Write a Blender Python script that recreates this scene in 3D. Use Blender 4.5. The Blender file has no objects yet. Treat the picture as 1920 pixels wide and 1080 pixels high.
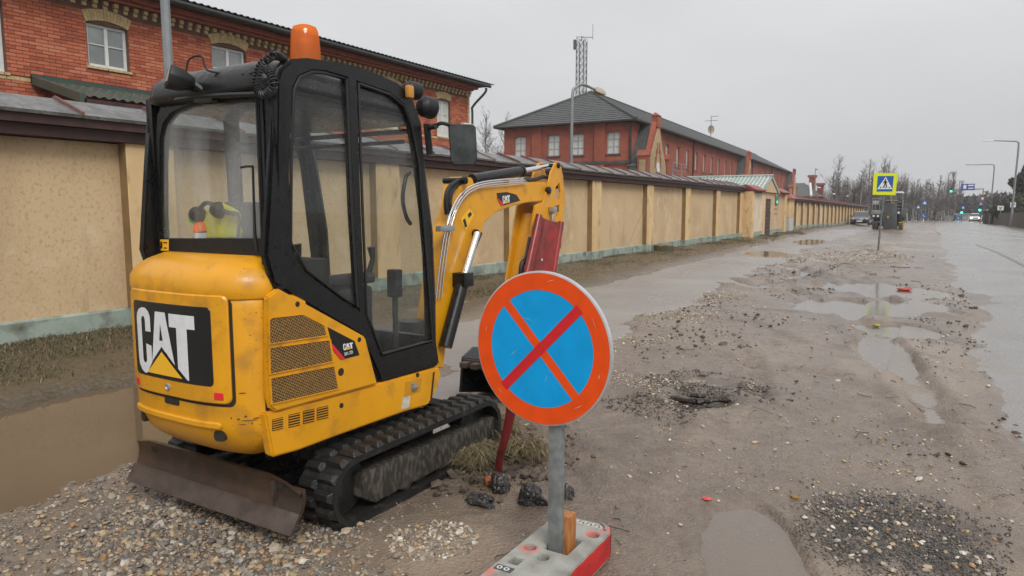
import bpy, bmesh, math, random
import numpy as np
from mathutils import Vector, Matrix
random.seed(7); RNG = np.random.default_rng(7)
R_ = math.radians
scene = bpy.context.scene
COL = scene.collection

# ------------------------------------------------------------------ camera
FOC = 1320.0; EYE = 1.55
PITCH = 0.113151; YAW = 0.543129          # looking 6.5 deg down, 31 deg left of the road (+Y)
cam_d = bpy.data.cameras.new('camera'); cam = bpy.data.objects.new('camera', cam_d); COL.objects.link(cam)
cam_d.sensor_width = 36; cam_d.lens = FOC / 1920 * 36; cam_d.clip_start = 0.05; cam_d.clip_end = 3000
cam.location = (0, 0, EYE); cam.rotation_euler = (math.pi/2 - PITCH, 0, YAW)
scene.camera = cam
scene.render.resolution_x = 1024; scene.render.resolution_y = 576

# ------------------------------------------------------------------ sky, sun, exposure
SUN_EL, SUN_AZ = R_(46), R_(128)
w = bpy.data.worlds.new('World'); scene.world = w; w.use_nodes = True
nt = w.node_tree; nt.nodes.clear()
out = nt.nodes.new('ShaderNodeOutputWorld'); bg = nt.nodes.new('ShaderNodeBackground')
sky = nt.nodes.new('ShaderNodeTexSky'); sky.sky_type = 'NISHITA'; sky.sun_disc = False
sky.sun_elevation = SUN_EL; sky.sun_rotation = SUN_AZ; sky.dust_density = 6; sky.air_density = 1.5; sky.ozone_density = 1
hsv = nt.nodes.new('ShaderNodeHueSaturation'); hsv.inputs['Saturation'].default_value = 0.12
mixw = nt.nodes.new('ShaderNodeMix'); mixw.data_type = 'RGBA'; mixw.inputs[0].default_value = 0.86
mixw.inputs[7].default_value = (5.15, 5.20, 5.32, 1)      # even overcast deck over the clear sky
tcw = nt.nodes.new('ShaderNodeTexCoord'); nzw = nt.nodes.new('ShaderNodeTexNoise'); nzw.inputs['Scale'].default_value = 2.3
nzw.inputs['Detail'].default_value = 4
mpw = nt.nodes.new('ShaderNodeMapping'); mpw.inputs['Scale'].default_value = (1, 1, 2.6)
rpw = nt.nodes.new('ShaderNodeMapRange'); rpw.inputs[3].default_value = 0.82; rpw.inputs[4].default_value = 1.16
mulw = nt.nodes.new('ShaderNodeMix'); mulw.data_type = 'RGBA'; mulw.blend_type = 'MULTIPLY'; mulw.inputs[0].default_value = 1
L = nt.links.new
L(sky.outputs[0], hsv.inputs['Color']); L(hsv.outputs[0], mixw.inputs[6])
L(tcw.outputs['Generated'], mpw.inputs[0]); L(mpw.outputs[0], nzw.inputs[0]); L(nzw.outputs[0], rpw.inputs[0])
L(mixw.outputs[2], mulw.inputs[6]); L(rpw.outputs[0], mulw.inputs[7])
sxw = nt.nodes.new('ShaderNodeSeparateXYZ'); L(tcw.outputs['Generated'], sxw.inputs[0]); grw = nt.nodes.new('ShaderNodeMapRange')   # overcast decks brighten evenly from horizon to zenith
grw.inputs[1].default_value = 0.0; grw.inputs[2].default_value = 1.0; grw.inputs[3].default_value = 0.87; grw.inputs[4].default_value = 1.36; L(sxw.outputs[2], grw.inputs[0])
mul2 = nt.nodes.new('ShaderNodeMix'); mul2.data_type = 'RGBA'; mul2.blend_type = 'MULTIPLY'; mul2.inputs[0].default_value = 1; L(mulw.outputs[2], mul2.inputs[6]); L(grw.outputs[0], mul2.inputs[7])
L(mul2.outputs[2], bg.inputs[0]); bg.inputs[1].default_value = 0.10; L(bg.outputs[0], out.inputs[0])
sun_d = bpy.data.lights.new('sun', 'SUN'); sun_d.energy = 1.5; sun_d.angle = R_(25); sun_d.color = (1, 0.97, 0.93)
sun = bpy.data.objects.new('sun', sun_d); COL.objects.link(sun); sun.location = (0, 0, 30)
_sd = Vector((math.sin(SUN_AZ)*math.cos(SUN_EL), math.cos(SUN_AZ)*math.cos(SUN_EL), math.sin(SUN_EL)))
sun.rotation_euler = (-_sd).to_track_quat('-Z', 'Y').to_euler()
vs = scene.view_settings; vs.view_transform = 'Standard'; vs.look = 'None'; vs.exposure = 0.56; vs.gamma = 1; vs.use_curve_mapping = False
scene.render.engine = 'CYCLES'
scene.cycles.max_bounces = 10; scene.cycles.transparent_max_bounces = 16

# ------------------------------------------------------------------ survey helpers: sight onto a plane of known position, result in metres
_F = np.array([-math.sin(YAW), math.cos(YAW), 0]); _Rt = np.array([math.cos(YAW), math.sin(YAW), 0]); _U = np.array([0, 0, 1.0])
_fw = _F*math.cos(PITCH) - _U*math.sin(PITCH); _up = _F*math.sin(PITCH) + _U*math.cos(PITCH)
def _ray(u, v): return _fw + _Rt*(u-960)/FOC - _up*(v-540)/FOC
def on_x(u, v, X): r = _ray(u, v); return tuple(np.array([0, 0, EYE]) + r*(X/r[0]))
def on_y(u, v, Y): r = _ray(u, v); return tuple(np.array([0, 0, EYE]) + r*(Y/r[1]))
def on_z(u, v, Z=0.0): r = _ray(u, v); return tuple(np.array([0, 0, EYE]) + r*((Z-EYE)/r[2]))

# ------------------------------------------------------------------ object helpers
WL = {}
def tag(o, label=None, cat=None, group=None, kind=None):
    if label: o['label'] = label
    if cat: o['category'] = cat
    if group: o['group'] = group
    if kind: o['kind'] = kind
    return o
def empty(name, loc, label, cat, group=None):
    o = bpy.data.objects.new(name, None); COL.objects.link(o); o.location = loc; o.empty_display_size = 0.1
    WL[o.name] = Vector(loc); return tag(o, label, cat, group)
def place(o, parent, loc=(0, 0, 0)):
    COL.objects.link(o); loc = Vector(loc)
    if parent is not None:
        o.parent = parent; o.location = loc - WL[parent.name]
    else: o.location = loc
    WL[o.name] = loc
    return o
def link_mesh(me, name, parent, loc=(0, 0, 0), rot=None, mat=None):
    o = bpy.data.objects.new(name, me); place(o, parent, loc)
    if rot is not None: o.rotation_euler = rot
    return o
class MB:
    def __init__(s): s.v = []; s.f = []
    def add(s, vs, fs):
        n = len(s.v); s.v += [tuple(map(float, p)) for p in vs]; s.f += [tuple(i+n for i in f) for f in fs]; return s
    def box(s, a, b, rz=0, piv=None, M=None):
        x0, y0, z0 = a; x1, y1, z1 = b
        p = [(x0,y0,z0),(x1,y0,z0),(x1,y1,z0),(x0,y1,z0),(x0,y0,z1),(x1,y0,z1),(x1,y1,z1),(x0,y1,z1)]
        if rz:
            piv = piv or ((x0+x1)/2, (y0+y1)/2); c, q = math.cos(rz), math.sin(rz)
            p = [(piv[0]+(x-piv[0])*c-(y-piv[1])*q, piv[1]+(x-piv[0])*q+(y-piv[1])*c, z) for x, y, z in p]
        if M is not None: p = [tuple(M @ Vector(q)) for q in p]
        return s.add(p, [(3,2,1,0),(4,5,6,7),(0,1,5,4),(1,2,6,5),(2,3,7,6),(3,0,4,7)])
    def cbox(s, c, d, rz=0): return s.box([c[i]-d[i]/2 for i in range(3)], [c[i]+d[i]/2 for i in range(3)], rz)
    def prism(s, pts, vec):
        """pts: planar 3d polygon, extruded by vec"""
        n = len(pts); q = [tuple(np.add(p, vec)) for p in pts]
        return s.add(list(pts)+q, [tuple(range(n))[::-1], tuple(range(n, 2*n))] + [(i, (i+1) % n, n+(i+1) % n, n+i) for i in range(n)])
    def loft(s, rings, cap=True, close=True):
        n = len(rings[0]); vs = [p for r in rings for p in r]; fs = []
        for k in range(len(rings)-1):
            for i in range(n if close else n-1):
                j = (i+1) % n; fs.append((k*n+i, k*n+j, (k+1)*n+j, (k+1)*n+i))
        if cap: fs += [tuple(range(n))[::-1], tuple(range((len(rings)-1)*n, len(rings)*n))]
        return s.add(vs, fs)
    def tube(s, path, r, n=8, cap=True):
        P = [Vector(p) for p in path]; rings = []; m = len(P)
        rr = r if hasattr(r, '__len__') else [r]*m
        up = None
        for i in range(m):
            t = (P[min(i+1, m-1)] - P[max(i-1, 0)])
            if t.length < 1e-9: t = Vector((0, 0, 1))
            t.normalize()
            if up is None:
                up = Vector((0, 0, 1)) if abs(t.z) < 0.9 else Vector((1, 0, 0))
            a = t.cross(up)
            if a.length < 1e-6: a = t.cross(Vector((1, 0.3, 0)))
            a.normalize(); b = a.cross(t); up = b
            rings.append([tuple(P[i] + (a*math.cos(2*math.pi*k/n) + b*math.sin(2*math.pi*k/n))*rr[i]) for k in range(n)])
        return s.loft(rings, cap)
    def cyl(s, a, b, r, n=16): return s.tube([a, b], r, n)
    def disc_ring(s, c, ax, prof, n=32):
        """lathe: prof list of (radius, offset along ax)"""
        ax = Vector(ax).normalized(); u = ax.cross(Vector((0, 0, 1)) if abs(ax.z) < 0.9 else Vector((1, 0, 0))).normalized(); v = ax.cross(u); c = Vector(c)
        return s.loft([[tuple(c + ax*o + (u*math.cos(2*math.pi*k/n)+v*math.sin(2*math.pi*k/n))*max(r, 1e-4)) for k in range(n)] for r, o in prof])
    def mesh(s, name, mat=None, bev=0, seg=2, smooth=None):
        me = bpy.data.meshes.new(name); me.from_pydata(s.v, [], s.f)
        bm = bmesh.new(); bm.from_mesh(me); bmesh.ops.recalc_face_normals(bm, faces=bm.faces)
        if bev:
            ed = [e for e in bm.edges if len(e.link_faces) == 2 and e.calc_face_angle(0) > 0.5]
            bmesh.ops.bevel(bm, geom=ed, offset=bev, segments=seg, affect='EDGES', profile=0.6, clamp_overlap=True)
        bm.to_mesh(me); bm.free()
        if smooth is None: smooth = 40
        if smooth:
            for p in me.polygons: p.use_smooth = True
            me.set_sharp_from_angle(angle=R_(smooth))
        if mat: me.materials.append(mat)
        return me
    def build(s, name, mat, parent=None, bev=0, seg=2, smooth=None, **kw):
        return tag(link_mesh(s.mesh(name, mat, bev, seg, smooth), name, parent), **kw)
def spline(pts, n=8):
    P = [np.array(p, float) for p in pts]; P = [2*P[0]-P[1]] + P + [2*P[-1]-P[-2]]; o = []
    for i in range(1, len(P)-2):
        for k in range(n):
            t = k/n; a, b, c, d = P[i-1], P[i], P[i+1], P[i+2]
            o.append(tuple(0.5*((2*b)+(-a+c)*t+(2*a-5*b+4*c-d)*t*t+(-a+3*b-3*c+d)*t**3)))
    o.append(tuple(P[-2])); return o
def grid_mesh(name, V, nx, ny, mat=None, smooth=True):
    idx = np.arange(nx*ny).reshape(ny, nx)
    F = np.stack([idx[:-1, :-1], idx[:-1, 1:], idx[1:, 1:], idx[1:, :-1]], -1).reshape(-1, 4)
    return np_mesh(name, V, F, mat, smooth)
def np_mesh(name, V, F, mat=None, smooth=False):
    me = bpy.data.meshes.new(name); V = np.asarray(V, np.float32); F = np.asarray(F, np.int32); k = F.shape[1]
    me.vertices.add(len(V)); me.vertices.foreach_set('co', V.ravel())
    me.loops.add(F.size); me.loops.foreach_set('vertex_index', F.ravel())
    me.polygons.add(len(F)); me.polygons.foreach_set('loop_start', np.arange(0, F.size, k, dtype=np.int32))
    try: me.polygons.foreach_set('loop_total', np.full(len(F), k, np.int32))
    except Exception: pass
    me.polygons.foreach_set('use_smooth', np.full(len(F), smooth, bool))
    me.update(calc_edges=True); me.validate()
    if mat: me.materials.append(mat)
    return me
def point_color(me, name, C):
    a = me.color_attributes.new(name, 'FLOAT_COLOR', 'POINT'); C = np.asarray(C, np.float32)
    if C.shape[1] == 3: C = np.concatenate([C, np.ones((len(C), 1), np.float32)], 1)
    a.data.foreach_set('color', C.ravel())
# value noise on numpy arrays
def _hash(ix, iy, s):
    h = (ix.astype(np.int64)*374761393 + iy.astype(np.int64)*668265263 + s*982451653) & 0x7fffffff
    h = ((h ^ (h >> 13))*1274126177) & 0x7fffffff
    return ((h ^ (h >> 16)) & 0xffff)/65535.0
def vnoise(x, y, s=0):
    x = np.asarray(x, float); y = np.asarray(y, float); ix = np.floor(x); iy = np.floor(y); fx = x-ix; fy = y-iy
    fx = fx*fx*(3-2*fx); fy = fy*fy*(3-2*fy)
    a = _hash(ix, iy, s); b = _hash(ix+1, iy, s); c = _hash(ix, iy+1, s); d = _hash(ix+1, iy+1, s)
    return (a*(1-fx)+b*fx)*(1-fy) + (c*(1-fx)+d*fx)*fy
def fbm(x, y, s=0, o=4, g=0.5):
    t = 0; a = 1; n = 0
    for k in range(o):
        t = t + a*vnoise(x*2**k, y*2**k, s+k*17); n += a; a *= g
    return t/n - 0.5
def sm(a, b, x): t = np.clip((x-a)/(b-a), 0, 1); return t*t*(3-2*t)

# ------------------------------------------------------------------ materials
def nodes(m): m.use_nodes = True; return m.node_tree
def mat(name, col, rough=0.6, metal=0.0, var=0.0, vscale=6.0, col2=None, bump=0.0, bscale=40.0, spec=0.5, coat=0.0, mix=(0.4, 0.65), detail=5, stretch=None, rvar=0.0, dirt=None, dscale=3.0, dmix=(0.55, 0.75)):
    m = bpy.data.materials.new(name); t = nodes(m); b = t.nodes['Principled BSDF']; l = t.links.new
    b.inputs['Base Color'].default_value = (*col, 1); b.inputs['Roughness'].default_value = rough; b.inputs['Metallic'].default_value = metal
    b.inputs['Specular IOR Level'].default_value = spec
    if coat: b.inputs['Coat Weight'].default_value = coat; b.inputs['Coat Roughness'].default_value = 0.08
    tc = None
    def coord():
        nonlocal tc
        if tc is None:
            g = t.nodes.new('ShaderNodeNewGeometry')
            if stretch:
                mp = t.nodes.new('ShaderNodeMapping'); mp.inputs['Scale'].default_value = stretch; l(g.outputs['Position'], mp.inputs[0]); tc = mp.outputs[0]
            else: tc = g.outputs['Position']
        return tc
    def noise(sc, dt=detail):
        n = t.nodes.new('ShaderNodeTexNoise'); n.inputs['Scale'].default_value = sc; n.inputs['Detail'].default_value = dt; l(coord(), n.inputs['Vector']); return n
    cur = None
    if var or col2 is not None:
        n = noise(vscale); mr = t.nodes.new('ShaderNodeMapRange'); mr.inputs[1].default_value = mix[0]; mr.inputs[2].default_value = mix[1]; l(n.outputs[0], mr.inputs[0])
        mx = t.nodes.new('ShaderNodeMix'); mx.data_type = 'RGBA'; l(mr.outputs[0], mx.inputs[0])
        c2 = col2 if col2 is not None else tuple(c*(1-var) for c in col)
        mx.inputs[6].default_value = (*col, 1); mx.inputs[7].default_value = (*c2, 1); cur = mx.outputs[2]
    if dirt is not None:
        n = noise(dscale, 8); mr = t.nodes.new('ShaderNodeMapRange'); mr.inputs[1].default_value = dmix[0]; mr.inputs[2].default_value = dmix[1]; l(n.outputs[0], mr.inputs[0])
        mx = t.nodes.new('ShaderNodeMix'); mx.data_type = 'RGBA'; l(mr.outputs[0], mx.inputs[0])
        if cur is not None: l(cur, mx.inputs[6])
        else: mx.inputs[6].default_value = (*col, 1)
        mx.inputs[7].default_value = (*dirt, 1); cur = mx.outputs[2]
    if cur is not None: l(cur, b.inputs['Base Color'])
    if rvar:
        n = noise(vscale*1.7); mr = t.nodes.new('ShaderNodeMapRange'); mr.inputs[1].default_value = 0.3; mr.inputs[2].default_value = 0.7
        mr.inputs[3].default_value = max(rough-rvar, 0.03); mr.inputs[4].default_value = min(rough+rvar, 1); l(n.outputs[0], mr.inputs[0]); l(mr.outputs[0], b.inputs['Roughness'])
    if bump:
        n = noise(bscale, 6); bp = t.nodes.new('ShaderNodeBump'); bp.inputs['Strength'].default_value = bump; bp.inputs['Distance'].default_value = 0.02; l(n.outputs[0], bp.inputs['Height']); l(bp.outputs[0], b.inputs['Normal'])
    return m
def glass_mat(name, tint=(0.82, 0.85, 0.84), dirt=0.10, drops=True, rough=0.02):
    m = bpy.data.materials.new(name); t = nodes(m); t.nodes.clear(); l = t.links.new
    o = t.nodes.new('ShaderNodeOutputMaterial'); tr = t.nodes.new('ShaderNodeBsdfTransparent'); tr.inputs[0].default_value = (*tint, 1)
    gl = t.nodes.new('ShaderNodeBsdfGlossy'); gl.inputs['Roughness'].default_value = rough
    lw = t.nodes.new('ShaderNodeLayerWeight'); lw.inputs[0].default_value = 0.5
    pw = t.nodes.new('ShaderNodeMath'); pw.operation = 'POWER'; l(lw.outputs['Facing'], pw.inputs[0]); pw.inputs[1].default_value = 5
    fr = t.nodes.new('ShaderNodeMath'); fr.operation = 'MULTIPLY_ADD'; l(pw.outputs[0], fr.inputs[0]); fr.inputs[1].default_value = 0.9; fr.inputs[2].default_value = 0.035
    m1 = t.nodes.new('ShaderNodeMixShader'); l(fr.outputs[0], m1.inputs[0]); l(tr.outputs[0], m1.inputs[1]); l(gl.outputs[0], m1.inputs[2])
    df = t.nodes.new('ShaderNodeBsdfDiffuse'); df.inputs[0].default_value = (0.62, 0.62, 0.60, 1)
    g = t.nodes.new('ShaderNodeNewGeometry')
    mp = t.nodes.new('ShaderNodeMapping'); mp.inputs['Scale'].default_value = (1, 1, 0.25); l(g.outputs['Position'], mp.inputs[0])
    n1 = t.nodes.new('ShaderNodeTexNoise'); n1.inputs['Scale'].default_value = 7; n1.inputs['Detail'].default_value = 7; l(mp.outputs[0], n1.inputs[0])
    r1 = t.nodes.new('ShaderNodeMapRange'); r1.inputs[1].default_value = 0.35; r1.inputs[2].default_value = 0.75; r1.inputs[3].default_value = dirt*0.3; r1.inputs[4].default_value = dirt*1.8; l(n1.outputs[0], r1.inputs[0])
    fac = r1.outputs[0]
    if drops:
        v = t.nodes.new('ShaderNodeTexVoronoi'); v.inputs['Scale'].default_value = 110; l(g.outputs['Position'], v.inputs['Vector'])
        r2 = t.nodes.new('ShaderNodeMapRange'); r2.inputs[1].default_value = 0.14; r2.inputs[2].default_value = 0.2; r2.inputs[3].default_value = 0.30; r2.inputs[4].default_value = 0.0; l(v.outputs['Distance'], r2.inputs[0])
        n2 = t.nodes.new('ShaderNodeTexNoise'); n2.inputs['Scale'].default_value = 4; l(g.outputs['Position'], n2.inputs[0])
        r3 = t.nodes.new('ShaderNodeMapRange'); r3.inputs[1].default_value = 0.5; r3.inputs[2].default_value = 0.62; l(n2.outputs[0], r3.inputs[0])
        mu = t.nodes.new('ShaderNodeMath'); mu.operation = 'MULTIPLY'; l(r2.outputs[0], mu.inputs[0]); l(r3.outputs[0], mu.inputs[1])
        ad = t.nodes.new('ShaderNodeMath'); ad.operation = 'ADD'; l(fac, ad.inputs[0]); l(mu.outputs[0], ad.inputs[1]); fac = ad.outputs[0]
    m2 = t.nodes.new('ShaderNodeMixShader'); l(fac, m2.inputs[0]); l(m1.outputs[0], m2.inputs[1]); l(df.outputs[0], m2.inputs[2]); l(m2.outputs[0], o.inputs[0])
    return m
def attr_mat(name, attr='Col', rough=0.7, bump=0.0, bscale=60):
    m = mat(name, (0.3, 0.3, 0.3), rough, bump=bump, bscale=bscale); t = m.node_tree
    a = t.nodes.new('ShaderNodeAttribute'); a.attribute_name = attr; t.links.new(a.outputs['Color'], t.nodes['Principled BSDF'].inputs['Base Color']); return m
def emit_mat(name, col, s):
    m = mat(name, tuple(min(c, 0.8) for c in col), 0.4); b = m.node_tree.nodes['Principled BSDF']
    b.inputs['Emission Color'].default_value = (*col, 1); b.inputs['Emission Strength'].default_value = s; return m
M = {}
M['cat_yellow'] = mat('machine_yellow', (0.68, 0.305, 0.004), 0.38, var=0.16, vscale=3, coat=0.12, rvar=0.08, dirt=(0.34, 0.155, 0.02), dscale=7, dmix=(0.54, 0.80), bump=0.02, bscale=120)
def splatter(m, col, scale=60, thr=0.90, amount=0.8, nthr=(0.50, 0.60)):
    """fine specks of dried mud and chipped paint"""
    t = m.node_tree; l = t.links.new; b = t.nodes['Principled BSDF']; g = t.nodes.new('ShaderNodeNewGeometry')
    v = t.nodes.new('ShaderNodeTexVoronoi'); v.inputs['Scale'].default_value = scale; l(g.outputs['Position'], v.inputs['Vector']); s = t.nodes.new('ShaderNodeSeparateColor'); l(v.outputs['Color'], s.inputs[0])
    a = t.nodes.new('ShaderNodeMapRange'); a.inputs[1].default_value = thr; a.inputs[2].default_value = thr+0.02; l(s.outputs[0], a.inputs[0])
    d = t.nodes.new('ShaderNodeMapRange'); d.inputs[1].default_value = 0.32; d.inputs[2].default_value = 0.20; l(v.outputs['Distance'], d.inputs[0])
    n = t.nodes.new('ShaderNodeTexNoise'); n.inputs['Scale'].default_value = 2.5; n.inputs['Detail'].default_value = 6; l(g.outputs['Position'], n.inputs[0]); r = t.nodes.new('ShaderNodeMapRange'); r.inputs[1].default_value = nthr[0]; r.inputs[2].default_value = nthr[1]; r.inputs[4].default_value = amount; l(n.outputs[0], r.inputs[0])
    m1 = t.nodes.new('ShaderNodeMath'); m1.operation = 'MULTIPLY'; l(a.outputs[0], m1.inputs[0]); l(d.outputs[0], m1.inputs[1]); m2 = t.nodes.new('ShaderNodeMath'); m2.operation = 'MULTIPLY'; l(m1.outputs[0], m2.inputs[0]); l(r.outputs[0], m2.inputs[1])
    mx = t.nodes.new('ShaderNodeMix'); mx.data_type = 'RGBA'; l(m2.outputs[0], mx.inputs[0]); src = b.inputs['Base Color'].links[0].from_socket; l(src, mx.inputs[6]); mx.inputs[7].default_value = (*col, 1); l(mx.outputs[2], b.inputs['Base Color'])
splatter(M['cat_yellow'], (0.12, 0.07, 0.035), 70, 0.86, 0.85, (0.44, 0.60)); splatter(M['cat_yellow'], (0.62, 0.42, 0.16), 150, 0.90, 0.7, (0.40, 0.55))
M['black_paint'] = mat('black_paint', (0.008, 0.008, 0.0085), 0.34, spec=0.4, var=0.3, vscale=20, rvar=0.12, bump=0.03, bscale=200)
M['black_plastic'] = mat('black_plastic', (0.012, 0.012, 0.0125), 0.5, spec=0.4, bump=0.05, bscale=300)
M['black_seat'] = mat('seat_fabric', (0.035, 0.036, 0.038), 0.85, bump=0.15, bscale=150)
M['decal_black'] = mat('decal_black', (0.008, 0.008, 0.008), 0.3)
M['decal_white'] = mat('decal_white', (0.66, 0.67, 0.68), 0.4, var=0.08, vscale=30)
M['decal_yellow'] = mat('decal_yellow', (0.80, 0.43, 0.02), 0.4)
M['decal_red'] = mat('decal_red', (0.62, 0.02, 0.025), 0.35)
M['rubber'] = mat('track_rubber', (0.011, 0.0105, 0.010), 0.5, var=0.3, vscale=14, dirt=(0.045, 0.036, 0.028), dscale=11, dmix=(0.58, 0.78), bump=0.3, bscale=60)
M['track_frame'] = mat('muddy_frame', (0.022, 0.019, 0.016), 0.7, dirt=(0.085, 0.070, 0.054), dscale=42, dmix=(0.44, 0.64), bump=0.4, bscale=50, stretch=(1, 1, 0.45))
M['blade'] = mat('rusty_steel', (0.040, 0.025, 0.017), 0.42, metal=0.2, col2=(0.068, 0.036, 0.019), vscale=5, rvar=0.15, dirt=(0.10, 0.062, 0.038), dscale=9, dmix=(0.60, 0.85), bump=0.12, bscale=45)
M['blade_edge'] = mat('worn_edge_steel', (0.085, 0.062, 0.052), 0.45, metal=0.3, col2=(0.055, 0.038, 0.030), vscale=12, bump=0.2, bscale=70)
M['chrome'] = mat('chrome', (0.75, 0.76, 0.77), 0.12, metal=1.0)
M['steel'] = mat('zinc_steel', (0.42, 0.44, 0.45), 0.4, metal=0.7, var=0.25, vscale=25, rvar=0.1)
M['hose'] = mat('hose_rubber', (0.012, 0.012, 0.012), 0.5)
M['grille'] = None
M['glass'] = glass_mat('cab_glass', (0.93, 0.945, 0.94), 0.014)
M['rear_glass'] = glass_mat('rear_cab_glass', (0.92, 0.935, 0.93), 0.15)  # dirt film thickened to paint pale reflections into this pane
M['red_paint'] = mat('dark_red_paint', (0.27, 0.016, 0.014), 0.36, var=0.45, vscale=7, coat=0.3, dirt=(0.10, 0.02, 0.016), dscale=14, dmix=(0.6, 0.8), bump=0.06, bscale=40)
M['galv'] = mat('galvanised', (0.27, 0.29, 0.29), 0.5, metal=0.45, var=0.3, vscale=30, dirt=(0.17, 0.17, 0.155), dscale=12, dmix=(0.5, 0.75), bump=0.03)
M['plaster'] = None
# ================================================================== GROUND
def gslope(y): return -0.009*np.maximum(0, np.asarray(y, float)-56)
PUD = []
def puddle_ellipse(cx, cy, rx, ry, rot, depth, lvl, p=2.4): PUD.append((cx, cy, rx, ry, rot, depth, lvl-0.0013*len(PUD), p))
puddle_ellipse(-5.24, 0.9, 1.12, 3.35, 0.0, 0.12, -0.030, 4)
c = on_z(1405, 1010); puddle_ellipse(c[0], c[1], 0.24, 0.55, 0.35, 0.05, -0.034)
c = on_z(1590, 574); puddle_ellipse(c[0], c[1], 0.95, 1.15, 0.5, 0.06, -0.034)
c = on_z(1700, 572); puddle_ellipse(c[0], c[1], 0.7, 1.0, 0.3, 0.06, -0.034)
c = on_z(1650, 540); puddle_ellipse(c[0], c[1], 1.1, 1.6, 0.5, 0.05, -0.034)
c = on_z(1660, 660); puddle_ellipse(c[0], c[1], 0.30, 1.3, 0.15, 0.05, -0.036)
c = on_z(1690, 618); puddle_ellipse(c[0], c[1], 0.5, 0.7, 0.4, 0.05, -0.036)
c = on_z(1440, 474); puddle_ellipse(c[0], c[1], 0.8, 1.7, 0.3, 0.03, -0.028)
c = on_z(1520, 452); puddle_ellipse(c[0], c[1], 0.7, 3.0, 0.1, 0.03, -0.026)
c = on_z(880, 560); puddle_ellipse(c[0]-0.2, c[1], 0.6, 2.0, 0.1, 0.03, -0.022)
def _pd(x, y, P):
    cx, cy, rx, ry, rot, *_ , p = P; dx, dy = x-cx, y-cy; c, s = math.cos(rot), math.sin(rot)
    u = (dx*c+dy*s)/rx; v = (-dx*s+dy*c)/ry
    return (np.abs(u)**p + np.abs(v)**p)**(1/p)
def pools(x, y, h, only=None):
    """hollows that hold the puddles, each with a low rim"""
    for ph in (0, 1):
        for i, P in enumerate(PUD):
            if only is not None and i not in only: continue
            d = _pd(x, y, P)+0.42*fbm(x*1.7, y*1.7, 23, 4)+0.22*fbm(x*7, y*7, 27, 3)
            if ph == 0:
                k = sm(0.85, 1.0, d)*(1-sm(1.35, 1.7, d)); h = h*(1-k)+np.maximum(h, P[6]+0.004+0.01*sm(0.9, 1.4, d))*k
            else:
                k = 1-sm(0.70, 1.10, d); h = h*(1-k) + (P[6]-P[5]*0.6 + 0.2*(h-P[6]))*k
    return h
def rut(x, y, pts, wd, dp):
    """a wheel rut along a polyline: groove with raised shoulders"""
    d = np.full(np.shape(x), 1e9); al = np.zeros(np.shape(x)); sgn = np.zeros(np.shape(x))
    for (ax, ay), (bx, by) in zip(pts[:-1], pts[1:]):
        vx, vy = bx-ax, by-ay; t = np.clip(((x-ax)*vx+(y-ay)*vy)/(vx*vx+vy*vy), 0, 1); dd = np.hypot(x-ax-t*vx, y-ay-t*vy); al = np.where(dd < d, t*math.hypot(vx, vy), al); sgn = np.where(dd < d, np.sign((x-ax)*vy-(y-ay)*vx), sgn); d = np.minimum(d, dd)
    q = d/wd
    lug = np.sin((al+sgn*d*0.6)*2*math.pi/0.085)*np.exp(-(q*0.95)**6)*min(0.009, dp*0.45)
    return dp*(-np.exp(-(q*1.3)**2) + 0.75*np.exp(-((q-1.5)*1.6)**2)) + lug
RUTS = [([on_z(*p)[:2] for p in pl], wd, dp) for pl, wd, dp in [
    ([(1490, 545), (1590, 590), (1690, 680), (1760, 790)], 0.15, 0.06),
    ([(1380, 640), (1420, 690), (1435, 760)], 0.10, 0.018),
    ([(1480, 500), (1560, 530), (1700, 575), (1800, 590)], 0.20, 0.06),
    ([(1350, 520), (1420, 540), (1560, 500), (1640, 470)], 0.2, 0.06),
    ([(1230, 590), (1400, 600), (1500, 640)], 0.12, 0.014),
    ([(1700, 700), (1800, 770), (1880, 850)], 0.10, 0.012), ([(1560, 700), (1680, 760), (1790, 850), (1850, 960)], 0.10, 0.012), ([(1150, 640), (1300, 650), (1420, 690), (1560, 700)], 0.11, 0.014), ([(1180, 900), (1260, 800), (1400, 690), (1480, 600)], 0.11, 0.010),
    ([(1440, 440), (1500, 480), (1600, 500)], 0.3, 0.05)]]
def zones(x, y):
    wob = 0.55*fbm(x*0.6, y*0.6, 3, 4) + 0.35*fbm(x*2.1, y*2.1, 5, 3)
    pr = -3.3 - 0.045*np.clip(y-4, 0, 26); pl = -5.7 - 0.035*np.clip(y-8, 0, 40)
    path = sm(-0.25, 0.25, x-pl+wob)*(1-sm(-0.35, 0.35, x-pr+1.3*wob))*sm(3.4, 5.0, y+wob)
    rl = 0.50 - 0.012*np.clip(y-8, 0, 90)
    road = sm(-0.35, 0.55, x-rl+0.9*wob)
    verge = 1-sm(-0.4, 0.3, x-pl+0.5*wob)
    return path, road, verge
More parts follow.
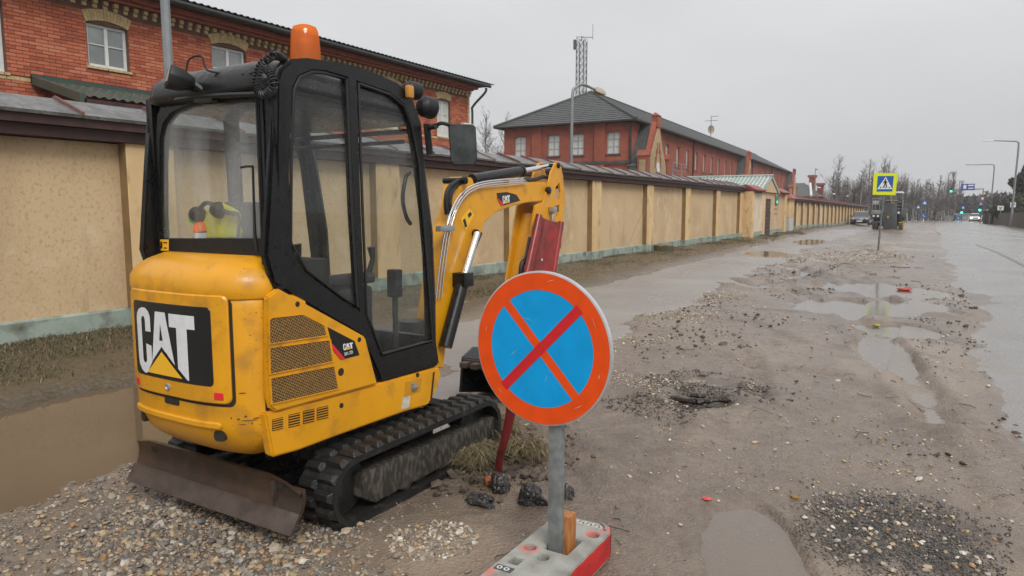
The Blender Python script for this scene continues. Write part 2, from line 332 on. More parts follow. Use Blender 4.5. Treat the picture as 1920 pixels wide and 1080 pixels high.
def Hs(x, y):
    x = np.asarray(x, float); y = np.asarray(y, float)
    path, road, verge = zones(x, y)
    rough = 1 - 0.75*np.maximum(path, road)
    near = np.clip(14/np.maximum(np.hypot(x, y), 1), 0.25, 1)
    h = 0.045*fbm(x*0.45, y*0.45, 11, 3) + rough*(0.06*fbm(x*1.3, y*1.3, 13, 3) + 0.030*fbm(x*5, y*5, 17, 4) + near*0.014*fbm(x*22, y*22, 19, 3))
    clod = np.clip(fbm(x*3.1, y*3.1, 41, 3)-0.10, 0, 1)*sm(0.0, 0.16, fbm(x*0.35+3, y*0.35, 43, 2))
    h = h + rough*(1-verge)*0.15*clod*sm(6, 10, y)
    h = h - 0.075*np.maximum(path, road) + 0.10*verge*sm(-5.6, -8.3, x) + 0.05*verge*np.exp(-((x+6.35)/0.35)**2)
    for pts, wd, dp in RUTS: h = h + rut(x, y, pts, wd, dp)*(1-road*0.8)
    cx_, cy_ = on_z(1545, 515)[:2]; h = h + 0.085*np.exp(-(((x-cx_)/1.5)**2+((y-cy_)/3.5)**2)**2)*np.clip(fbm(x*1.8, y*1.8, 47, 4)+0.6*fbm(x*6, y*6, 48, 3), -0.05, 1)*2
    # level standing under the machine and the sign block
    for (cx, cy, rx, ry, lv) in [(-3.05, 3.0, 0.95, 1.25, -0.035), (-1.43, 2.62, 0.38, 0.55, -0.005)]:
        q = np.maximum(np.abs(x-cx)/rx, np.abs(y-cy)/ry); k = 1-sm(0.75, 1.25, q); h = h*(1-k)+(lv+0.35*(h+0.01))*k
    h = pools(x, y, h)
    # mud mound under the crossing sign
    mx, my = on_z(1648, 465)[:2]; h = h + 0.16*np.exp(-(((x-mx)/0.7)**2+((y-my)/0.8)**2))
    # hole with wood
    hx, hy = on_z(1310, 755)[:2]; q = np.hypot(x-hx, (y-hy)*1.1); h = h - 0.10*np.exp(-(q/0.22)**2) + 0.035*np.exp(-((q-0.42)/0.16)**2)
    return h + gslope(y)
th = np.linspace(YAW-0.96, YAW+0.96, 400); rr = 1.45*np.exp(np.linspace(0, math.log(165/1.45), 900))
RR, TT = np.meshgrid(rr, th, indexing='ij'); GX = -RR*np.sin(TT); GY = RR*np.cos(TT)
GZ = Hs(GX, GY)
me = grid_mesh('ground', np.stack([GX, GY, GZ], -1).reshape(-1, 3), 400, 900)
zp, zr, zv = zones(GX, GY)
wet = sm(0.03, -0.035, GZ-gslope(GY)+0.05*fbm(GX*0.8, GY*0.8, 29, 4))
for P in PUD[1:]: wet = np.maximum(wet, 1-sm(0.9, 2.1, _pd(GX, GY, P)+0.5*fbm(GX*1.7, GY*1.7, 23, 4)))
wet = np.maximum(wet, 0.9*sm(-2.2, 0.2, GX+1.2*fbm(GX*0.7, GY*0.4, 59, 4))*sm(1.5, 4, GY))
pale = sm(0.03, 0.16, fbm(GX*0.5+7, GY*0.5, 31, 4))*(1-zr)
dark = 0.35*sm(0.06, 0.2, fbm(GX*0.9+1, GY*0.9+5, 37, 4))
hx, hy = on_z(1330, 735)[:2]; dark = np.maximum(dark, np.exp(-(((GX-hx)/0.8)**2+((GY-hy)/0.8)**2)))
dx, dy = on_z(1640, 985)[:2]; dark = np.maximum(dark, 1.3*np.exp(-(((GX-dx-0.08)/0.46)**2+((GY-dy)/0.55)**2)**2))
dark = np.maximum(dark, 0.8*np.exp(-(((GX+1.75)/0.5)**2+((GY-3.9)/0.8)**2)))
clodm = sm(0.0, 0.12, np.clip(fbm(GX*3.1, GY*3.1, 41, 3)-0.08, 0, 1))*sm(0.0, 0.16, fbm(GX*0.35+3, GY*0.35, 43, 2))*sm(6, 10, GY)*(1-zr)*(1-zp)
cx_, cy_ = on_z(1545, 515)[:2]; churn = np.exp(-(((GX-cx_)/1.5)**2+((GY-cy_)/3.5)**2)**2)*sm(-0.02, 0.10, fbm(GX*1.8, GY*1.8, 47, 4))
sx_, sy_ = on_z(1185, 770)[:2]; side = np.exp(-(((GX-sx_)/0.55)**2+((GY-sy_)/0.9)**2)**2)*sm(-0.15, 0.1, fbm(GX*2.5, GY*2.5, 49, 4))
dark = np.maximum.reduce([dark, clodm, 0.95*churn, 0.85*side])
point_color(me, 'Zone', np.stack([wet, pale, dark, zv], -1).reshape(-1, 4))
m = bpy.data.materials.new('muddy_ground'); t = nodes(m); b = t.nodes['Principled BSDF']; l = t.links.new; M['mud'] = m
at = t.nodes.new('ShaderNodeAttribute'); at.attribute_name = 'Zone'; sp = t.nodes.new('ShaderNodeSeparateColor'); l(at.outputs['Color'], sp.inputs[0])
geo = t.nodes.new('ShaderNodeNewGeometry')
def _nz(sc, d=6, k=0.6):
    n = t.nodes.new('ShaderNodeTexNoise'); n.inputs['Scale'].default_value = sc; n.inputs['Detail'].default_value = d; n.inputs['Roughness'].default_value = k; l(geo.outputs['Position'], n.inputs[0]); return n.outputs[0]
def _mr(x, a, c_, lo=0.0, hi=1.0):
    n = t.nodes.new('ShaderNodeMapRange'); n.inputs[1].default_value = a; n.inputs[2].default_value = c_; n.inputs[3].default_value = lo; n.inputs[4].default_value = hi; l(x, n.inputs[0]); return n.outputs[0]
def _mx(f, a, c_, mode='MIX'):
    n = t.nodes.new('ShaderNodeMix'); n.data_type = 'RGBA'; n.blend_type = mode
    if hasattr(f, 'links'): l(f, n.inputs[0])
    else: n.inputs[0].default_value = f
    for i, q in ((6, a), (7, c_)):
        if hasattr(q, 'links'): l(q, n.inputs[i])
        else: n.inputs[i].default_value = (*q, 1)
    return n.outputs[2]
def _mul(a, c_):
    n = t.nodes.new('ShaderNodeMath'); n.operation = 'MULTIPLY'; l(a, n.inputs[0])
    if hasattr(c_, 'links'): l(c_, n.inputs[1])
    else: n.inputs[1].default_value = c_
    return n.outputs[0]
base = _mx(_mr(_nz(0.9), 0.35, 0.65), (0.262, 0.198, 0.146), (0.190, 0.145, 0.109))
base = _mx(_mr(_nz(14, 8, 0.7), 0.44, 0.70), base, (0.135, 0.103, 0.080))
base = _mx(_mul(sp.outputs[1], 0.75), base, (0.33, 0.258, 0.190))
vo = t.nodes.new('ShaderNodeTexVoronoi'); vo.inputs['Scale'].default_value = 55; l(geo.outputs['Position'], vo.inputs['Vector'])
vs_ = t.nodes.new('ShaderNodeSeparateColor'); l(vo.outputs['Color'], vs_.inputs[0])
speck = _mul(_mr(vo.outputs['Distance'], 0.28, 0.2), _mr(vs_.outputs[0], 0.80, 0.84))
base = _mx(_mul(speck, 0.7), base, (0.42, 0.37, 0.30))
vo2 = t.nodes.new('ShaderNodeTexVoronoi'); vo2.inputs['Scale'].default_value = 120; l(geo.outputs['Position'], vo2.inputs['Vector'])
base = _mx(_mr(vo2.outputs['Distance'], 0.2, 0.6, 0.0, 0.40), base, (0.15, 0.115, 0.090))
base = _mx(_mul(sp.outputs[2], _mr(_nz(4, 8, 0.7), 0.35, 0.6)), base, (0.085, 0.066, 0.053))
vg = _mx(_mr(_nz(2.6, 7), 0.42, 0.62), (0.080, 0.057, 0.037), (0.055, 0.046, 0.023))
vg = _mx(_mr(_nz(30, 7), 0.45, 0.65), vg, (0.12, 0.090, 0.054))
base = _mx(at.outputs['Alpha'], base, vg)
base = _mx(_mul(sp.outputs[0], 0.55), base, _mx(1.0, base, (0.74, 0.735, 0.73), 'MULTIPLY'))
l(base, b.inputs['Base Color'])
rn = _mr(_nz(1.3, 6), 0.34, 0.60, 0.44, 0.20)
rm = t.nodes.new('ShaderNodeMix'); rm.data_type = 'FLOAT'; l(_mul(sp.outputs[0], 0.85), rm.inputs[0]); l(rn, rm.inputs[2]); rm.inputs[3].default_value = 0.17; l(rm.outputs[0], b.inputs['Roughness'])
bp = t.nodes.new('ShaderNodeBump'); bp.inputs['Strength'].default_value = 0.8; bp.inputs['Distance'].default_value = 0.012
hh = _mx(0.5, _nz(38, 8, 0.75), vo.outputs['Distance']); l(hh, bp.inputs['Height']); l(bp.outputs[0], b.inputs['Normal'])
me.materials.append(m)
tag(link_mesh(me, 'ground', None), kind='structure')
# far ground sheet to the horizon, below the near terrain
fs = MB(); fs.add([(-460, -60, -2.2), (460, -60, -2.2), (460, 470, -2.2), (-460, 470, -2.2)], [(0, 1, 2, 3)])
fs.build('far_ground', mat('far_soil', (0.14, 0.12, 0.085), 0.9, col2=(0.08, 0.085, 0.05), vscale=0.05), kind='structure')

# ---- wet asphalt: the road on the right, the old path along the wall
def asphalt(name, c1, c2, r0, r1, mud, edge=None):
    m = mat(name, c1, 0.4, col2=c2, vscale=0.55, mix=(0.35, 0.66), bump=0.35, bscale=150, detail=9); t = m.node_tree; b = t.nodes['Principled BSDF']; l = t.links.new
    g = t.nodes.new('ShaderNodeNewGeometry'); mp = t.nodes.new('ShaderNodeMapping'); mp.inputs['Scale'].default_value = (1.3, 0.25, 1); l(g.outputs['Position'], mp.inputs[0])
    n = t.nodes.new('ShaderNodeTexNoise'); n.inputs['Scale'].default_value = 1.1; n.inputs['Detail'].default_value = 6; l(mp.outputs[0], n.inputs[0])
    mr = t.nodes.new('ShaderNodeMapRange'); mr.inputs[1].default_value = 0.3; mr.inputs[2].default_value = 0.7; mr.inputs[3].default_value = r0; mr.inputs[4].default_value = r1; l(n.outputs[0], mr.inputs[0]); l(mr.outputs[0], b.inputs['Roughness'])
    # exposed aggregate
    v = t.nodes.new('ShaderNodeTexVoronoi'); v.inputs['Scale'].default_value = 85; l(g.outputs['Position'], v.inputs['Vector'])
    s = t.nodes.new('ShaderNodeSeparateColor'); l(v.outputs['Color'], s.inputs[0])
    q = t.nodes.new('ShaderNodeMapRange'); q.inputs[1].default_value = 0.6; q.inputs[2].default_value = 1.0; q.inputs[3].default_value = 0; q.inputs[4].default_value = 0.55; l(s.outputs[0], q.inputs[0])
    mx = t.nodes.new('ShaderNodeMix'); mx.data_type = 'RGBA'; l(q.outputs[0], mx.inputs[0]); src = b.inputs['Base Color'].links[0].from_socket; l(src, mx.inputs[6]); mx.inputs[7].default_value = (0.36, 0.34, 0.31, 1); l(mx.outputs[2], b.inputs['Base Color'])
    # mud trodden onto the surface
    n = t.nodes.new('ShaderNodeTexNoise'); n.inputs['Scale'].default_value = 0.7; n.inputs['Detail'].default_value = 10; n.inputs['Roughness'].default_value = 0.7; l(g.outputs['Position'], n.inputs[0])
    q = t.nodes.new('ShaderNodeMapRange'); q.inputs[1].default_value = mud; q.inputs[2].default_value = mud+0.16; q.inputs[4].default_value = 0.75; l(n.outputs[0], q.inputs[0])
    mx2 = t.nodes.new('ShaderNodeMix'); mx2.data_type = 'RGBA'; l(q.outputs[0], mx2.inputs[0]); l(mx.outputs[2], mx2.inputs[6]); mx2.inputs[7].default_value = (0.235, 0.202, 0.172, 1)
    if edge is not None:
        sx_ = t.nodes.new('ShaderNodeSeparateXYZ'); l(g.outputs['Position'], sx_.inputs[0]); e1 = t.nodes.new('ShaderNodeMapRange'); e1.inputs[1].default_value = edge[0]; e1.inputs[2].default_value = edge[1]; e1.inputs[3].default_value = 0.34; e1.inputs[4].default_value = 0.0; l(sx_.outputs[0], e1.inputs[0]); e2 = t.nodes.new('ShaderNodeMath'); l(n.outputs[0], e2.inputs[0]); l(e1.outputs[0], e2.inputs[1]); l(e2.outputs[0], q.inputs[0])
    l(mx2.outputs[2], b.inputs['Base Color'])
    return m
def strip(name, xs, y0, y1, ny, zf, mat_):
    ys = y0 + (y1-y0)*(np.linspace(0, 1, ny)**2.2); X, Y = np.meshgrid(xs, ys); Z = zf(X, Y)
    return tag(link_mesh(grid_mesh(name, np.stack([X, Y, Z], -1).reshape(-1, 3), len(xs), ny, mat_), name, None), kind='structure')
M['road'] = asphalt('wet_road_asphalt', (0.245, 0.238, 0.230), (0.19, 0.184, 0.178), 0.16, 0.32, 0.57, (-0.3, 1.1))
M['path'] = asphalt('wet_path_asphalt', (0.26, 0.238, 0.225), (0.19, 0.172, 0.160), 0.22, 0.40, 0.50)
strip('road', np.linspace(-0.35, 4.9, 40), -8, 170, 300, lambda X, Y: -0.033 + gslope(Y) + 0.004*np.minimum(X, 2.5) + 0.008*fbm(X*0.5, Y*0.25, 51, 3), M['road'])
strip('path', np.linspace(-7.6, -2.6, 130), 3.6, 60, 420, lambda X, Y: pools(X, Y, -0.028 + gslope(Y) + 0.020*fbm(X*0.7, Y*0.35, 53, 3) + 0.008*fbm(X*4, Y*4, 57, 3), (7, 8, 9)), M['path'])
# dark tar joints on the road
tj = MB()
for pl in ([(1830, 458), (1870, 473), (1925, 500)], [(1752, 432), (1764, 440)], [(1800, 424), (1850, 436), (1925, 446)]):
    P = [np.array(on_z(*p)) for p in pl]
    P = spline([(p[0], p[1], gslope(p[1])-0.006+0.004*min(p[0], 2.5)) for p in P], 8); jw = 0.014
    for a, c_ in zip(P[:-1], P[1:]): tj.add([(a[0]-jw, a[1], a[2]+0.004), (a[0]+jw, a[1], a[2]+0.004), (c_[0]+jw, c_[1], c_[2]+0.004), (c_[0]-jw, c_[1], c_[2]+0.004)], [(0, 1, 2, 3)])
tj.build('road_joint', mat('tar_joint', (0.045, 0.043, 0.042), 0.5), kind='structure')
# ---- puddles
def water(name, col, rough=0.03):
    m = mat(name, col, rough, bump=0.0, var=0.12, vscale=0.8, spec=0.6); t = m.node_tree; b = t.nodes['Principled BSDF']; b.inputs['IOR'].default_value = 1.33
    g = t.nodes.new('ShaderNodeNewGeometry'); n = t.nodes.new('ShaderNodeTexNoise'); n.inputs['Scale'].default_value = 9; n.inputs['Detail'].default_value = 3; t.links.new(g.outputs['Position'], n.inputs[0])
    bp = t.nodes.new('ShaderNodeBump'); bp.inputs['Strength'].default_value = 0.05; bp.inputs['Distance'].default_value = 0.01; t.links.new(n.outputs[0], bp.inputs['Height']); t.links.new(bp.outputs[0], b.inputs['Normal']); return m
def shallow_water():
    m = bpy.data.materials.new('shallow_water'); t = nodes(m); t.nodes.clear(); l = t.links.new; o = t.nodes.new('ShaderNodeOutputMaterial')
    tr_ = t.nodes.new('ShaderNodeBsdfTransparent'); tr_.inputs[0].default_value = (0.80, 0.77, 0.73, 1); df = t.nodes.new('ShaderNodeBsdfDiffuse'); df.inputs[0].default_value = (0.30, 0.25, 0.21, 1); gl = t.nodes.new('ShaderNodeBsdfGlossy'); gl.inputs['Roughness'].default_value = 0.10
    g = t.nodes.new('ShaderNodeNewGeometry'); n = t.nodes.new('ShaderNodeTexNoise'); n.inputs['Scale'].default_value = 9; n.inputs['Detail'].default_value = 3; l(g.outputs['Position'], n.inputs[0])
    bp = t.nodes.new('ShaderNodeBump'); bp.inputs['Strength'].default_value = 0.14; bp.inputs['Distance'].default_value = 0.01; l(n.outputs[0], bp.inputs['Height']); l(bp.outputs[0], gl.inputs['Normal'])
    m1 = t.nodes.new('ShaderNodeMixShader'); m1.inputs[0].default_value = 0.45; l(tr_.outputs[0], m1.inputs[1]); l(df.outputs[0], m1.inputs[2])
    lw = t.nodes.new('ShaderNodeLayerWeight'); lw.inputs[0].default_value = 0.5; pw = t.nodes.new('ShaderNodeMath'); pw.operation = 'POWER'; l(lw.outputs['Facing'], pw.inputs[0]); pw.inputs[1].default_value = 4.2
    fr = t.nodes.new('ShaderNodeMath'); fr.operation = 'MULTIPLY_ADD'; l(pw.outputs[0], fr.inputs[0]); fr.inputs[1].default_value = 0.95; fr.inputs[2].default_value = 0.03
    m2 = t.nodes.new('ShaderNodeMixShader'); l(fr.outputs[0], m2.inputs[0]); l(m1.outputs[0], m2.inputs[1]); l(gl.outputs[0], m2.inputs[2]); l(m2.outputs[0], o.inputs[0]); return m
M['water'] = water('muddy_water', (0.115, 0.082, 0.054)); M['water2'] = shallow_water()
for i, P in enumerate(PUD):
    cx, cy, rx, ry, rot, dp, lv, p = P; pm = MB(); n = 40; c, s = math.cos(rot), math.sin(rot); ring = []
    for k in range(n):
        a = 2*math.pi*k/n; u = math.copysign(abs(math.cos(a))**(2/p), math.cos(a))*rx*1.22; v = math.copysign(abs(math.sin(a))**(2/p), math.sin(a))*ry*1.22
        ring.append((cx+u*c-v*s, cy+u*s+v*c, lv+float(gslope(cy))))
    pm.add(ring, [tuple(range(n))]); pm.build('puddle', M['water'] if i == 0 else M['water2'], kind='structure')

# ---- gravel and clods (uncountable)
_ph = (1+5**0.5)/2
ICO = np.array([(-1,_ph,0),(1,_ph,0),(-1,-_ph,0),(1,-_ph,0),(0,-1,_ph),(0,1,_ph),(0,-1,-_ph),(0,1,-_ph),(_ph,0,-1),(_ph,0,1),(-_ph,0,-1),(-_ph,0,1)])/1.9
ICF = np.array([(0,11,5),(0,5,1),(0,1,7),(0,7,10),(0,10,11),(1,5,9),(5,11,4),(11,10,2),(10,7,6),(7,1,8),(3,9,4),(3,4,2),(3,2,6),(3,6,8),(3,8,9),(4,9,5),(2,4,11),(6,2,10),(8,6,7),(9,8,1)])
def stones(name, x, y, size, cols, mat_, flat=0.62, sink=0.15, **kw):
    n = len(x); V = np.repeat(ICO[None], n, 0)*(1+RNG.normal(0, 0.20, (n, 12, 1)))
    V = V*np.stack([RNG.uniform(0.7, 1.25, n), RNG.uniform(0.6, 1.0, n), RNG.uniform(flat*0.7, flat*1.2, n)], -1)[:, None, :]
    a = RNG.uniform(0, 6.28, n); c, s = np.cos(a)[:, None], np.sin(a)[:, None]
    tl = RNG.normal(0, 0.25, n)[:, None]
    X = V[..., 0]*c-V[..., 1]*s; Y = V[..., 0]*s+V[..., 1]*c; Z = V[..., 2]+X*tl
    V = np.stack([X, Y, Z], -1)*size[:, None, None]/2
    V += np.stack([x, y, Hs(x, y)+size*(0.5*flat-sink)], -1)[:, None, :]
    F = (ICF[None]+12*np.arange(n)[:, None, None]).reshape(-1, 3)
    me = np_mesh(name, V.reshape(-1, 3), F, mat_, False); point_color(me, 'Col', np.repeat(cols, 12, 0))
    return tag(link_mesh(me, name, None), kind='stuff', **kw)
PAL = np.array([(0.33, 0.27, 0.20), (0.24, 0.215, 0.18), (0.42, 0.36, 0.28), (0.36, 0.21, 0.105), (0.14, 0.13, 0.12), (0.40, 0.29, 0.165), (0.20, 0.165, 0.13), (0.52, 0.47, 0.40)])
def pal(n, pr): return PAL[RNG.choice(len(PAL), n, p=np.array(pr)/sum(pr))]*RNG.uniform(0.75, 1.15, (n, 1))
M['stone'] = attr_mat('gravel_stone', rough=0.42, bump=0.3, bscale=90)
# A: spread of coarse gravel before the blade
n = 62000; x = RNG.uniform(-4.75, -1.35, n); y = RNG.uniform(0.7, 3.0, n)
wgt = sm(-1.45, -2.6, x)*sm(2.75, 2.15, y)*sm(0.92, 1.12, _pd(x, y, PUD[0])+0.3*fbm(x*2, y*2, 61, 3))
wgt = wgt*(0.12+0.28*sm(-2.5, -3.1, x)+1.1*sm(-0.10, 0.10, fbm(x*1.5, y*1.5, 63, 3)))*np.where(x > -2.3, 0.45, 1)
k = RNG.uniform(0, 1, n) < wgt*0.55; x, y = x[k], y[k]; n = len(x)
sz = np.clip(RNG.lognormal(math.log(0.0135), 0.55, n), 0.004, 0.052)
stones('gravel', x, y, sz, 0.86*pal(n, [6, 5, 3.5, 2.4, 5, 3.5, 6, 0.8]), M['stone'], label='coarse wet gravel spread in front of the blade', cat='gravel')
# B: dark gravel patch with pale pebbles at the road edge
n = 11000; a = RNG.uniform(0, 6.28, n); r = np.sqrt(RNG.uniform(0, 1, n)); x = dx + 0.10 + 0.48*r*np.cos(a); y = dy - 0.05 + 0.62*r*np.sin(a)
k = RNG.uniform(0, 1, n) < (1-r**2)*(0.4+1.2*sm(-0.1, 0.1, fbm(x*3, y*3, 71, 3))); x, y = x[k], y[k]; n = len(x)
sz = np.clip(RNG.lognormal(math.log(0.008), 0.35, n), 0.004, 0.02); cb = np.full((n, 3), 0.055)*RNG.uniform(0.4, 1.8, (n, 1))*np.array([1, 0.92, 0.86])
kk = RNG.uniform(0, 1, n) < 0.016; cb[kk] = pal(kk.sum(), [3, 1, 4, 2, 0, 3, 1, 4]); sz[kk] = RNG.uniform(0.016, 0.036, kk.sum())
stones('gravel', x, y, sz, cb, M['stone'], label='dark gravel with pale pebbles at the road edge', cat='gravel')
# C: scattered pebbles over the dirt; D: pale gravel banks; E: debris round the hole
xs, ys, ss, cs = [], [], [], []
n = 15000; r = 2.2*np.exp(RNG.uniform(0, math.log(14), n)); a = YAW + RNG.uniform(-0.75, 0.75, n); x = -r*np.sin(a); y = r*np.cos(a)
zp, zr, zv = zones(x, y); k = (RNG.uniform(0, 1, n) < (0.20+0.9*sm(0.0, 0.15, fbm(x*0.9, y*0.9, 81, 3)))*(1-0.75*zr)*(1-0.7*zp)*(1-zv)) & (x < 2.6); x, y, r = x[k], y[k], r[k]; n = len(x)
xs.append(x); ys.append(y); ss.append(np.clip(RNG.lognormal(math.log(0.009), 0.5, n), 0.004, 0.035)*np.clip(r/4, 1, 2.5)); cs.append(pal(n, [4, 3, 4, 1, 2, 3, 3, 2]))
for (u, v, rx, ry, n, s0) in [(1270, 592, 0.55, 1.1, 3200, 0.014), (1320, 735, 0.62, 0.55, 2600, 0.012), (1200, 700, 0.4, 0.5, 900, 0.012), (1190, 640, 0.45, 0.7, 800, 0.014), (1330, 715, 0.4, 0.3, 1200, 0.014), (810, 1010, 0.22, 0.22, 420, 0.015), (1640, 950, 0.35, 0.8, 500, 0.012), (1490, 482, 1.0, 3.2, 1600, 0.03), (1330, 555, 0.6, 1.0, 900, 0.018), (1620, 480, 1.4, 4, 1800, 0.035)]:
    c = on_z(u, v); a = RNG.uniform(0, 6.28, n); r = RNG.uniform(0, 1, n)**0.6; x = c[0]+rx*r*np.cos(a); y = c[1]+ry*r*np.sin(a); k = fbm(x*2.5, y*2.5, 91, 3) > -0.07; x, y = x[k], y[k]
    xs.append(x); ys.append(y); ss.append(np.clip(RNG.lognormal(math.log(s0), 0.4, len(x)), 0.004, 0.06)); cs.append(pal(len(x), [4, 3, 6, 1, 2, 3, 3, 4] if v != 735 else [2, 3, 3, 1, 6, 1, 4, 3]))
stones('pebbles', np.concatenate(xs), np.concatenate(ys), np.concatenate(ss), np.concatenate(cs), M['stone'], label='loose pebbles scattered over the muddy lot', cat='pebbles')
xs, ys = [], []
for (u, v, rx, ry, n) in ((1185, 770, 0.5, 0.8, 2600), (1320, 720, 0.55, 0.5, 2200), (1250, 735, 0.4, 0.4, 900), (1690, 940, 0.5, 0.7, 700)):
    c = on_z(u, v); a = RNG.uniform(0, 6.28, n); r = RNG.uniform(0, 1, n)**0.55; x = c[0]+rx*r*np.cos(a); y = c[1]+ry*r*np.sin(a); k = fbm(x*2.5, y*2.5, 93, 3) > -0.05; xs.append(x[k]); ys.append(y[k])
x = np.concatenate(xs); y = np.concatenate(ys); n = len(x)
stones('asphalt_crumbs', x, y, np.clip(RNG.lognormal(math.log(0.010), 0.5, n), 0.004, 0.04), np.tile((0.055, 0.047, 0.041), (n, 1))*RNG.uniform(0.4, 1.9, (n, 1)), M['stone'], label='dark asphalt crumbs strewn round the small pit', cat='asphalt crumbs')
# dark clods and bits of turf
n = 6500; x = RNG.uniform(-5, 0.6, n); y = 5+22*RNG.uniform(0, 1, n)**1.3; k = (fbm(x*0.8, y*0.5, 95, 3) > 0.06); x, y = x[k], y[k]; n = len(x)
stones('clods', x, y, np.clip(RNG.lognormal(math.log(0.022), 0.55, n), 0.008, 0.11), np.tile((0.055, 0.042, 0.033), (n, 1))*RNG.uniform(0.6, 1.7, (n, 1)), attr_mat('clod_earth', rough=0.85, bump=0.4), flat=0.5, label='dark clods of churned earth on the lot', cat='clods')
# twigs and root bits
tw = MB()
for i in range(170):
    if i < 60: c = on_z(1325+random.gauss(0, 65), 745+random.gauss(0, 22))
    elif i < 135: c = (random.uniform(-4.2, 0.2), 6+random.uniform(0, 1)**1.4*16, 0)
    else: c = (random.uniform(-2.5, 0.8), random.uniform(2.4, 7), 0)
    Lh = random.uniform(0.03, 0.16)*max(1, c[1]/7); a = random.uniform(0, 6.28); P = []
    for q in range(4):
        s = (q/3-0.5)*Lh; x = c[0]+s*math.cos(a)+random.gauss(0, 0.10)*Lh; y = c[1]+s*math.sin(a)+random.gauss(0, 0.10)*Lh; P.append((x, y, float(Hs(x, y))+0.006+random.uniform(0, 0.01)))
    tw.tube(P, random.uniform(0.0012, 0.0032)*max(1, c[1]/8), 4)
tw.build('twigs', mat('dead_twig', (0.045, 0.032, 0.024), 0.85), label='dead twigs and root bits strewn over the mud', cat='twigs', kind='stuff')
# ---- grass along the wall
def blades(name, x, y, h, cols, lean=0.6, wd=0.006, zoff=0.0, **kw):
    n = len(x); z = Hs(x, y)+zoff; a = RNG.uniform(0, 6.28, n); dxx, dyy = np.cos(a), np.sin(a); ln = RNG.uniform(0.2, 1, n)*lean*2; b = RNG.uniform(0, 6.28, n)
    px, py = np.cos(b)*wd*(1+np.hypot(x, y)/14)/2, np.sin(b)*wd*(1+np.hypot(x, y)/14)/2
    B = np.stack([x, y, z-0.01], -1); Mi = B+np.stack([dxx*h*ln*0.35, dyy*h*ln*0.35, h*0.6+0.01], -1); T = B+np.stack([dxx*h*ln, dyy*h*ln, np.clip(h*(1.05-ln*0.5), 0.01, 1)], -1); O = np.stack([px, py, 0*px], -1)
    V = np.stack([B-O, B+O, Mi+O*0.7, Mi-O*0.7, T], 1).reshape(-1, 3); k = 5*np.arange(n)[:, None]
    F = np.concatenate([k+np.array([0, 1, 2]), k+np.array([0, 2, 3]), k+np.array([3, 2, 4])]); me = np_mesh(name, V, F, M['blade_grass'], False); point_color(me, 'Col', np.repeat(cols, 5, 0)); return tag(link_mesh(me, name, None), kind='stuff', **kw)
M['blade_grass'] = attr_mat('dry_grass', rough=0.7)
GC = np.array([(0.080, 0.075, 0.028), (0.15, 0.115, 0.06), (0.21, 0.16, 0.09), (0.055, 0.062, 0.020), (0.10, 0.068, 0.04)])
n = 42000; y = 2.0+45*RNG.uniform(0, 1, n)**1.5; x = -8.42+2.0*RNG.uniform(0, 1, n)**1.4; k = RNG.uniform(0, 1, n) < (0.08+0.9*sm(-0.02, 0.2, fbm(x*1.3, y*0.7, 101, 3)))*sm(-6.2, -7.3, x+0.6*fbm(x, y, 103, 2)); x, y = x[k], y[k]; n = len(x)
blades('verge_grass', x, y, RNG.uniform(0.02, 0.075, n), GC[RNG.choice(5, n, p=[.25, .22, .15, .23, .15])]*RNG.uniform(0.7, 1.2, (n, 1)), 0.9, label='patchy brown and green grass along the foot of the wall', cat='grass')
# ================================================================== PERIMETER WALL
M['plaster'] = mat('ochre_plaster', (0.525, 0.380, 0.222), 0.9, col2=(0.45, 0.312, 0.172), vscale=1.1, dirt=(0.30, 0.21, 0.12), dscale=26, dmix=(0.52, 0.82), bump=0.3, bscale=70, stretch=(1, 1, 0.8))
M['plaster_pale'] = mat('pale_plaster', (0.60, 0.49, 0.36), 0.9, var=0.15, vscale=2, bump=0.2, bscale=70)
def stain(m, col, scale, a, b_, stretch, amt=0.8):
    t = m.node_tree; l = t.links.new; bs = t.nodes['Principled BSDF']; g = t.nodes.new('ShaderNodeNewGeometry'); mp = t.nodes.new('ShaderNodeMapping'); mp.inputs['Scale'].default_value = stretch; l(g.outputs['Position'], mp.inputs[0])
    n = t.nodes.new('ShaderNodeTexNoise'); n.inputs['Scale'].default_value = scale; n.inputs['Detail'].default_value = 9; n.inputs['Roughness'].default_value = 0.62; l(mp.outputs[0], n.inputs[0]); r = t.nodes.new('ShaderNodeMapRange'); r.inputs[1].default_value = a; r.inputs[2].default_value = b_; r.inputs[4].default_value = amt; l(n.outputs[0], r.inputs[0])
    mx = t.nodes.new('ShaderNodeMix'); mx.data_type = 'RGBA'; l(r.outputs[0], mx.inputs[0]); src = bs.inputs['Base Color'].links[0].from_socket; l(src, mx.inputs[6]); mx.inputs[7].default_value = (*col, 1); l(mx.outputs[2], bs.inputs['Base Color'])
stain(M['plaster'], (0.34, 0.26, 0.165), 0.9, 0.50, 0.72, (1, 1, 0.35), 0.5); stain(M['plaster'], (0.60, 0.48, 0.33), 1.7, 0.54, 0.70, (1, 1, 1.0), 0.6); stain(M['plaster'], (0.22, 0.165, 0.10), 2.2, 0.60, 0.74, (1, 1.6, 0.22), 0.5)
M['pilaster'] = mat('ochre_pilaster', (0.60, 0.425, 0.225), 0.9, col2=(0.50, 0.34, 0.17), vscale=1.8, dirt=(0.24, 0.165, 0.09), dscale=5, dmix=(0.54, 0.80), bump=0.25, bscale=70, stretch=(1, 1, 0.5))
M['plinth'] = mat('green_plinth', (0.285, 0.335, 0.285), 0.85, col2=(0.22, 0.265, 0.225), vscale=3, dirt=(0.10, 0.095, 0.07), dscale=5, dmix=(0.48, 0.74), bump=0.3, bscale=50)
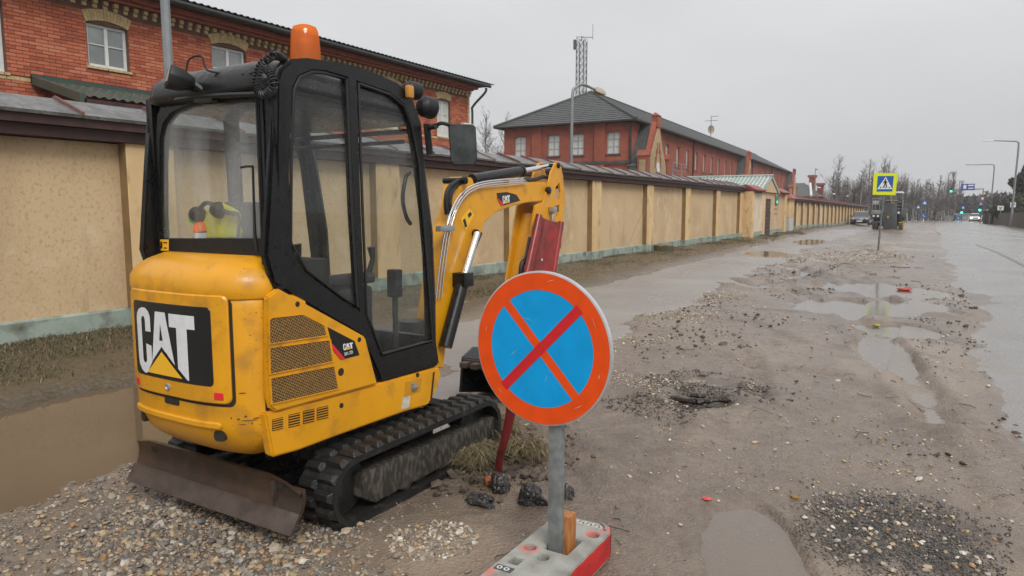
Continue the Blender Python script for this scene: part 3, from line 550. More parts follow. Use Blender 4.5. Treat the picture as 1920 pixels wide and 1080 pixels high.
M['coping'] = mat('mossy_sheet', (0.155, 0.150, 0.145), 0.36, metal=0.3, col2=(0.088, 0.085, 0.080), vscale=4, dirt=(0.075, 0.070, 0.058), dscale=17, dmix=(0.52, 0.68), rvar=0.1, bump=0.12, bscale=30)
M['coping_red'] = mat('red_sheet', (0.28, 0.035, 0.030), 0.4, var=0.4, vscale=6)
M['fascia'] = mat('wine_fascia', (0.058, 0.022, 0.018), 0.6, var=0.45, vscale=5, dirt=(0.03, 0.02, 0.018), dscale=9)
M['seam'] = mat('seam_batten', (0.15, 0.055, 0.045), 0.5, var=0.4, vscale=12)
M['crack'] = mat('crack_dark', (0.10, 0.085, 0.07), 0.95)  # dark tone of the wall cracks and the pier joints
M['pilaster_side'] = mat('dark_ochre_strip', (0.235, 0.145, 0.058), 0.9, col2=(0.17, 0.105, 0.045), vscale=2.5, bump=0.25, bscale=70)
def wall_run(root, xw, y0, y1, zt, pil, pilw, step, pales=(), redsheets=lambda y: False, zb=-0.35):
    """plaster bays between pilasters, plinth band, fascia boards and sloped sheet coping"""
    g = lambda y: float(gslope(y))
    edges = [y0]+[q for p in pil for q in (p, p+pilw)]+[y1]
    for i in range(0, len(edges), 2):
        a, b_ = edges[i], edges[i+1]
        if b_-a < 0.05: continue
        k = 'plaster_pale' if (i//2) in pales else 'plaster'
        def quad(x0, x1, za, zb_): return [(x0, a, za+g(a)), (x1, a, za+g(a)), (x1, b_, za+g(b_)), (x0, b_, za+g(b_))]
        mb = MB(); lo, hi = quad(xw-0.3, xw, zb, 0), quad(xw-0.3, xw, zt, 0); mb.loft([lo, hi]); mb.build('wall_panel', M[k], root)
        pb = MB(); pb.loft([quad(xw, xw+0.03, zb, 0), quad(xw, xw+0.03, 0.31, 0), quad(xw, xw+0.006, 0.335, 0)]); pb.build('plinth', M['plinth'], root)
    for p in pil:
        mb = MB(); mb.box((xw-0.3, p, zb+g(p)), (xw+0.15, p+pilw, zt+0.01+g(p))); po = mb.build('pilaster', M['pilaster'], root, bev=0.006, seg=1)
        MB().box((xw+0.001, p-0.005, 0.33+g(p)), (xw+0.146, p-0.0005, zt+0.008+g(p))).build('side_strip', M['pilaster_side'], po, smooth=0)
        pb = MB(); pb.box((xw-0.2, p-0.022, zb+g(p)), (xw+0.172, p+pilw+0.022, 0.325+g(p))); pb.build('plinth', M['plinth'], po, bev=0.005, seg=1)
    for nm, xa, xb, za, zc in (('fascia_board', xw-0.45, xw+0.20, zt+0.012, zt+0.13), ('fascia_board', xw-0.5, xw+0.29, zt+0.133, zt+0.235)):
        mb = MB(); rings = []
        for y in np.arange(y0, y1+0.01, (y1-y0)/max(1, round((y1-y0)/8))): rings.append([(xa, y, za+g(y)), (xb, y, za+g(y)), (xb, y, zc+g(y)), (xa, y, zc+g(y))])
        mb.loft(rings); mb.build(nm, M['fascia'], root)
    y = y0
    while y < y1-0.05:
        ye = min(y+step, y1); wv = random.gauss(0, 0.006)
        f0, r0 = (xw+0.33, zt+0.255+wv), (xw-0.24, zt+0.475+wv); bk = (xw-0.80, zt+0.255)
        mb = MB(); rings = []
        for yy in (y+0.004, ye-0.004):
            rings.append([(f0[0], yy, f0[1]-0.035+g(yy)), (f0[0]+0.006, yy, f0[1]+g(yy)), (r0[0], yy, r0[1]+g(yy)), (bk[0], yy, bk[1]+g(yy)), (bk[0], yy, bk[1]-0.03+g(yy)), (r0[0], yy, r0[1]-0.03+g(yy))])
        mb.loft(rings); mb.build('coping_sheet', M['coping_red'] if redsheets(y) else M['coping'], root, smooth=0)
        sb = MB(); w_ = 0.022; rings = []
        for (xx, zz) in (f0, r0, bk): rings.append([(xx, y-w_, zz-0.01+g(y)), (xx, y+w_, zz-0.01+g(y)), (xx, y+w_*0.6, zz+0.035+g(y)), (xx, y-w_*0.6, zz+0.035+g(y))])
        sb.loft(rings); sb.build('coping_seam', M['seam'], root)
        y = ye
XW = -8.5
wall1 = empty('perimeter_wall', (XW, 18, 0), 'long ochre plaster wall with pilasters and grey sheet coping behind the excavator', 'wall')
wall_run(wall1, XW, -2.0, 36.0, 2.31, [0.5, 4.92, 9.3, 13.72, 18.2, 22.55, 26.75, 31.1, 35.4], 0.62, 1.06)
for pl in ([(1204, 372), (1205, 400), (1192, 425), (1183, 450), (1168, 480)], [(976, 440), (972, 455), (962, 478), (950, 500), (938, 515)], [(1378, 420), (1374, 432), (1368, 440)]):
    P = [on_x(u, v, XW+0.004) for u, v in pl]; mb = MB()
    for a, b_ in zip(P[:-1], P[1:]):
        w_ = 0.012; mb.add([(XW+0.004, a[1]-w_, a[2]), (XW+0.004, a[1]+w_, a[2]), (XW+0.004, b_[1]+w_, b_[2]), (XW+0.004, b_[1]-w_, b_[2])], [(0, 1, 2, 3)])
    mb.build('crack', M['crack'], wall1, smooth=0)
# gate section: the wall steps out, passage with tiled gable roof, metal gates, brick pier
gate = empty('gate_house', (-8.2, 40.5, 0), 'small ochre gate passage with pale green tiled gable roof in the wall', 'gatehouse')
XG = -8.05
mb = MB(); mb.box((XG-0.5, 36.06, -0.3), (XG, 39.1, 2.31)); mb.build('pale_panel', M['plaster_pale'], gate)
for (ya, yb) in ((36.02, 36.5), (39.1, 39.7), (44.6, 45.2)):
    mb = MB(); mb.box((XG-0.4, ya, -0.3), (XG+(0.02 if ya > 38 and ya < 40 else 0.14), yb, 2.36)); mb.build('pilaster', M['pilaster'], gate, bev=0.006, seg=1)
mb = MB(); mb.box((XG-0.45, 41.2, -0.3), (XG, 44.6, 2.36)); mb.build('sign_panel', M['plaster'], gate)
mb = MB(); mb.box((XG, 36.5, -0.3), (XG+0.02, 39.1, 0.34)); mb.build('plinth', M['plinth'], gate)
mb = MB(); mb.box((XG, 41.2, -0.3), (XG+0.02, 44.6, 0.34)); mb.build('plinth', M['plinth'], gate)
M['tile_green'] = mat('pale_green_tile', (0.30, 0.36, 0.33), 0.32, col2=(0.38, 0.42, 0.39), vscale=2, metal=0.2, dirt=(0.12, 0.16, 0.13), dscale=12)
yc, hw, zr_, ze = 40.3, 2.3, 3.28, 2.42
def tiles(name, o, ud, vd, nu, nv, tw_, tl, matr, parent, amp=0.022, step=0.03):
    """stepped wavy metal tile sheet: o corner, ud along the eave, vd down the slope (unit vectors)"""
    o, ud, vd = Vector(o), Vector(ud).normalized(), Vector(vd).normalized(); nn = ud.cross(vd).normalized()
    if nn.z < 0: nn = -nn
    V = []; us = np.arange(0, nu*6+1)/6*tw_
    rows = []
    for k in range(nv): rows += [(k*tl, 0.0), (k*tl+tl*0.98, step), (k*tl+tl, step)]
    for (vv, hgt) in rows:
        for u in us: V.append(o+ud*u+vd*vv+nn*(hgt+amp*math.cos(2*math.pi*u/tw_)))
    return tag(link_mesh(grid_mesh(name, np.array([tuple(p) for p in V]), len(us), len(rows), matr, True), name, parent))
sl = math.hypot(hw, zr_-ze)
tiles('roof_slope', (XG-6.0, yc, zr_), (1, 0, 0), (0, -hw, ze-zr_), 31, 8, 0.2, sl/8, M['tile_green'], gate)
tiles('roof_slope', (XG-6.0, yc, zr_), (1, 0, 0), (0, hw, ze-zr_), 31, 8, 0.2, sl/8, M['tile_green'], gate)
mb = MB(); mb.tube([(XG-6, yc, zr_+0.02), (XG+0.25, yc, zr_+0.02)], 0.07, 10); mb.build('ridge_cap', M['tile_green'], gate)
mb = MB(); mb.prism([(XG+0.02, yc-hw+0.35, ze-0.03), (XG+0.02, yc+hw-0.35, ze-0.03), (XG+0.02, yc, zr_-0.12)], (0.12, 0, 0)); mb.build('gable', M['plaster'], gate)
for s in (-1, 1):
    mb = MB(); mb.prism([(XG+0.145, yc, zr_+0.03), (XG+0.145, yc, zr_-0.12), (XG+0.145, yc+s*hw, ze-0.14), (XG+0.145, yc+s*hw, ze+0.02)], (0.06, 0, 0)); mb.build('bargeboard', M['tile_green'], gate)
mb = MB(); mb.box((XG-0.3, 39.7, 2.05), (XG+0.02, 41.2, 2.35)); mb.build('lintel', M['plaster'], gate)
M['black_iron'] = mat('black_iron', (0.012, 0.012, 0.013), 0.5)
mb = MB(); mb.box((XG-0.06, 39.72, 0.02), (XG-0.02, 41.18, 2.04)); gd = mb.build('gate_door', M['black_iron'], gate)
for k in range(9):
    mb = MB(); mb.box((XG-0.019, 39.76, 0.12+k*0.21), (XG+0.01, 41.14, 0.17+k*0.21)); mb.build('slat', mat('red_slat', (0.16, 0.06, 0.05), 0.6) if k == 0 else bpy.data.materials['red_slat'], gd)
for xa, xb in ((-8.05, -8.05),):
    y = 36.05
    while y < 45.0:
        if not (yc-hw-0.05 < y < yc+hw-0.3):
            mb = MB(); mb.loft([[(XG+0.3, yy, 2.42), (XG+0.3, yy, 2.46), (XG-0.25, yy, 2.72), (XG-0.9, yy, 2.46), (XG-0.9, yy, 2.42)] for yy in (y, y+0.84)]); mb.build('coping_sheet', M['coping_red'], gate, smooth=0)
            mb = MB(); mb.box((XG-0.45, y, 2.36), (XG+0.22, y+0.84, 2.42)); mb.build('fascia_board', M['fascia'], gate)
        y += 0.86
sgn = empty('wall_notice', (XG+0.03, 42.6, 1.9), 'small green lit notice box on the gatehouse wall', 'sign')
mb = MB(); mb.box((XG+0.003, 42.25, 1.72), (XG+0.05, 42.95, 2.22)); mb.build('box', mat('notice_teal', (0.03, 0.16, 0.14), 0.4), sgn, bev=0.01)
mb = MB(); mb.box((XG+0.052, 42.5, 1.82), (XG+0.07, 42.68, 1.97)); mb.build('lamp', emit_mat('notice_green', (0.1, 0.9, 0.6), 0.6), sgn)
M['wall_text'] = mat('faded_letters', (0.33, 0.13, 0.09), 0.8)
wl = empty('wall_lettering', (XG+0.01, 42.6, 1.2), 'two faded red lines of lettering below the notice on the gatehouse wall', 'lettering')
for r_, n in ((1.42, 6), (1.16, 5)):
    for k in range(n):
        mb = MB(); y = 42.15+k*0.17+(0 if n == 6 else 0.08); mb.box((XG+0.003, y, r_), (XG+0.008, y+0.04, r_+0.13)); mb.box((XG+0.003, y+0.041, r_+(0.10 if k % 2 else 0.0)), (XG+0.008, y+0.11, r_+(0.13 if k % 2 else 0.03))); mb.build('letter', M['wall_text'], wl)
pier = empty('gate_pier', (-8.3, 48, 0), 'gate pier with white brick base and red cap at the start of the far wall', 'pier')
mb = MB(); mb.box((-8.75, 47.6, 0.95), (-8.15, 49.2, 2.15)); mb.build('shaft', M['pilaster'], pier, bev=0.01)
M['white_brick'] = mat('white_brick', (0.52, 0.50, 0.46), 0.8, var=0.2, vscale=9)
for r_ in range(11):
    for c_ in range(4):
        y0 = 47.6+c_*0.4-(0.2 if r_ % 2 else 0); ya, yb = max(y0, 47.6), min(y0+0.385, 49.2)
        if yb-ya > 0.05: mb = MB(); mb.box((-8.76, ya, -0.03+r_*0.089), (-8.14, yb, 0.048+r_*0.089)); mb.build('brick', M['white_brick'], pier)
mb = MB(); mb.box((-8.74, 47.62, -0.2), (-8.16, 49.18, 0.95)); mb.build('core', M['crack'], pier)
mb = MB(); mb.loft([[(-9.0, 47.4, 2.15), (-7.95, 47.4, 2.15), (-7.95, 49.4, 2.15), (-9.0, 49.4, 2.15)], [(-8.7, 47.9, 2.45), (-8.3, 47.9, 2.45), (-8.3, 48.9, 2.45), (-8.7, 48.9, 2.45)]]); mb.build('cap', M['coping_red'], pier)
ig = empty('iron_gate', (-8.5, 46.4, 0), 'open black iron bar gate between the gatehouse and the pier', 'gate')
mb = MB(); [mb.box((-8.55, y, 0.08), (-8.50, y+0.05, 2.1)) for y in (45.25, 47.5)]; [mb.box((-8.545, 45.3, z), (-8.505, 47.5, z+0.05)) for z in (0.12, 1.0, 1.6, 2.0)]; mb.build('frame', M['black_iron'], ig)
for k in range(9):
    mb = MB(); mb.cyl((-8.525, 45.5+k*0.22, 0.17), (-8.525, 45.5+k*0.22, 2.0), 0.012, 6); mb.build('bar', M['black_iron'], ig)
bin_ = empty('wheelie_bin', (-9.6, 46.6, 0), 'green waste bin seen through the iron gate', 'bin')
mb = MB(); mb.loft([[(-9.9, 46.3, 0.08), (-9.3, 46.3, 0.08), (-9.3, 46.9, 0.08), (-9.9, 46.9, 0.08)], [(-10, 46.2, 1.05), (-9.2, 46.2, 1.05), (-9.2, 47, 1.05), (-10, 47, 1.05)]]); mb.build('body', mat('bin_green', (0.02, 0.10, 0.035), 0.45), bin_, bev=0.03)
mb = MB(); mb.box((-10.03, 46.15, 1.055), (-9.15, 47.05, 1.13)); mb.build('lid', bpy.data.materials['bin_green'], bin_, bev=0.02)
wall2 = empty('perimeter_wall', (-8.5, 70, 0), 'far ochre wall with red sheet coping running on beyond the gate pier', 'wall')
wall_run(wall2, -8.5, 49.22, 104, 1.92, list(np.arange(51.4, 103, 2.75)), 0.45, 1.1, pales=(5,), redsheets=lambda y: random.random() < 0.65, zb=-0.5)

# ================================================================== BRICK BUILDING BEHIND THE WALL
XB = -17.0
def rnd_brick_mat(name, c1, c2, c3, usecol):
    m = mat(name, c1, 0.8, bump=0.2, bscale=60); t = m.node_tree; b = t.nodes['Principled BSDF']; l = t.links.new
    rp = t.nodes.new('ShaderNodeValToRGB'); e = rp.color_ramp.elements; e[0].color = (*c1, 1); e[1].color = (*c3, 1); e[1].position = 1; k = e.new(0.55); k.color = (*c2, 1)
    if usecol:
        a = t.nodes.new('ShaderNodeAttribute'); a.attribute_name = 'Col'; l(a.outputs['Fac'], rp.inputs[0])
    else:
        a = t.nodes.new('ShaderNodeObjectInfo'); l(a.outputs['Random'], rp.inputs[0])
    l(rp.outputs[0], b.inputs['Base Color']); return m
BR = ((0.27, 0.062, 0.032), (0.41, 0.108, 0.048), (0.47, 0.165, 0.090))
M['brick_one'] = rnd_brick_mat('brick_single', *BR, False); M['brick_many'] = rnd_brick_mat('brick_field', *BR, True)
M['mortar'] = mat('dark_mortar', (0.12, 0.060, 0.040), 0.95, var=0.2)
M['yellow_brick'] = mat('yellow_brick', (0.50, 0.37, 0.185), 0.8, var=0.25, vscale=9)
M['win_frame'] = mat('white_window_frame', (0.62, 0.63, 0.62), 0.45, var=0.1, vscale=8)
M['pane'] = mat('window_glass', (0.15, 0.165, 0.165), 0.06, col2=(0.34, 0.36, 0.355), vscale=0.7, spec=0.9)
M['win_grey'] = mat('grey_window_frame', (0.30, 0.31, 0.30), 0.5); M['curtain'] = mat('white_blind', (0.55, 0.55, 0.52), 0.7, var=0.1, vscale=3)
M['green_roof'] = mat('green_sheet_roof', (0.022, 0.065, 0.050), 0.4, metal=0.2, var=0.3, vscale=2)
M['eave_red'] = mat('eave_board', (0.33, 0.085, 0.048), 0.6, var=0.25, vscale=4)
b1 = empty('brick_building', (XB, 15, 0), 'long orange-red brick building with yellow window arches and green roof edge', 'building')
WIN = [(6.25, 7.55, 4.40, 5.92), (9.27, 10.22, 4.83, 5.80), (12.55, 13.62, 4.40, 5.92), (15.9, 16.95, 4.40, 5.85), (19.2, 20.25, 4.40, 5.80), (22.5, 23.35, 4.36, 5.76)]
Y0, Y1, ZB0, ZB1 = 2.0, 24.72, 3.35, 6.05
def blocked(ya, yb, z):
    for (a, b_, c_, d) in WIN:
        if yb > a-0.02 and ya < b_+0.02 and c_-0.10 < z < d+0.02: return (a-0.02, b_+0.02)
        if d <= z < d+0.42:
            ext = 0.02+0.05*(z-d)/0.4
            if yb > a-ext and ya < b_+ext: return (a-ext, b_+ext)
    return None
rowsb = []; r_ = 0; z = ZB0
while z < ZB1:
    if abs(z-4.29) < 0.045: z += 0.09; r_ += 1; continue
    y = Y0-(0.131 if r_ % 2 else 0)
    while y < Y1-0.14:
        ya, yb = max(y, Y0), min(y+0.25, Y1-0.14); bl = blocked(ya, yb, z+0.03)
        segs = [(ya, yb)]
        if bl: segs = [(ya, min(yb, bl[0])), (max(ya, bl[1]), yb)]
        for a, b_ in segs:
            if b_-a > 0.035: rowsb.append((a, b_, z))
        y += 0.262
    z += 0.077; r_ += 1
CUBE = np.array([(0,0,0),(1,0,0),(1,1,0),(0,1,0),(0,0,1),(1,0,1),(1,1,1),(0,1,1)], float); CF = np.array([(4,5,6,7),(0,1,5,4),(1,2,6,5),(2,3,7,6),(3,2,1,0),(3,0,4,7)])
full = [q for q in rowsb if abs(q[1]-q[0]-0.25) < 1e-6 and q[2] > 4.0 and q[0] > 7.6]
full.sort(key=lambda q: q[0]); near = set(full[:300])
bm_ = MB(); bm_.box((-0.02, 0, 0), (0.012, 0.25, 0.065)); bme = bm_.mesh('brick', M['brick_one'], smooth=0)
for q in near: link_mesh(bme, 'brick', b1, (XB+random.uniform(-0.003, 0.003), q[0], q[2]))
rest = np.array([q for q in rowsb if q not in near]); n = len(rest)
V = CUBE[None]*np.stack([np.full(n, 0.032), rest[:, 1]-rest[:, 0], np.full(n, 0.065)], -1)[:, None, :] + np.stack([XB-0.02+RNG.uniform(-0.003, 0.003, n), rest[:, 0], rest[:, 2]], -1)[:, None, :]
me = np_mesh('bricks', V.reshape(-1, 3), (CF[None]+8*np.arange(n)[:, None, None]).reshape(-1, 4), M['brick_many']); point_color(me, 'Col', np.repeat(RNG.uniform(0, 1, (n, 1)).repeat(3, 1), 8, 0))
tag(link_mesh(me, 'brickwork', b1), kind='stuff')
# mortar core, cut round the windows
mb = MB(); ed = Y0
for (a, b_, c_, d) in WIN:
    mb.box((XB-0.35, ed, -0.3), (XB-0.001, a, 6.5)); mb.box((XB-0.35, a, -0.3), (XB-0.001, b_, c_-0.06)); mb.box((XB-0.35, a, d), (XB-0.001, b_, 6.5)); ed = b_
mb.box((XB-0.35, ed, -0.3), (XB-0.001, Y1, 6.5)); mb.box((XB-11, Y1-0.35, -0.3), (XB-0.351, Y1, 6.5)); mb.box((XB-11, Y0, -0.3), (XB-0.351, Y0+0.35, 6.5)); mb.box((XB-11.35, Y0, -0.3), (XB-11.001, Y1, 6.5))
mb.build('wall_core', M['mortar'], b1, smooth=0)
# yellow string course
bs = MB(); bs.box((-0.02, 0, 0), (0.022, 0.24, 0.075)); bsm = bs.mesh('band_brick', M['yellow_brick'], smooth=0); y = Y0
while y < Y1-0.3: link_mesh(bsm, 'band_brick', b1, (XB, y, 4.255)); y += 0.252
for wi, (a, b_, c_, d) in enumerate(WIN):
    wn = MB(); fw_ = 0.065; x0, x1 = XB-0.14, XB-0.08; rise = 0.10; mid = (a+b_)/2
    for bx in (((x0, a, c_), (x1, a+fw_, d)), ((x0, b_-fw_, c_), (x1, b_, d)), ((x0, a+fw_, c_), (x1, b_-fw_, c_+fw_)), ((x0, a+fw_, d-fw_), (x1, b_-fw_, d))): wn.box(*bx)
    wn.box((x0-0.005, mid-0.038, c_+fw_), (x1+0.006, mid+0.038, d-fw_))
    wo = wn.build('window', M['win_frame'], b1, smooth=0)
    zt_ = c_+(d-c_)*(0.53 if wi < 2 else 0.62)
    for s in (0, 1):
        ya, yb = (a+fw_, mid-0.038) if s == 0 else (mid+0.038, b_-fw_)
        tb = MB(); tb.box((x0+0.01, ya, zt_-0.012), (x1-0.005, yb, zt_+0.012)); tb.build('glazing_bar', M['win_frame'], wo, smooth=0)
        for za, zb in ((c_+fw_, zt_-0.012), (zt_+0.012, d-fw_)):
            pb = MB(); pb.box((x0+0.02, ya, za), (x0+0.028, yb, zb)); pb.build('pane', M['pane'] if wi < 3 else M['curtain'], wo, smooth=0)
    hd = MB(); hd.box((x0-0.02, a, d+0.0015), (x0+0.03, b_, d+0.11)); hd.build('head_board', mat('head_board', (0.17, 0.18, 0.16), 0.7) if wi == 0 else bpy.data.materials['head_board'], wo, smooth=0)
    # segmental arch of yellow voussoirs
    nv = max(11, int((b_-a)/0.066)); cz = d-1.30; R0 = math.hypot((b_-a)/2+0.02, 1.30); an = math.asin(((b_-a)/2+0.02)/R0)
    vb = MB(); hwv = an*R0/nv*0.93; vb.add([(-0.03, -hwv, 0), (-0.03, hwv, 0), (-0.03, hwv*1.17, 0.255), (-0.03, -hwv*1.17, 0.255), (0.026, -hwv, 0), (0.026, hwv, 0), (0.026, hwv*1.17, 0.255), (0.026, -hwv*1.17, 0.255)], [(3,2,1,0),(4,5,6,7),(0,1,5,4),(1,2,6,5),(2,3,7,6),(3,0,4,7)]); vm = vb.mesh('arch_brick', M['yellow_brick'], smooth=0)
    for k in range(nv):
        an_k = -an+2*an*(k+0.5)/nv; link_mesh(vm, 'arch_brick', wo, (XB, mid+R0*math.sin(an_k), cz+R0*math.cos(an_k)), (-an_k, 0, 0))
    sb = MB(); sb.box((XB-0.1, 0, 0), (XB+0.05, 0.115, 0.06)); sm_ = MB().box((-0.1, 0, 0), (0.05, 0.105, 0.055)).mesh('sill_brick', M['yellow_brick'], smooth=0)
    for k in range(int((b_-a+0.1)/0.115)): link_mesh(sm_, 'sill_brick', wo, (XB, a-0.05+k*0.118, c_-0.068))
# dentil cornice
d1 = MB().box((-0.02, 0, 0), (0.09, 0.10, 0.09)).mesh('dentil', M['yellow_brick'], smooth=0); d2 = MB().box((-0.02, 0, 0), (0.045, 0.10, 0.08)).mesh('dentil', M['yellow_brick'], smooth=0)
y = 7.0
while y < Y1: link_mesh(d1, 'dentil', b1, (XB, y, 6.24)); link_mesh(d2, 'dentil', b1, (XB, y, 6.145)); y += 0.242
mb = MB(); mb.box((XB-0.3, Y0, 6.36), (XB+0.16, Y1+0.1, 6.43)); mb.box((XB-0.3, Y0, 6.432), (XB+0.30, Y1+0.25, 6.56)); mb.build('cornice', M['eave_red'], b1, bev=0.01, seg=1)
mb = MB(); mb.box((XB-0.3, Y0, 6.562), (XB+0.62, Y1+0.55, 6.59)); mb.build('soffit', mat('soffit_dark', (0.05, 0.028, 0.022), 0.8), b1)
mb = MB(); mb.tube([(XB+0.66, Y0, 6.58), (XB+0.66, Y1+0.6, 6.58)], 0.062, 10); mb.build('gutter', mat('dark_gutter', (0.03, 0.032, 0.03), 0.5), b1)
tiles('roof_slope', (XB-5.3, Y0, 8.27), (0, 1, 0), (6.0, 0, -1.62), 118, 20, 0.2, 0.3107, M['green_roof'], b1)
tiles('roof_slope', (XB-5.3, Y0, 8.27), (0, 1, 0), (-6.0, 0, -1.62), 118, 5, 0.2, 1.243, M['green_roof'], b1)
mb = MB(); mb.prism([(XB, Y1-0.02, 6.5), (XB-5.3, Y1-0.02, 8.15), (XB-10.8, Y1-0.02, 6.5)], (0, -0.2, 0)); mb.build('gable', M['mortar'], b1)
qm = MB().box((-0.02, 0, 0), (0.018, 0.13, 0.14)).mesh('quoin', M['yellow_brick'], smooth=0)
for k in range(18): link_mesh(qm, 'quoin', b1, (XB, Y1-0.135, 3.5+k*0.154))
mb = MB(); mb.tube(spline([(XB+0.62, Y1+0.35, 6.5), (XB+0.55, Y1+0.35, 6.3), (XB+0.12, Y1+0.1, 5.75), (XB+0.10, Y1+0.08, 5.4), (XB+0.10, Y1+0.08, 3.2)], 5), 0.05, 8); mb.build('downpipe', bpy.data.materials['dark_gutter'], b1)
wc = empty('wall_camera', (XB+0.15, Y1-0.4, 4.85), 'white camera housing near the corner of the long brick building', 'camera')
mb = MB(); mb.box((XB+0.08, Y1-0.75, 4.85), (XB+0.28, Y1-0.1, 5.0)); mb.build('housing', M['win_frame'], wc, bev=0.02); mb = MB(); mb.box((XB, Y1-0.45, 4.78), (XB+0.12, Y1-0.38, 4.85)); mb.build('bracket', M['win_frame'], wc)
# porch canopy with green tile roof
pc = empty('porch_canopy', (-15.4, 10, 0), 'green tiled porch canopy peeking over the wall at left', 'canopy')
pa, pb_, pm_ = 8.0, 12.4, 8.9; M['old_green'] = mat('weathered_green_tile', (0.040, 0.060, 0.045), 0.5, col2=(0.075, 0.070, 0.055), vscale=3)
tiles('roof_slope', (-16.98, pa+0.15, 4.32), (0, 1, 0), (1.8, 0, -0.50), 21, 6, 0.2, 0.311, M['old_green'], pc)
MB().box((-17.0, pa, 4.24), (-16.93, pb_, 4.42)).build('wall_flashing', mat('dark_green_flashing', (0.030, 0.060, 0.050), 0.5), pc)
mb = MB(); mb.box((-15.22, pa+0.1, 3.66), (-15.10, pb_+0.15, 3.78)); mb.build('fascia_board', M['fascia'], pc)
mb = MB(); mb.box((-15.5, pa+0.2, 3.40), (-15.25, pb_, 3.70)); mb.build('beam', M['eave_red'], pc)
mb = MB(); mb.prism([(-17.0, pa, 4.40), (-17.0, pa, 4.22), (-15.1, pa, 3.70), (-15.1, pa, 3.88)], (0, 0.14, 0)); mb.build('verge_flashing', M['old_green'], pc)
for y in (pa+0.5, pb_-0.5):
    mb = MB(); mb.box((-15.5, y, -0.2), (-15.25, y+0.22, 3.40)); mb.build('post', M['eave_red'], pc)

# ================================================================== SECOND BRICK BUILDING (hip roof)
C0 = Vector((-17.0, 42.6, 0)); DL = Vector((-0.0475, 0.9989, 0)); DR = Vector((0.9989, 0.0475, 0))
MB2 = Matrix(((DR.x, DL.x, 0, C0.x), (DR.y, DL.y, 0, C0.y), (0, 0, 1, 0), (0, 0, 0, 1)))
def loc2(P): q = MB2.inverted() @ Vector(P); return q
def on_side(u, v, off=0.0):
    r = Vector(_ray(u, v)); o = Vector((0, 0, EYE)); p0 = C0+DR*off; tt = (p0-o).dot(DR)/r.dot(DR); return loc2(o+r*tt)
def on_front(u, v):
    r = Vector(_ray(u, v)); o = Vector((0, 0, EYE)); tt = (C0-o).dot(DL)/r.dot(DL); return loc2(o+r*tt)
def tr(mb): mb.v = [tuple(MB2 @ Vector(p)) for p in mb.v]; return mb
def brick_tex(name, c1, c2, mo, sc=1.0):
    m = mat(name, c1, 0.85); t = m.node_tree; b = t.nodes['Principled BSDF']; l = t.links.new; g = t.nodes.new('ShaderNodeNewGeometry')
    sx = t.nodes.new('ShaderNodeSeparateXYZ'); l(g.outputs['Position'], sx.inputs[0]); ad = t.nodes.new('ShaderNodeMath'); l(sx.outputs[0], ad.inputs[0]); l(sx.outputs[1], ad.inputs[1])
    cb = t.nodes.new('ShaderNodeCombineXYZ'); l(ad.outputs[0], cb.inputs[0]); l(sx.outputs[2], cb.inputs[1])
    br = t.nodes.new('ShaderNodeTexBrick'); l(cb.outputs[0], br.inputs['Vector']); br.inputs['Color1'].default_value = (*c1, 1); br.inputs['Color2'].default_value = (*c2, 1); br.inputs['Mortar'].default_value = (*mo, 1)
    br.inputs['Scale'].default_value = sc; br.inputs['Brick Width'].default_value = 0.26; br.inputs['Row Height'].default_value = 0.077; br.inputs['Mortar Size'].default_value = 0.006
    n = t.nodes.new('ShaderNodeTexNoise'); n.inputs['Scale'].default_value = 0.6; n.inputs['Detail'].default_value = 7; l(g.outputs['Position'], n.inputs[0]); mr = t.nodes.new('ShaderNodeMapRange'); mr.inputs[1].default_value = 0.3; mr.inputs[2].default_value = 0.7; mr.inputs[3].default_value = 0.75; mr.inputs[4].default_value = 1.12; l(n.outputs[0], mr.inputs[0])
    mx = t.nodes.new('ShaderNodeMix'); mx.data_type = 'RGBA'; mx.blend_type = 'MULTIPLY'; mx.inputs[0].default_value = 1; l(br.outputs['Color'], mx.inputs[6]); l(mr.outputs[0], mx.inputs[7]); l(mx.outputs[2], b.inputs['Base Color'])
    bp = t.nodes.new('ShaderNodeBump'); bp.inputs['Strength'].default_value = 0.4; bp.inputs['Distance'].default_value = 0.01; bp.invert = True; l(br.outputs['Fac'], bp.inputs['Height']); l(bp.outputs[0], b.inputs['Normal']); return m
M['red_brick'] = brick_tex('far_red_brick', (0.335, 0.080, 0.042), (0.265, 0.060, 0.033), (0.24, 0.115, 0.08))
M['buff_brick'] = brick_tex('far_buff_brick', (0.46, 0.34, 0.18), (0.40, 0.29, 0.15), (0.25, 0.18, 0.11))
M['grey_tile'] = mat('grey_green_tile', (0.080, 0.084, 0.081), 0.42, var=0.3, vscale=3, metal=0.1)
b2 = empty('brick_building', tuple(C0), 'dark red brick building with grey tiled hip roof behind the wall', 'building')
Wd, Ln, ZE = 9.1, 78.0, 7.0
FW = [(on_front(u, 250).x, ) for u in (975, 1038, 1083, 1150)]; zt2, zb2 = on_front(1083, 250).z, on_front(1083, 291).z
SU = [1251, 1271, 1289, 1306, 1321, 1335, 1348, 1361, 1372, 1426, 1436, 1444, 1452, 1459, 1466, 1472]
SW = [on_side(u, 300).y for u in SU]; zs_t, zs_b = on_side(1271, 276).z, on_side(1271, 313).z
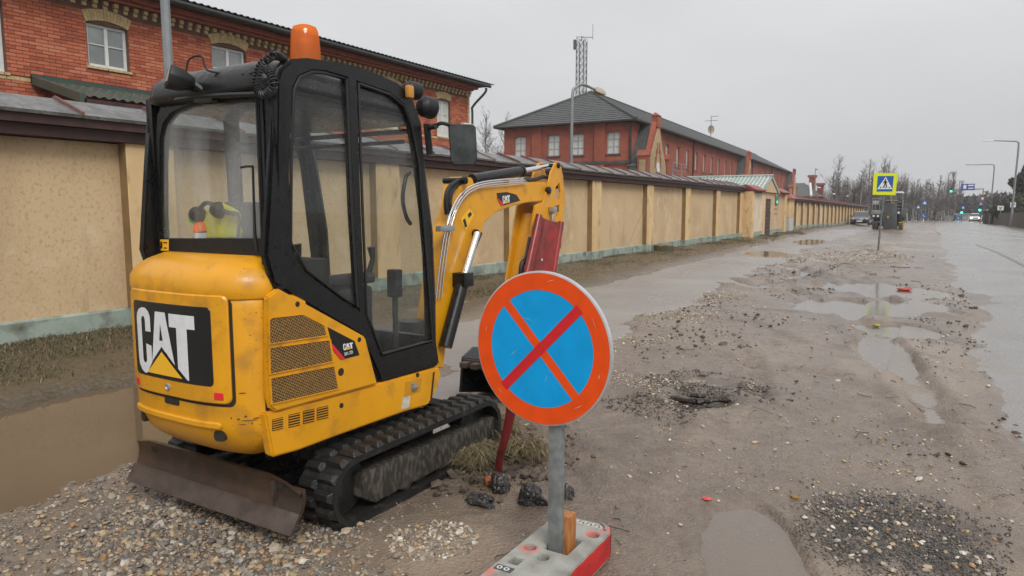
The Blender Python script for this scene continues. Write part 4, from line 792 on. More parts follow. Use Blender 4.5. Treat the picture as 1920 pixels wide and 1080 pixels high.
def facade(name, axis, wins, L0, L1, hwn, zt, zb, tk=0.3):
    """wall with real openings along local axis; wins = centres"""
    mb = MB(); e = L0
    def bx(a, b_, z0, z1):
        if b_-a < 1e-4: return
        if axis == 'y': mb.box((-tk, a, z0), (0, b_, z1))
        else: mb.box((a, 0, z0), (b_, tk, z1))
    for c_ in sorted(wins): bx(e, c_-hwn, -0.5, ZE); bx(c_-hwn, c_+hwn, -0.5, zb); bx(c_-hwn, c_+hwn, zt, ZE); e = c_+hwn
    bx(e, L1, -0.5, ZE); return tr(mb).build(name, M['red_brick'], b2, smooth=0)
facade('front_wall', 'x', [f[0] for f in FW], -Wd, -0.301, 0.45, zt2, zb2)
facade('side_wall', 'y', SW, 0, Ln, 0.42, zs_t, zs_b)
mb = MB(); mb.box((-Wd, 0.301, -0.5), (-Wd+0.3, Ln, ZE)); mb.box((-Wd+0.301, Ln-0.3, -0.5), (-0.301, Ln, ZE)); tr(mb).build('rear_wall', M['red_brick'], b2, smooth=0)
def far_window(axis, c_, hwn, zt, zb, dep, nb, pane):
    def bx(mb, a, b_, z0, z1, d0, d1):
        if axis == 'y': mb.box((-d1, a, z0), (-d0, b_, z1))
        else: mb.box((a, d0, z0), (b_, d1, z1))
    mb = MB(); f = 0.07
    bx(mb, c_-hwn, c_-hwn+f, zb, zt, dep, dep+0.06); bx(mb, c_+hwn-f, c_+hwn, zb, zt, dep, dep+0.06); bx(mb, c_-hwn+f, c_+hwn-f, zt-f, zt, dep, dep+0.06); bx(mb, c_-hwn+f, c_+hwn-f, zb, zb+f, dep, dep+0.06); bx(mb, c_-0.03, c_+0.03, zb+f, zt-f, dep, dep+0.06)
    o = tr(mb).build('window', M['win_grey'], b2, smooth=0)
    for s in (-1, 1):
        pb = MB(); a, b_ = (c_-hwn+f, c_-0.03) if s < 0 else (c_+0.03, c_+hwn-f); bx(pb, a, b_, zb+f, zt-f, dep+0.035, dep+0.045); tr(pb).build('pane', pane, o, smooth=0)
    for k in range(1, nb):
        pb = MB(); z_ = zb+(zt-zb)*k/nb; bx(pb, c_-hwn+f, c_+hwn-f, z_-0.015, z_+0.015, dep+0.005, dep+0.03); tr(pb).build('glazing_bar', M['win_grey'], o, smooth=0)
    sb = MB()
    bx(sb, c_-hwn-0.08, c_+hwn+0.08, zb-0.09, zb-0.003, -0.06, 0.12); tr(sb).build('sill', M['grey_tile'], o)
    ab = MB(); nseg = 8; R0 = hwn*1.7; an = math.asin(hwn/R0); base = zt-R0*math.cos(an)-0.10
    pts = [(R0*math.sin(-an+2*an*k/nseg), base+R0*math.cos(-an+2*an*k/nseg)+0.0) for k in range(nseg+1)]
    prof = [(c_-hwn-0.001, zt+0.001)]+[(c_+p[0], p[1]) for p in pts]+[(c_+hwn+0.001, zt+0.001)]
    poly = [((-0.20, a, z_) if axis == 'y' else (a, 0.20, z_)) for a, z_ in prof]
    ab.prism(poly, ((0.19, 0, 0) if axis == 'y' else (0, -0.19, 0))); tr(ab).build('arch', M['red_brick'], o, smooth=0)
for f in FW: far_window('x', f[0], 0.45, zt2, zb2, 0.12, 3, M['curtain'])
for s_ in SW: far_window('y', s_, 0.42, zs_t, zs_b, 0.12, 3, M['pane'] if s_ > 30 else M['curtain'])
for u in (1007, 1125):
    x = on_front(u, 280).x; mb = MB(); mb.box((x-0.36, -0.12, -0.4), (x+0.36, -0.002, ZE-0.02)); tr(mb).build('pilaster', M['red_brick'], b2, smooth=0)
zc_ = on_front(1083, 306).z; mb = MB(); mb.box((-Wd-0.05, -0.16, zc_-0.1), (0.05, -0.122, zc_+0.08)); tr(mb).build('string_course', M['grey_tile'], b2)
dm2 = MB().box((0, 0, 0), (0.16, 0.06, 0.3)).mesh('dentil', M['buff_brick'], smooth=0)
for k in range(22):
    o = link_mesh(dm2, 'dentil', b2, tuple(MB2 @ Vector((-6.6+k*0.3, -0.07, zc_-0.75))), (0, 0, math.atan2(DR.y, DR.x)))
# hip roof with stepped tile courses
ov, RH = 0.55, 2.75
def hip_faces(nst):
    xl, xr, ya, yb, xm = -Wd-ov, ov, -ov, Ln+ov, -Wd/2; run = (xr-xl)/2; mb = MB()
    for k in range(nst):
        t0, t1 = k/nst, (k+1)/nst; z0, z1 = ZE+0.02+RH*t0, ZE+0.02+RH*t1
        q = lambda t_, lift: [(xl+run*t_, ya+run*t_, ZE+0.02+RH*t_+lift), (xr-run*t_, ya+run*t_, ZE+0.02+RH*t_+lift), (xr-run*t_, yb-run*t_, ZE+0.02+RH*t_+lift), (xl+run*t_, yb-run*t_, ZE+0.02+RH*t_+lift)]
        mb.loft([q(t0, 0.05), q(t1*0.999, 0.0)], cap=False)
        if k: mb.loft([q(t0*0.999, 0.0), q(t0, 0.05)], cap=False)
    return mb
tr(hip_faces(17)).build('roof', M['grey_tile'], b2, smooth=0)
mb = MB(); mb.box((-Wd-ov, -ov, ZE-0.03), (ov, Ln+ov, ZE+0.06)); tr(mb).build('eave', mat('dark_eave', (0.035, 0.022, 0.018), 0.7), b2)
mb = MB()
for a, c_ in (((-Wd-ov, -ov, ZE+0.1), (-Wd/2, Wd/2, ZE+RH+0.05)), ((ov, -ov, ZE+0.1), (-Wd/2, Wd/2, ZE+RH+0.05)), ((-Wd/2, Wd/2, ZE+RH+0.05), (-Wd/2, Ln-Wd/2, ZE+RH+0.05))): mb.tube([a, c_], 0.09, 6)
tr(mb).build('ridge_cap', mat('dark_ridge', (0.035, 0.05, 0.045), 0.5), b2)
for s_ in (15.7, 43.0, 58.0):
    mb = MB(); mb.cyl((0.08, s_, 2), (0.08, s_, ZE), 0.06, 8); tr(mb).build('downpipe', M['black_iron'], b2)
mb = MB(); mb.cyl((0.06, -0.08, 2), (0.06, -0.08, ZE), 0.07, 8); tr(mb).build('downpipe', M['black_iron'], b2)
def gable_front(s0, s1, xo, zt, detail=True):
    """stepped red and buff gable standing before the side wall; s along the wall, xo its projection"""
    w_ = s1-s0; sc_ = (s0+s1)/2; zsh = zt-2.55
    mb = MB(); mb.box((0.002, s0, -0.4), (xo, s1, zsh-1.0)); wing = tr(mb).build('gable_wing', M['red_brick'], b2, smooth=0)
    mb = MB(); mb.prism([(xo+0.002, s0+0.3, 2.0), (xo+0.002, s1-0.3, 2.0), (xo+0.002, s1-0.3, zsh-0.9), (xo+0.002, sc_, zt-0.9), (xo+0.002, s0+0.3, zsh-0.9)], (0.06, 0, 0)); tr(mb).build('gable_panel', M['buff_brick'], b2, smooth=0)
    mb = MB(); mb.prism([(xo-0.3, s0, zsh-1.0), (xo-0.3, s1, zsh-1.0), (xo-0.3, sc_+0.35, zt-0.6), (xo-0.3, sc_-0.35, zt-0.6)], (0.301, 0, 0)); tr(mb).build('gable_top', M['red_brick'], b2, smooth=0)
    mb = MB(); mb.box((xo-0.30, sc_-0.36, zt-0.95), (xo+0.10, sc_+0.36, zt-0.24)); mb.loft([[(xo-0.36, sc_-0.42, zt-0.238), (xo+0.15, sc_-0.42, zt-0.238), (xo+0.15, sc_+0.42, zt-0.238), (xo-0.36, sc_+0.42, zt-0.238)], [(xo-0.2, sc_-0.04, zt), (xo-0.14, sc_-0.04, zt), (xo-0.14, sc_+0.04, zt), (xo-0.2, sc_+0.04, zt)]]); tr(mb).build('finial', M['red_brick'], b2, smooth=0)
    for sg, se in ((-1, s0), (1, s1)):
        mb = MB(); mb.box((xo-0.55, se-0.22, -0.3), (xo+0.12, se+0.32, zsh-0.35)); mb.prism([(xo-0.6, se-0.27, zsh-0.349), (xo-0.6, se+0.37, zsh-0.349), (xo-0.6, se+0.05, zsh+0.02)], (0.78, 0, 0)); pr_ = tr(mb).build('corner_pier', M['red_brick'], b2, smooth=0)
        mb = MB(); mb.box((xo-0.42, se-0.225, 2.6), (xo-0.02, se-0.215, zsh-0.6)); tr(mb).build('inset_panel', M['buff_brick'], pr_, smooth=0)
    mb = MB(); mb.prism([(xo-0.06, s0-0.1, zsh-0.95), (xo-0.06, sc_, zt-0.75), (xo-0.06, s1+0.1, zsh-0.95)], (-xo-0.05, 0, 0)); tr(mb).build('wing_roof', M['grey_tile'], b2, smooth=0)
    if detail:
        mb = MB(); c_ = MB2 @ Vector((xo+0.065, sc_, zsh-1.0)); mb.disc_ring(c_, DR, [(0.30, 0), (0.34, 0.02), (0.30, 0.05), (0.25, 0.05), (0.25, 0.02)], 20); oc = mb.build('oculus', M['win_frame'], b2)
        mb = MB(); mb.disc_ring(c_, DR, [(0.25, 0.005), (0.25, 0.015)], 20); mb.build('pane', M['pane'], oc)
        mb = MB(); mb.box((xo+0.063, s0+0.3, zsh-2.05), (xo+0.11, s1-0.3, zsh-1.9)); tr(mb).build('ledge', M['grey_tile'], b2)
        for k, (ds, dz) in enumerate(((-0.42, 0.0), (-0.2, 0.45), (0.2, 0.45), (0.42, 0.0), (-0.62, -0.5), (0.62, -0.5))):
            mb = MB(); mb.box((xo+0.063, sc_+ds-0.06, zsh-0.55+dz), (xo+0.09, sc_+ds+0.06, zsh+0.15+dz)); tr(mb).build('relief_strip', M['red_brick'], b2, smooth=0)
gable_front(-0.1, 4.2, 1.15, 7.7); 
g2 = on_side(1405, 330, 1.2).y; gable_front(g2-1.6, g2+1.6, 1.2, 7.6)
g3 = on_side(1490, 340, 1.2).y; gable_front(g3-2.2, g3+2.2, 1.2, 7.6, False)
mb = MB(); mb.prism([(0.55, -0.5, 3.3), (0.55, -0.03, 4.5), (0.55, -0.03, 3.3)], (-0.5, 0, 0)); tr(mb).build('lean_to_roof', mat('dark_lean_to', (0.03, 0.032, 0.028), 0.6), b2, smooth=0)
# outside stair with railing by the first gable
sr = MB2 @ Vector((1.2, 5.2, 0)); st = empty('stair_railing', tuple(sr), 'grey steel landing with railing beside the first brick gable', 'railing')
mb = MB(); mb.box((0.4, 4.2, 3.6), (1.6, 7.6, 3.72)); mb.box((0.5, 7.2, 0), (0.7, 7.4, 3.6)); tr(mb).build('landing', M['galv'], st)
mb = MB()
for s_ in (4.25, 5.3, 6.4, 7.5): mb.cyl((1.58, s_, 3.72), (1.58, s_, 4.6), 0.03, 6)
for z_ in (4.1, 4.6): mb.cyl((1.58, 4.2, z_), (1.58, 7.6, z_), 0.03, 6)
mb.tube([(1.58, 7.6, 4.6), (1.58, 11.5, 3.2)], 0.03, 6); tr(mb).build('handrail', M['galv'], st)
# dish and aerial on the roof
da = on_side(1333, 243, -3.0); dp_ = MB2 @ da; ae = empty('roof_aerial', tuple(dp_), 'round dish and aerial on a pole above the long grey roof', 'aerial')
mb = MB(); mb.disc_ring(dp_, DR*0.9-DL*0.6, [(0.02, -0.12), (0.3, -0.08), (0.46, 0.02), (0.46, 0.04), (0.3, -0.04), (0.02, -0.08)], 24); mb.build('dish', mat('dish_tan', (0.30, 0.24, 0.17), 0.6), ae)
mb = MB(); mb.cyl(dp_+Vector((0, 0, -1.6)), dp_+Vector((0, 0, 1.45)), 0.04, 6); mb.build('pole', M['galv'], ae)
mb = MB(); mb.cyl(dp_+Vector((-0.7, 0, 0.95)), dp_+Vector((0.7, 0, 0.95)), 0.03, 6); mb.cyl(dp_+Vector((0, 0, 1.4)), dp_+Vector((0.8, 0, 1.38)), 0.03, 6); mb.build('boom', M['galv'], ae)
# third building, far along the wall
def P3(u, v, Y): return on_y(u, v, Y)
b3 = empty('small_brick_building', (-24, 128, -0.6), 'small brick building with grey hip roof and stepped red gables far along the wall', 'building')
a = P3(1497, 372, 125); c_ = P3(1545, 378, 130)
mb = MB(); mb.box((a[0]-8, 122, -1), (c_[0], 130, a[2]+0.3)); mb.build('wall', M['red_brick'], b3)
zt = P3(1520, 343, 126)[2]; mb = MB(); mb.loft([[(a[0]-8.3, 121.7, a[2]+0.3), (c_[0]+0.3, 121.7, a[2]+0.3), (c_[0]+0.3, 130.3, a[2]+0.3), (a[0]-8.3, 130.3, a[2]+0.3)], [(a[0]-4, 125.8, zt), (c_[0]-2.6, 125.8, zt), (c_[0]-2.6, 126.2, zt), (a[0]-4, 126.2, zt)]]); mb.build('roof', M['grey_tile'], b3, smooth=0)
for (u0, u1, v0, v1) in ((1518, 1530, 333, 350), (1533, 1545, 348, 378)):
    p, q = P3(u0, v1, 128), P3(u1, v0, 128); mb = MB(); mb.box((p[0], 127, p[2]-3), (q[0], 128, q[2])); mb.box((p[0]-0.2, 126.8, q[2]), (q[0]+0.2, 128.2, q[2]+0.4)); mb.build('stepped_gable', M['red_brick'], b3)
p, q = P3(1512, 343, 121.6), P3(1521, 368, 121.6); mb = MB(); mb.tube([(p[0], 125.3, p[2]), (q[0], 121.5, q[2])], 0.22, 6); mb.build('roof_flashing', M['win_frame'], b3)
# ================================================================== MINI EXCAVATOR
ex = empty('mini_excavator', (-3.05, 3.05, -0.03), 'yellow mini excavator with black glazed cab parked on the gravel', 'excavator')
XS = -2.56                                     # right flank of the upper structure
def plate(outer, holes, vec, name, matr, parent, bev=0.0, smooth=30, **kw):
    """flat plate with openings, thickened by vec"""
    bm = bmesh.new(); loops = []
    for lp in [outer]+list(holes):
        vs_ = [bm.verts.new(p) for p in lp]; loops += [bm.edges.new((vs_[i], vs_[(i+1) % len(vs_)])) for i in range(len(vs_))]
    r = bmesh.ops.triangle_fill(bm, use_beauty=True, use_dissolve=False, edges=loops)
    fs_ = [g for g in r['geom'] if isinstance(g, bmesh.types.BMFace)]
    e = bmesh.ops.extrude_face_region(bm, geom=fs_)
    bmesh.ops.translate(bm, vec=Vector(vec), verts=[g for g in e['geom'] if isinstance(g, bmesh.types.BMVert)])
    bmesh.ops.recalc_face_normals(bm, faces=bm.faces)
    if bev:
        ed = [q for q in bm.edges if len(q.link_faces) == 2 and q.calc_face_angle(0) > 0.7]
        bmesh.ops.bevel(bm, geom=ed, offset=bev, segments=2, affect='EDGES', clamp_overlap=True)
    me = bpy.data.meshes.new(name); bm.to_mesh(me); bm.free()
    for p in me.polygons: p.use_smooth = True
    me.set_sharp_from_angle(angle=R_(smooth)); me.materials.append(matr)
    return tag(link_mesh(me, name, parent), **kw)
def sx(pts, X=XS): return [on_x(u, v, X) for u, v in pts]
def z1(pts): return [(x/3+220, y/3+440) for x, y in pts]         # enlarged study -> photo
# ---- counterweight: plan outline of the tail
TC, TH, TF, TR_, TN = -3.05, 0.487, 2.30, 1.95, 3.2
def tail_xy(t, off=0.0):
    def f(t):
        c_, s_ = math.cos(t), math.sin(t); return np.array([TC+TH*math.copysign(abs(c_)**(2/TN), c_), TF-(TF-TR_)*abs(s_)**(2/TN)])
    p = f(t)
    if off:
        d = f(min(t+1e-3, math.pi))-f(max(t-1e-3, 0)); nrm = np.array([d[1], -d[0]]); nrm /= np.hypot(*nrm)
        if nrm[1] > 0 and abs(nrm[0]) < 0.9: nrm = -nrm
        c_ = np.array([TC, TF]); nrm = nrm if np.dot(nrm, p-c_) > 0 else -nrm
        p = p+nrm*off
    return p
_ts = np.linspace(0.0, math.pi, 1201); _tp = np.array([tail_xy(t) for t in _ts]); _al = np.concatenate([[0], np.cumsum(np.hypot(*np.diff(_tp, axis=0).T))])
def arc(t): return float(np.interp(t, _ts, _al))
def tail_s(s, off=0.0): return tail_xy(float(np.interp(s, _al, _ts)), off)
def tail_ring(z, off, n=44):
    S = np.linspace(0, _al[-1], n); return [(*tail_s(s, off), z) for s in S]
def tail_cut(z, off, ycut, n=44):
    S = np.linspace(0, _al[-1], 600); keep = [s for s in S if tail_s(s)[1] <= ycut]; S = np.linspace(keep[0], keep[-1], n); return [(*tail_s(s, off), z) for s in S]
def close_front(r, y=2.34): return r+[(r[-1][0], y, r[-1][2]), (r[0][0], y, r[0][2])]
mb = MB(); mb.loft([close_front(tail_ring(z, o)) for z, o in ((0.375, -0.17), (0.40, -0.115), (0.435, -0.068), (0.48, -0.030), (0.53, -0.008), (0.57, 0), (0.64, 0), (1.10, 0), (1.135, -0.004), (1.15, -0.012))]); cw = mb.build('counterweight', M['cat_yellow'], ex, smooth=35)
def tail_panel(name, s0, s1, z0, z1_, off, matr, parent, r=0.03, ns=26, base=-0.004, **kw):
    """panel standing proud of the tail, rounded corners, following its curve"""
    def outl(ins, o):
        a, b_, c_, d = s0+ins, s1-ins, z0+ins, z1_-ins; pts = []
        for k in range(ns+1): pts.append((a+r+(b_-a-2*r)*k/ns, c_))
        for (cx, cz, a0) in ((b_-r, c_+r, -90), (b_-r, d-r, 0)):
            for k in range(5): an = R_(a0+90*k/4); pts.append((cx+r*math.cos(an), cz+r*math.sin(an)))
        for k in range(ns+1): pts.append((b_-r-(b_-a-2*r)*k/ns, d))
        for (cx, cz, a0) in ((a+r, d-r, 90), (a+r, c_+r, 180)):
            for k in range(5): an = R_(a0+90*k/4); pts.append((cx+r*math.cos(an), cz+r*math.sin(an)))
        return [(*tail_s(p[0], o), p[1]) for p in pts]
    rings = [outl(0, base), outl(0, off*0.6), outl(0.006, off), ]
    mb = MB(); mb.loft(rings, cap=False); n = len(rings[0])
    # face grid
    S = np.linspace(s0+0.006, s1-0.006, ns+7); 
    bm = bmesh.new(); vs_ = [bm.verts.new(p) for p in rings[2]]; 
    half = n//2
    top = MB(); V = rings[2]; 
    ptsf = V; fl = []
    # stitch bottom run to top run
    bot = list(range(0, ns+1+5)); 
    i, j = 0, n-1
    lo = [k for k in range(0, ns+1)]; hi = [k for k in range(ns+1+10, 2*ns+2+10)][::-1]
    rc = [k for k in range(ns+1, ns+11)]; lc = [k for k in range(2*ns+12, n)]
    for k in range(ns): fl.append((lo[k], lo[k+1], hi[k+1], hi[k]))
    fl.append(tuple([lo[ns]]+rc+[hi[ns]])); fl.append(tuple([hi[0]]+lc+[lo[0]]))
    bm.free(); mb.add(V, fl)
    return mb.build(name, matr, parent, smooth=35, **kw)
sd0, sd1 = arc(R_(50)), arc(R_(121)); 
M['seam_dark'] = mat('panel_gap', (0.02, 0.014, 0.008), 0.9)
tail_panel('panel_gap', sd0-0.014, sd1+0.012, 0.655, 1.148, 0.0025, M['seam_dark'], ex)
door = tail_panel('rear_door', sd0, sd1, 0.67, 1.165, 0.016, M['cat_yellow'], ex)
ss0, ss1 = arc(R_(62.5)), arc(R_(113.5)); LZ0, LZ1 = 0.745, 1.115
dec = tail_panel('logo_plate', ss0, ss1, LZ0, LZ1, 0.0185, M['decal_black'], ex, r=0.022, base=0.012)
LC = [(.28,.60),(.28,.80),(.257,.865),(.215,.905),(.165,.905),(.115,.88),(.08,.82),(.07,.75),(.07,.25),(.08,.15),(.115,.08),(.165,.045),(.20,.055),(.28,.21),(.28,.42),(.203,.44),(.203,.22),(.19,.185),(.163,.185),(.147,.22),(.147,.75),(.162,.79),(.19,.79),(.203,.75),(.203,.60)]
LA = [(.355,.875),(.485,.875),(.585,.22),(.42,.43),(.28,.22)]
LH = [(.418,.72),(.398,.51),(.442,.51)]
LT = [(.535,.87),(.84,.87),(.84,.70),(.752,.70),(.752,.055),(.735,.055),(.625,.185),(.625,.70),(.535,.70)]
LTri = [(.42,.365),(.675,.065),(.205,.065)]
def decal(poly, fn, name, matr, parent, cuts=3):
    from mathutils.geometry import tessellate_polygon
    bm = bmesh.new(); vv = [bm.verts.new((u, v, 0)) for u, v in poly]
    for tri in tessellate_polygon([[Vector((u, v, 0)) for u, v in poly]]):
        try: bm.faces.new([vv[i] for i in tri])
        except ValueError: pass
    for _ in range(cuts): bmesh.ops.subdivide_edges(bm, edges=[e for e in bm.edges if e.calc_length() > 0.06], cuts=1, use_grid_fill=False); bmesh.ops.triangulate(bm, faces=bm.faces)
    for v in bm.verts: v.co = Vector(fn(v.co.x, v.co.y))
    bmesh.ops.recalc_face_normals(bm, faces=bm.faces); me = bpy.data.meshes.new(name); bm.to_mesh(me); bm.free(); me.materials.append(matr)
    return link_mesh(me, name, parent)
def rear_fn(off): return lambda u, v: (*tail_s(ss1-(ss1-ss0)*u, off), LZ0+(LZ1-LZ0)*v)
for poly in (LC, LA, LT): decal(poly, rear_fn(0.0202), 'letter', M['decal_white'], dec)
decal(LH, rear_fn(0.0214), 'letter_counter', M['decal_black'], dec); decal(LTri, rear_fn(0.0214), 'logo_triangle', M['decal_yellow'], dec)
for sa, sb in ((sd0+0.03, sd0+0.085), (sd1-0.075, sd1-0.03)): tail_panel('reflector', sa, sb, 0.685, 0.728, 0.0185, M['decal_red'], door, r=0.003, ns=3, base=0.012)
sc0 = (sd0+sd1)/2+0.03; c3 = (*tail_s(sc0, 0.016), 0.715); nr = Vector((*(tail_s(sc0, 0.05)-tail_s(sc0, 0)), 0))
MB().disc_ring(c3, nr, [(0.018, -0.002), (0.018, 0.004), (0.013, 0.006), (0.010, 0.002), (0.002, 0.002)], 16).build('door_lock', M['steel'], door)
# finger pull under the door, lower rear lip
tail_panel('lower_lip', arc(R_(60)), arc(R_(126)), 0.548, 0.580, 0.011, M['cat_yellow'], ex, r=0.014)
tail_panel('pull_recess', sc0-0.055, sc0+0.055, 0.628, 0.660, 0.006, M['seam_dark'], ex, r=0.01, ns=6)
for s_, o_r in ((arc(R_(63)), 0.0), (arc(R_(118)), 0.0)): tail_panel('lip_recess', s_-0.03, s_+0.03, 0.490, 0.540, -0.004, M['seam_dark'], ex, r=0.018, ns=4, base=-0.03)
# hood over the engine
rings = [close_front(tail_cut(z, o, 2.13), 2.30) if False else tail_cut(z, o, 2.13)+[(-3.46, 2.30, z), (-2.64, 2.30, z)] for z, o in ((1.146, 0.002), (1.170, 0.010), (1.222, 0.007), (1.262, -0.018), (1.300, -0.075), (1.328, -0.15))]
MB().loft(rings).build('hood', M['cat_yellow'], ex, smooth=45)
# scratches and rub marks on the corner
M['scuff'] = mat('scuffed_paint', (0.10, 0.045, 0.012), 0.7, var=0.3)
for (t_, z_, L_, h_) in ((37, 0.592, 0.075, 0.005), (31, 0.60, 0.04, 0.004), (40, 0.612, 0.012, 0.010), (46, 0.600, 0.012, 0.008), (43, 0.575, 0.03, 0.003), (35, 0.578, 0.006, 0.012), (42, 0.72, 0.03, 0.005), (52, 0.605, 0.008, 0.008)):
    s_ = arc(R_(t_)); pts = [(math.cos(a)*(1+random.uniform(-.25, .25)), math.sin(a)*(1+random.uniform(-.35, .35))) for a in np.linspace(0, 6.28, 9)[:-1]]
    decal([(p[0], p[1]) for p in pts], lambda u, v: (*tail_s(s_+u*L_/2, 0.0022 if z_ > 0.56 else 0.0022), z_+v*h_/2), 'scuff', M['scuff'], cw, 1)
# ---- right flank
SK = sx([(497, 775), (700, 722), (824, 688), (828, 700), (818, 735), (803, 760), (760, 772), (640, 815), (560, 845), (512, 858)])
sk = plate(SK, [], (-0.06, 0, 0), 'side_skirt', M['cat_yellow'], ex, bev=0.010)
sp_o = z1([(815, 350), (880, 300), (1010, 373), (1372, 572), (1440, 835), (870, 990), (838, 970), (820, 900)])
sp_ = plate(sx(sp_o, XS-0.02), [], (0.032, 0, 0), 'side_panel', M['cat_yellow'], ex, bev=0.008)
mb = MB(); mb.prism(sx(z1([(800, 340), (880, 288), (1390, 565), (1455, 850), (860, 1010), (815, 985)]), XS-0.05), (0.028, 0, 0)); mb.build('panel_gap', M['seam_dark'], ex)
gm = mat('grille_mesh', (0.30, 0.155, 0.03), 0.5); t = gm.node_tree; g = t.nodes.new('ShaderNodeNewGeometry'); v = t.nodes.new('ShaderNodeTexVoronoi'); v.inputs['Scale'].default_value = 82; v.inputs['Randomness'].default_value = 0.12
mp = t.nodes.new('ShaderNodeMapping'); mp.inputs['Rotation'].default_value = (R_(30), 0, 0); mp.inputs['Scale'].default_value = (0.001, 1, 1); t.links.new(g.outputs['Position'], mp.inputs[0]); t.links.new(mp.outputs[0], v.inputs['Vector'])
mr = t.nodes.new('ShaderNodeMapRange'); mr.inputs[1].default_value = 0.43; mr.inputs[2].default_value = 0.50; t.links.new(v.outputs['Distance'], mr.inputs[0]); mx = t.nodes.new('ShaderNodeMix'); mx.data_type = 'RGBA'; mx.inputs[6].default_value = (0.035, 0.024, 0.014, 1); mx.inputs[7].default_value = (0.30, 0.16, 0.035, 1); t.links.new(mr.outputs[0], mx.inputs[0]); t.links.new(mx.outputs[2], t.nodes['Principled BSDF'].inputs['Base Color'])
bp = t.nodes.new('ShaderNodeBump'); bp.inputs['Strength'].default_value = 0.9; bp.inputs['Distance'].default_value = 0.006; t.links.new(mr.outputs[0], bp.inputs['Height']); t.links.new(bp.outputs[0], t.nodes['Principled BSDF'].inputs['Normal']); M['grille'] = gm
for gp in ([(855, 480), (870, 470), (1040, 452), (1160, 515), (1172, 565), (857, 612)], [(857, 640), (1190, 595), (1206, 712), (860, 782)], [(862, 810), (1215, 742), (1238, 865), (870, 950)]):
    P = sx(z1(gp), XS+0.0115); gr = plate(P, [], (0.003, 0, 0), 'grille', M['grille'], ex)
    cx_, cz_ = np.mean([p[1] for p in P]), np.mean([p[2] for p in P]); hole = [(XS+0.012, p[1], p[2]) for p in P]; outr = [(XS+0.012, cx_+(p[1]-cx_)*1.06, cz_+(p[2]-cz_)*1.10) for p in P]
    plate(outr, [hole], (0.006, 0, 0), 'grille_rim', M['cat_yellow'], gr, bev=0.002)
bdg = plate(sx(z1([(1182, 520), (1332, 598), (1360, 676), (1268, 700), (1205, 612)]), XS+0.012), [], (0.003, 0, 0), 'side_badge', M['decal_black'], ex)
mb = MB(); mb.prism(sx(z1([(1198, 606), (1212, 618), (1280, 697), (1256, 702), (1205, 640)]), XS+0.0152), (0.0015, 0, 0)); mb.build('red_stripe', M['decal_red'], bdg)
def flat_fn(p00, p10, p01):
    a, b_, c_ = map(Vector, (p00, p10, p01)); return lambda u, v: tuple(a+(b_-a)*u+(c_-a)*v)
fn = flat_fn(*sx(z1([(1268, 655), (1340, 640), (1263, 612)]), XS+0.0165))
for poly in (LC, LA, LT): decal(poly, fn, 'letter', M['decal_white'], bdg, 0)
fn2 = flat_fn(*sx(z1([(1268, 655), (1340, 640), (1263, 612)]), XS+0.0175)); decal(LTri, fn2, 'logo_triangle', M['decal_yellow'], bdg, 0)
def text_mesh(txt, fn, name, matr, parent, bold=0.02):
    cu = bpy.data.curves.new(name, 'FONT'); cu.body = txt; cu.size = 1; cu.offset = bold; ob = bpy.data.objects.new('tmp', cu); COL.objects.link(ob)
    dg = bpy.context.evaluated_depsgraph_get(); me = bpy.data.meshes.new_from_object(ob.evaluated_get(dg)); bpy.data.objects.remove(ob)
    co = np.array([v.co[:] for v in me.vertices]); lo, hi = co.min(0), co.max(0)
    for v in me.vertices: v.co = fn((v.co.x-lo[0])/(hi[0]-lo[0]), (v.co.y-lo[1])/(hi[1]-lo[1]))
    me.materials.clear(); me.materials.append(matr); return link_mesh(me, name, parent)
text_mesh('301.7D', flat_fn(*sx(z1([(1278, 682), (1326, 668), (1276, 664)]), XS+0.0165)), 'model_number', M['decal_white'], bdg)
for (u, v) in z1([(1012, 390), (1360, 590)])+[(640, 760), (783, 703)]:
    c_ = on_x(u, v, XS+0.011 if v < 690 else XS+0.001); MB().disc_ring(c_, (1, 0, 0), [(0.013, -0.002), (0.013, 0.003), (0.008, 0.006), (0.004, 0.004), (0.001, 0.004)], 12).build('bolt', M['black_plastic'], ex)
c_ = on_x(*z1([(1258, 772)])[0], XS+0.0125); MB().disc_ring(c_, (1, 0, 0), [(0.020, -0.002), (0.020, 0.0012), (0.001, 0.0012)], 16).build('port_hole', M['seam_dark'], sp_)
for (a, b_, c_, d) in ((510, 530, 784, 810), (541, 562, 775, 804), (568, 589, 768, 797), (594, 615, 762, 790)):
    P = sx([(a, d-2), (b_, d-7), (b_, c_-2), (a, c_+3)], XS+0.0005); vt = plate(P, [], (0.002, 0, 0), 'vent', M['seam_dark'], ex)
    for k in range(5):
        f0, f1 = (k+0.45)/5, (k+0.72)/5; q = [tuple(np.array(P[i])*(1-f)+np.array(P[j])*f+np.array([0.0022, 0, 0])) for i, j, f in ((0, 3, f0), (1, 2, f0), (1, 2, f1), (0, 3, f1))]; MB().prism(q, (0.004, 0, 0)).build('vent_slat', M['cat_yellow'], vt)
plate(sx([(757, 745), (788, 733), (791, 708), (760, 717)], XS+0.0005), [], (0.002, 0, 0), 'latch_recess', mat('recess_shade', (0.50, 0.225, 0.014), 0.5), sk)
c_ = on_x(775, 725, XS+0.004); mb = MB(); mb.cbox(c_, (0.02, 0.030, 0.045)); mb.cbox((c_[0]+0.008, c_[1]+0.006, c_[2]-0.004), (0.012, 0.05, 0.02)); mb.build('latch', M['steel'], sk, bev=0.004)
plate(sx([(753, 768), (767, 763), (769, 742), (755, 746)], XS+0.0005), [], (0.002, 0, 0), 'sticker', mat('paper_sticker', (0.55, 0.52, 0.46), 0.6, var=0.3, vscale=60), sk)
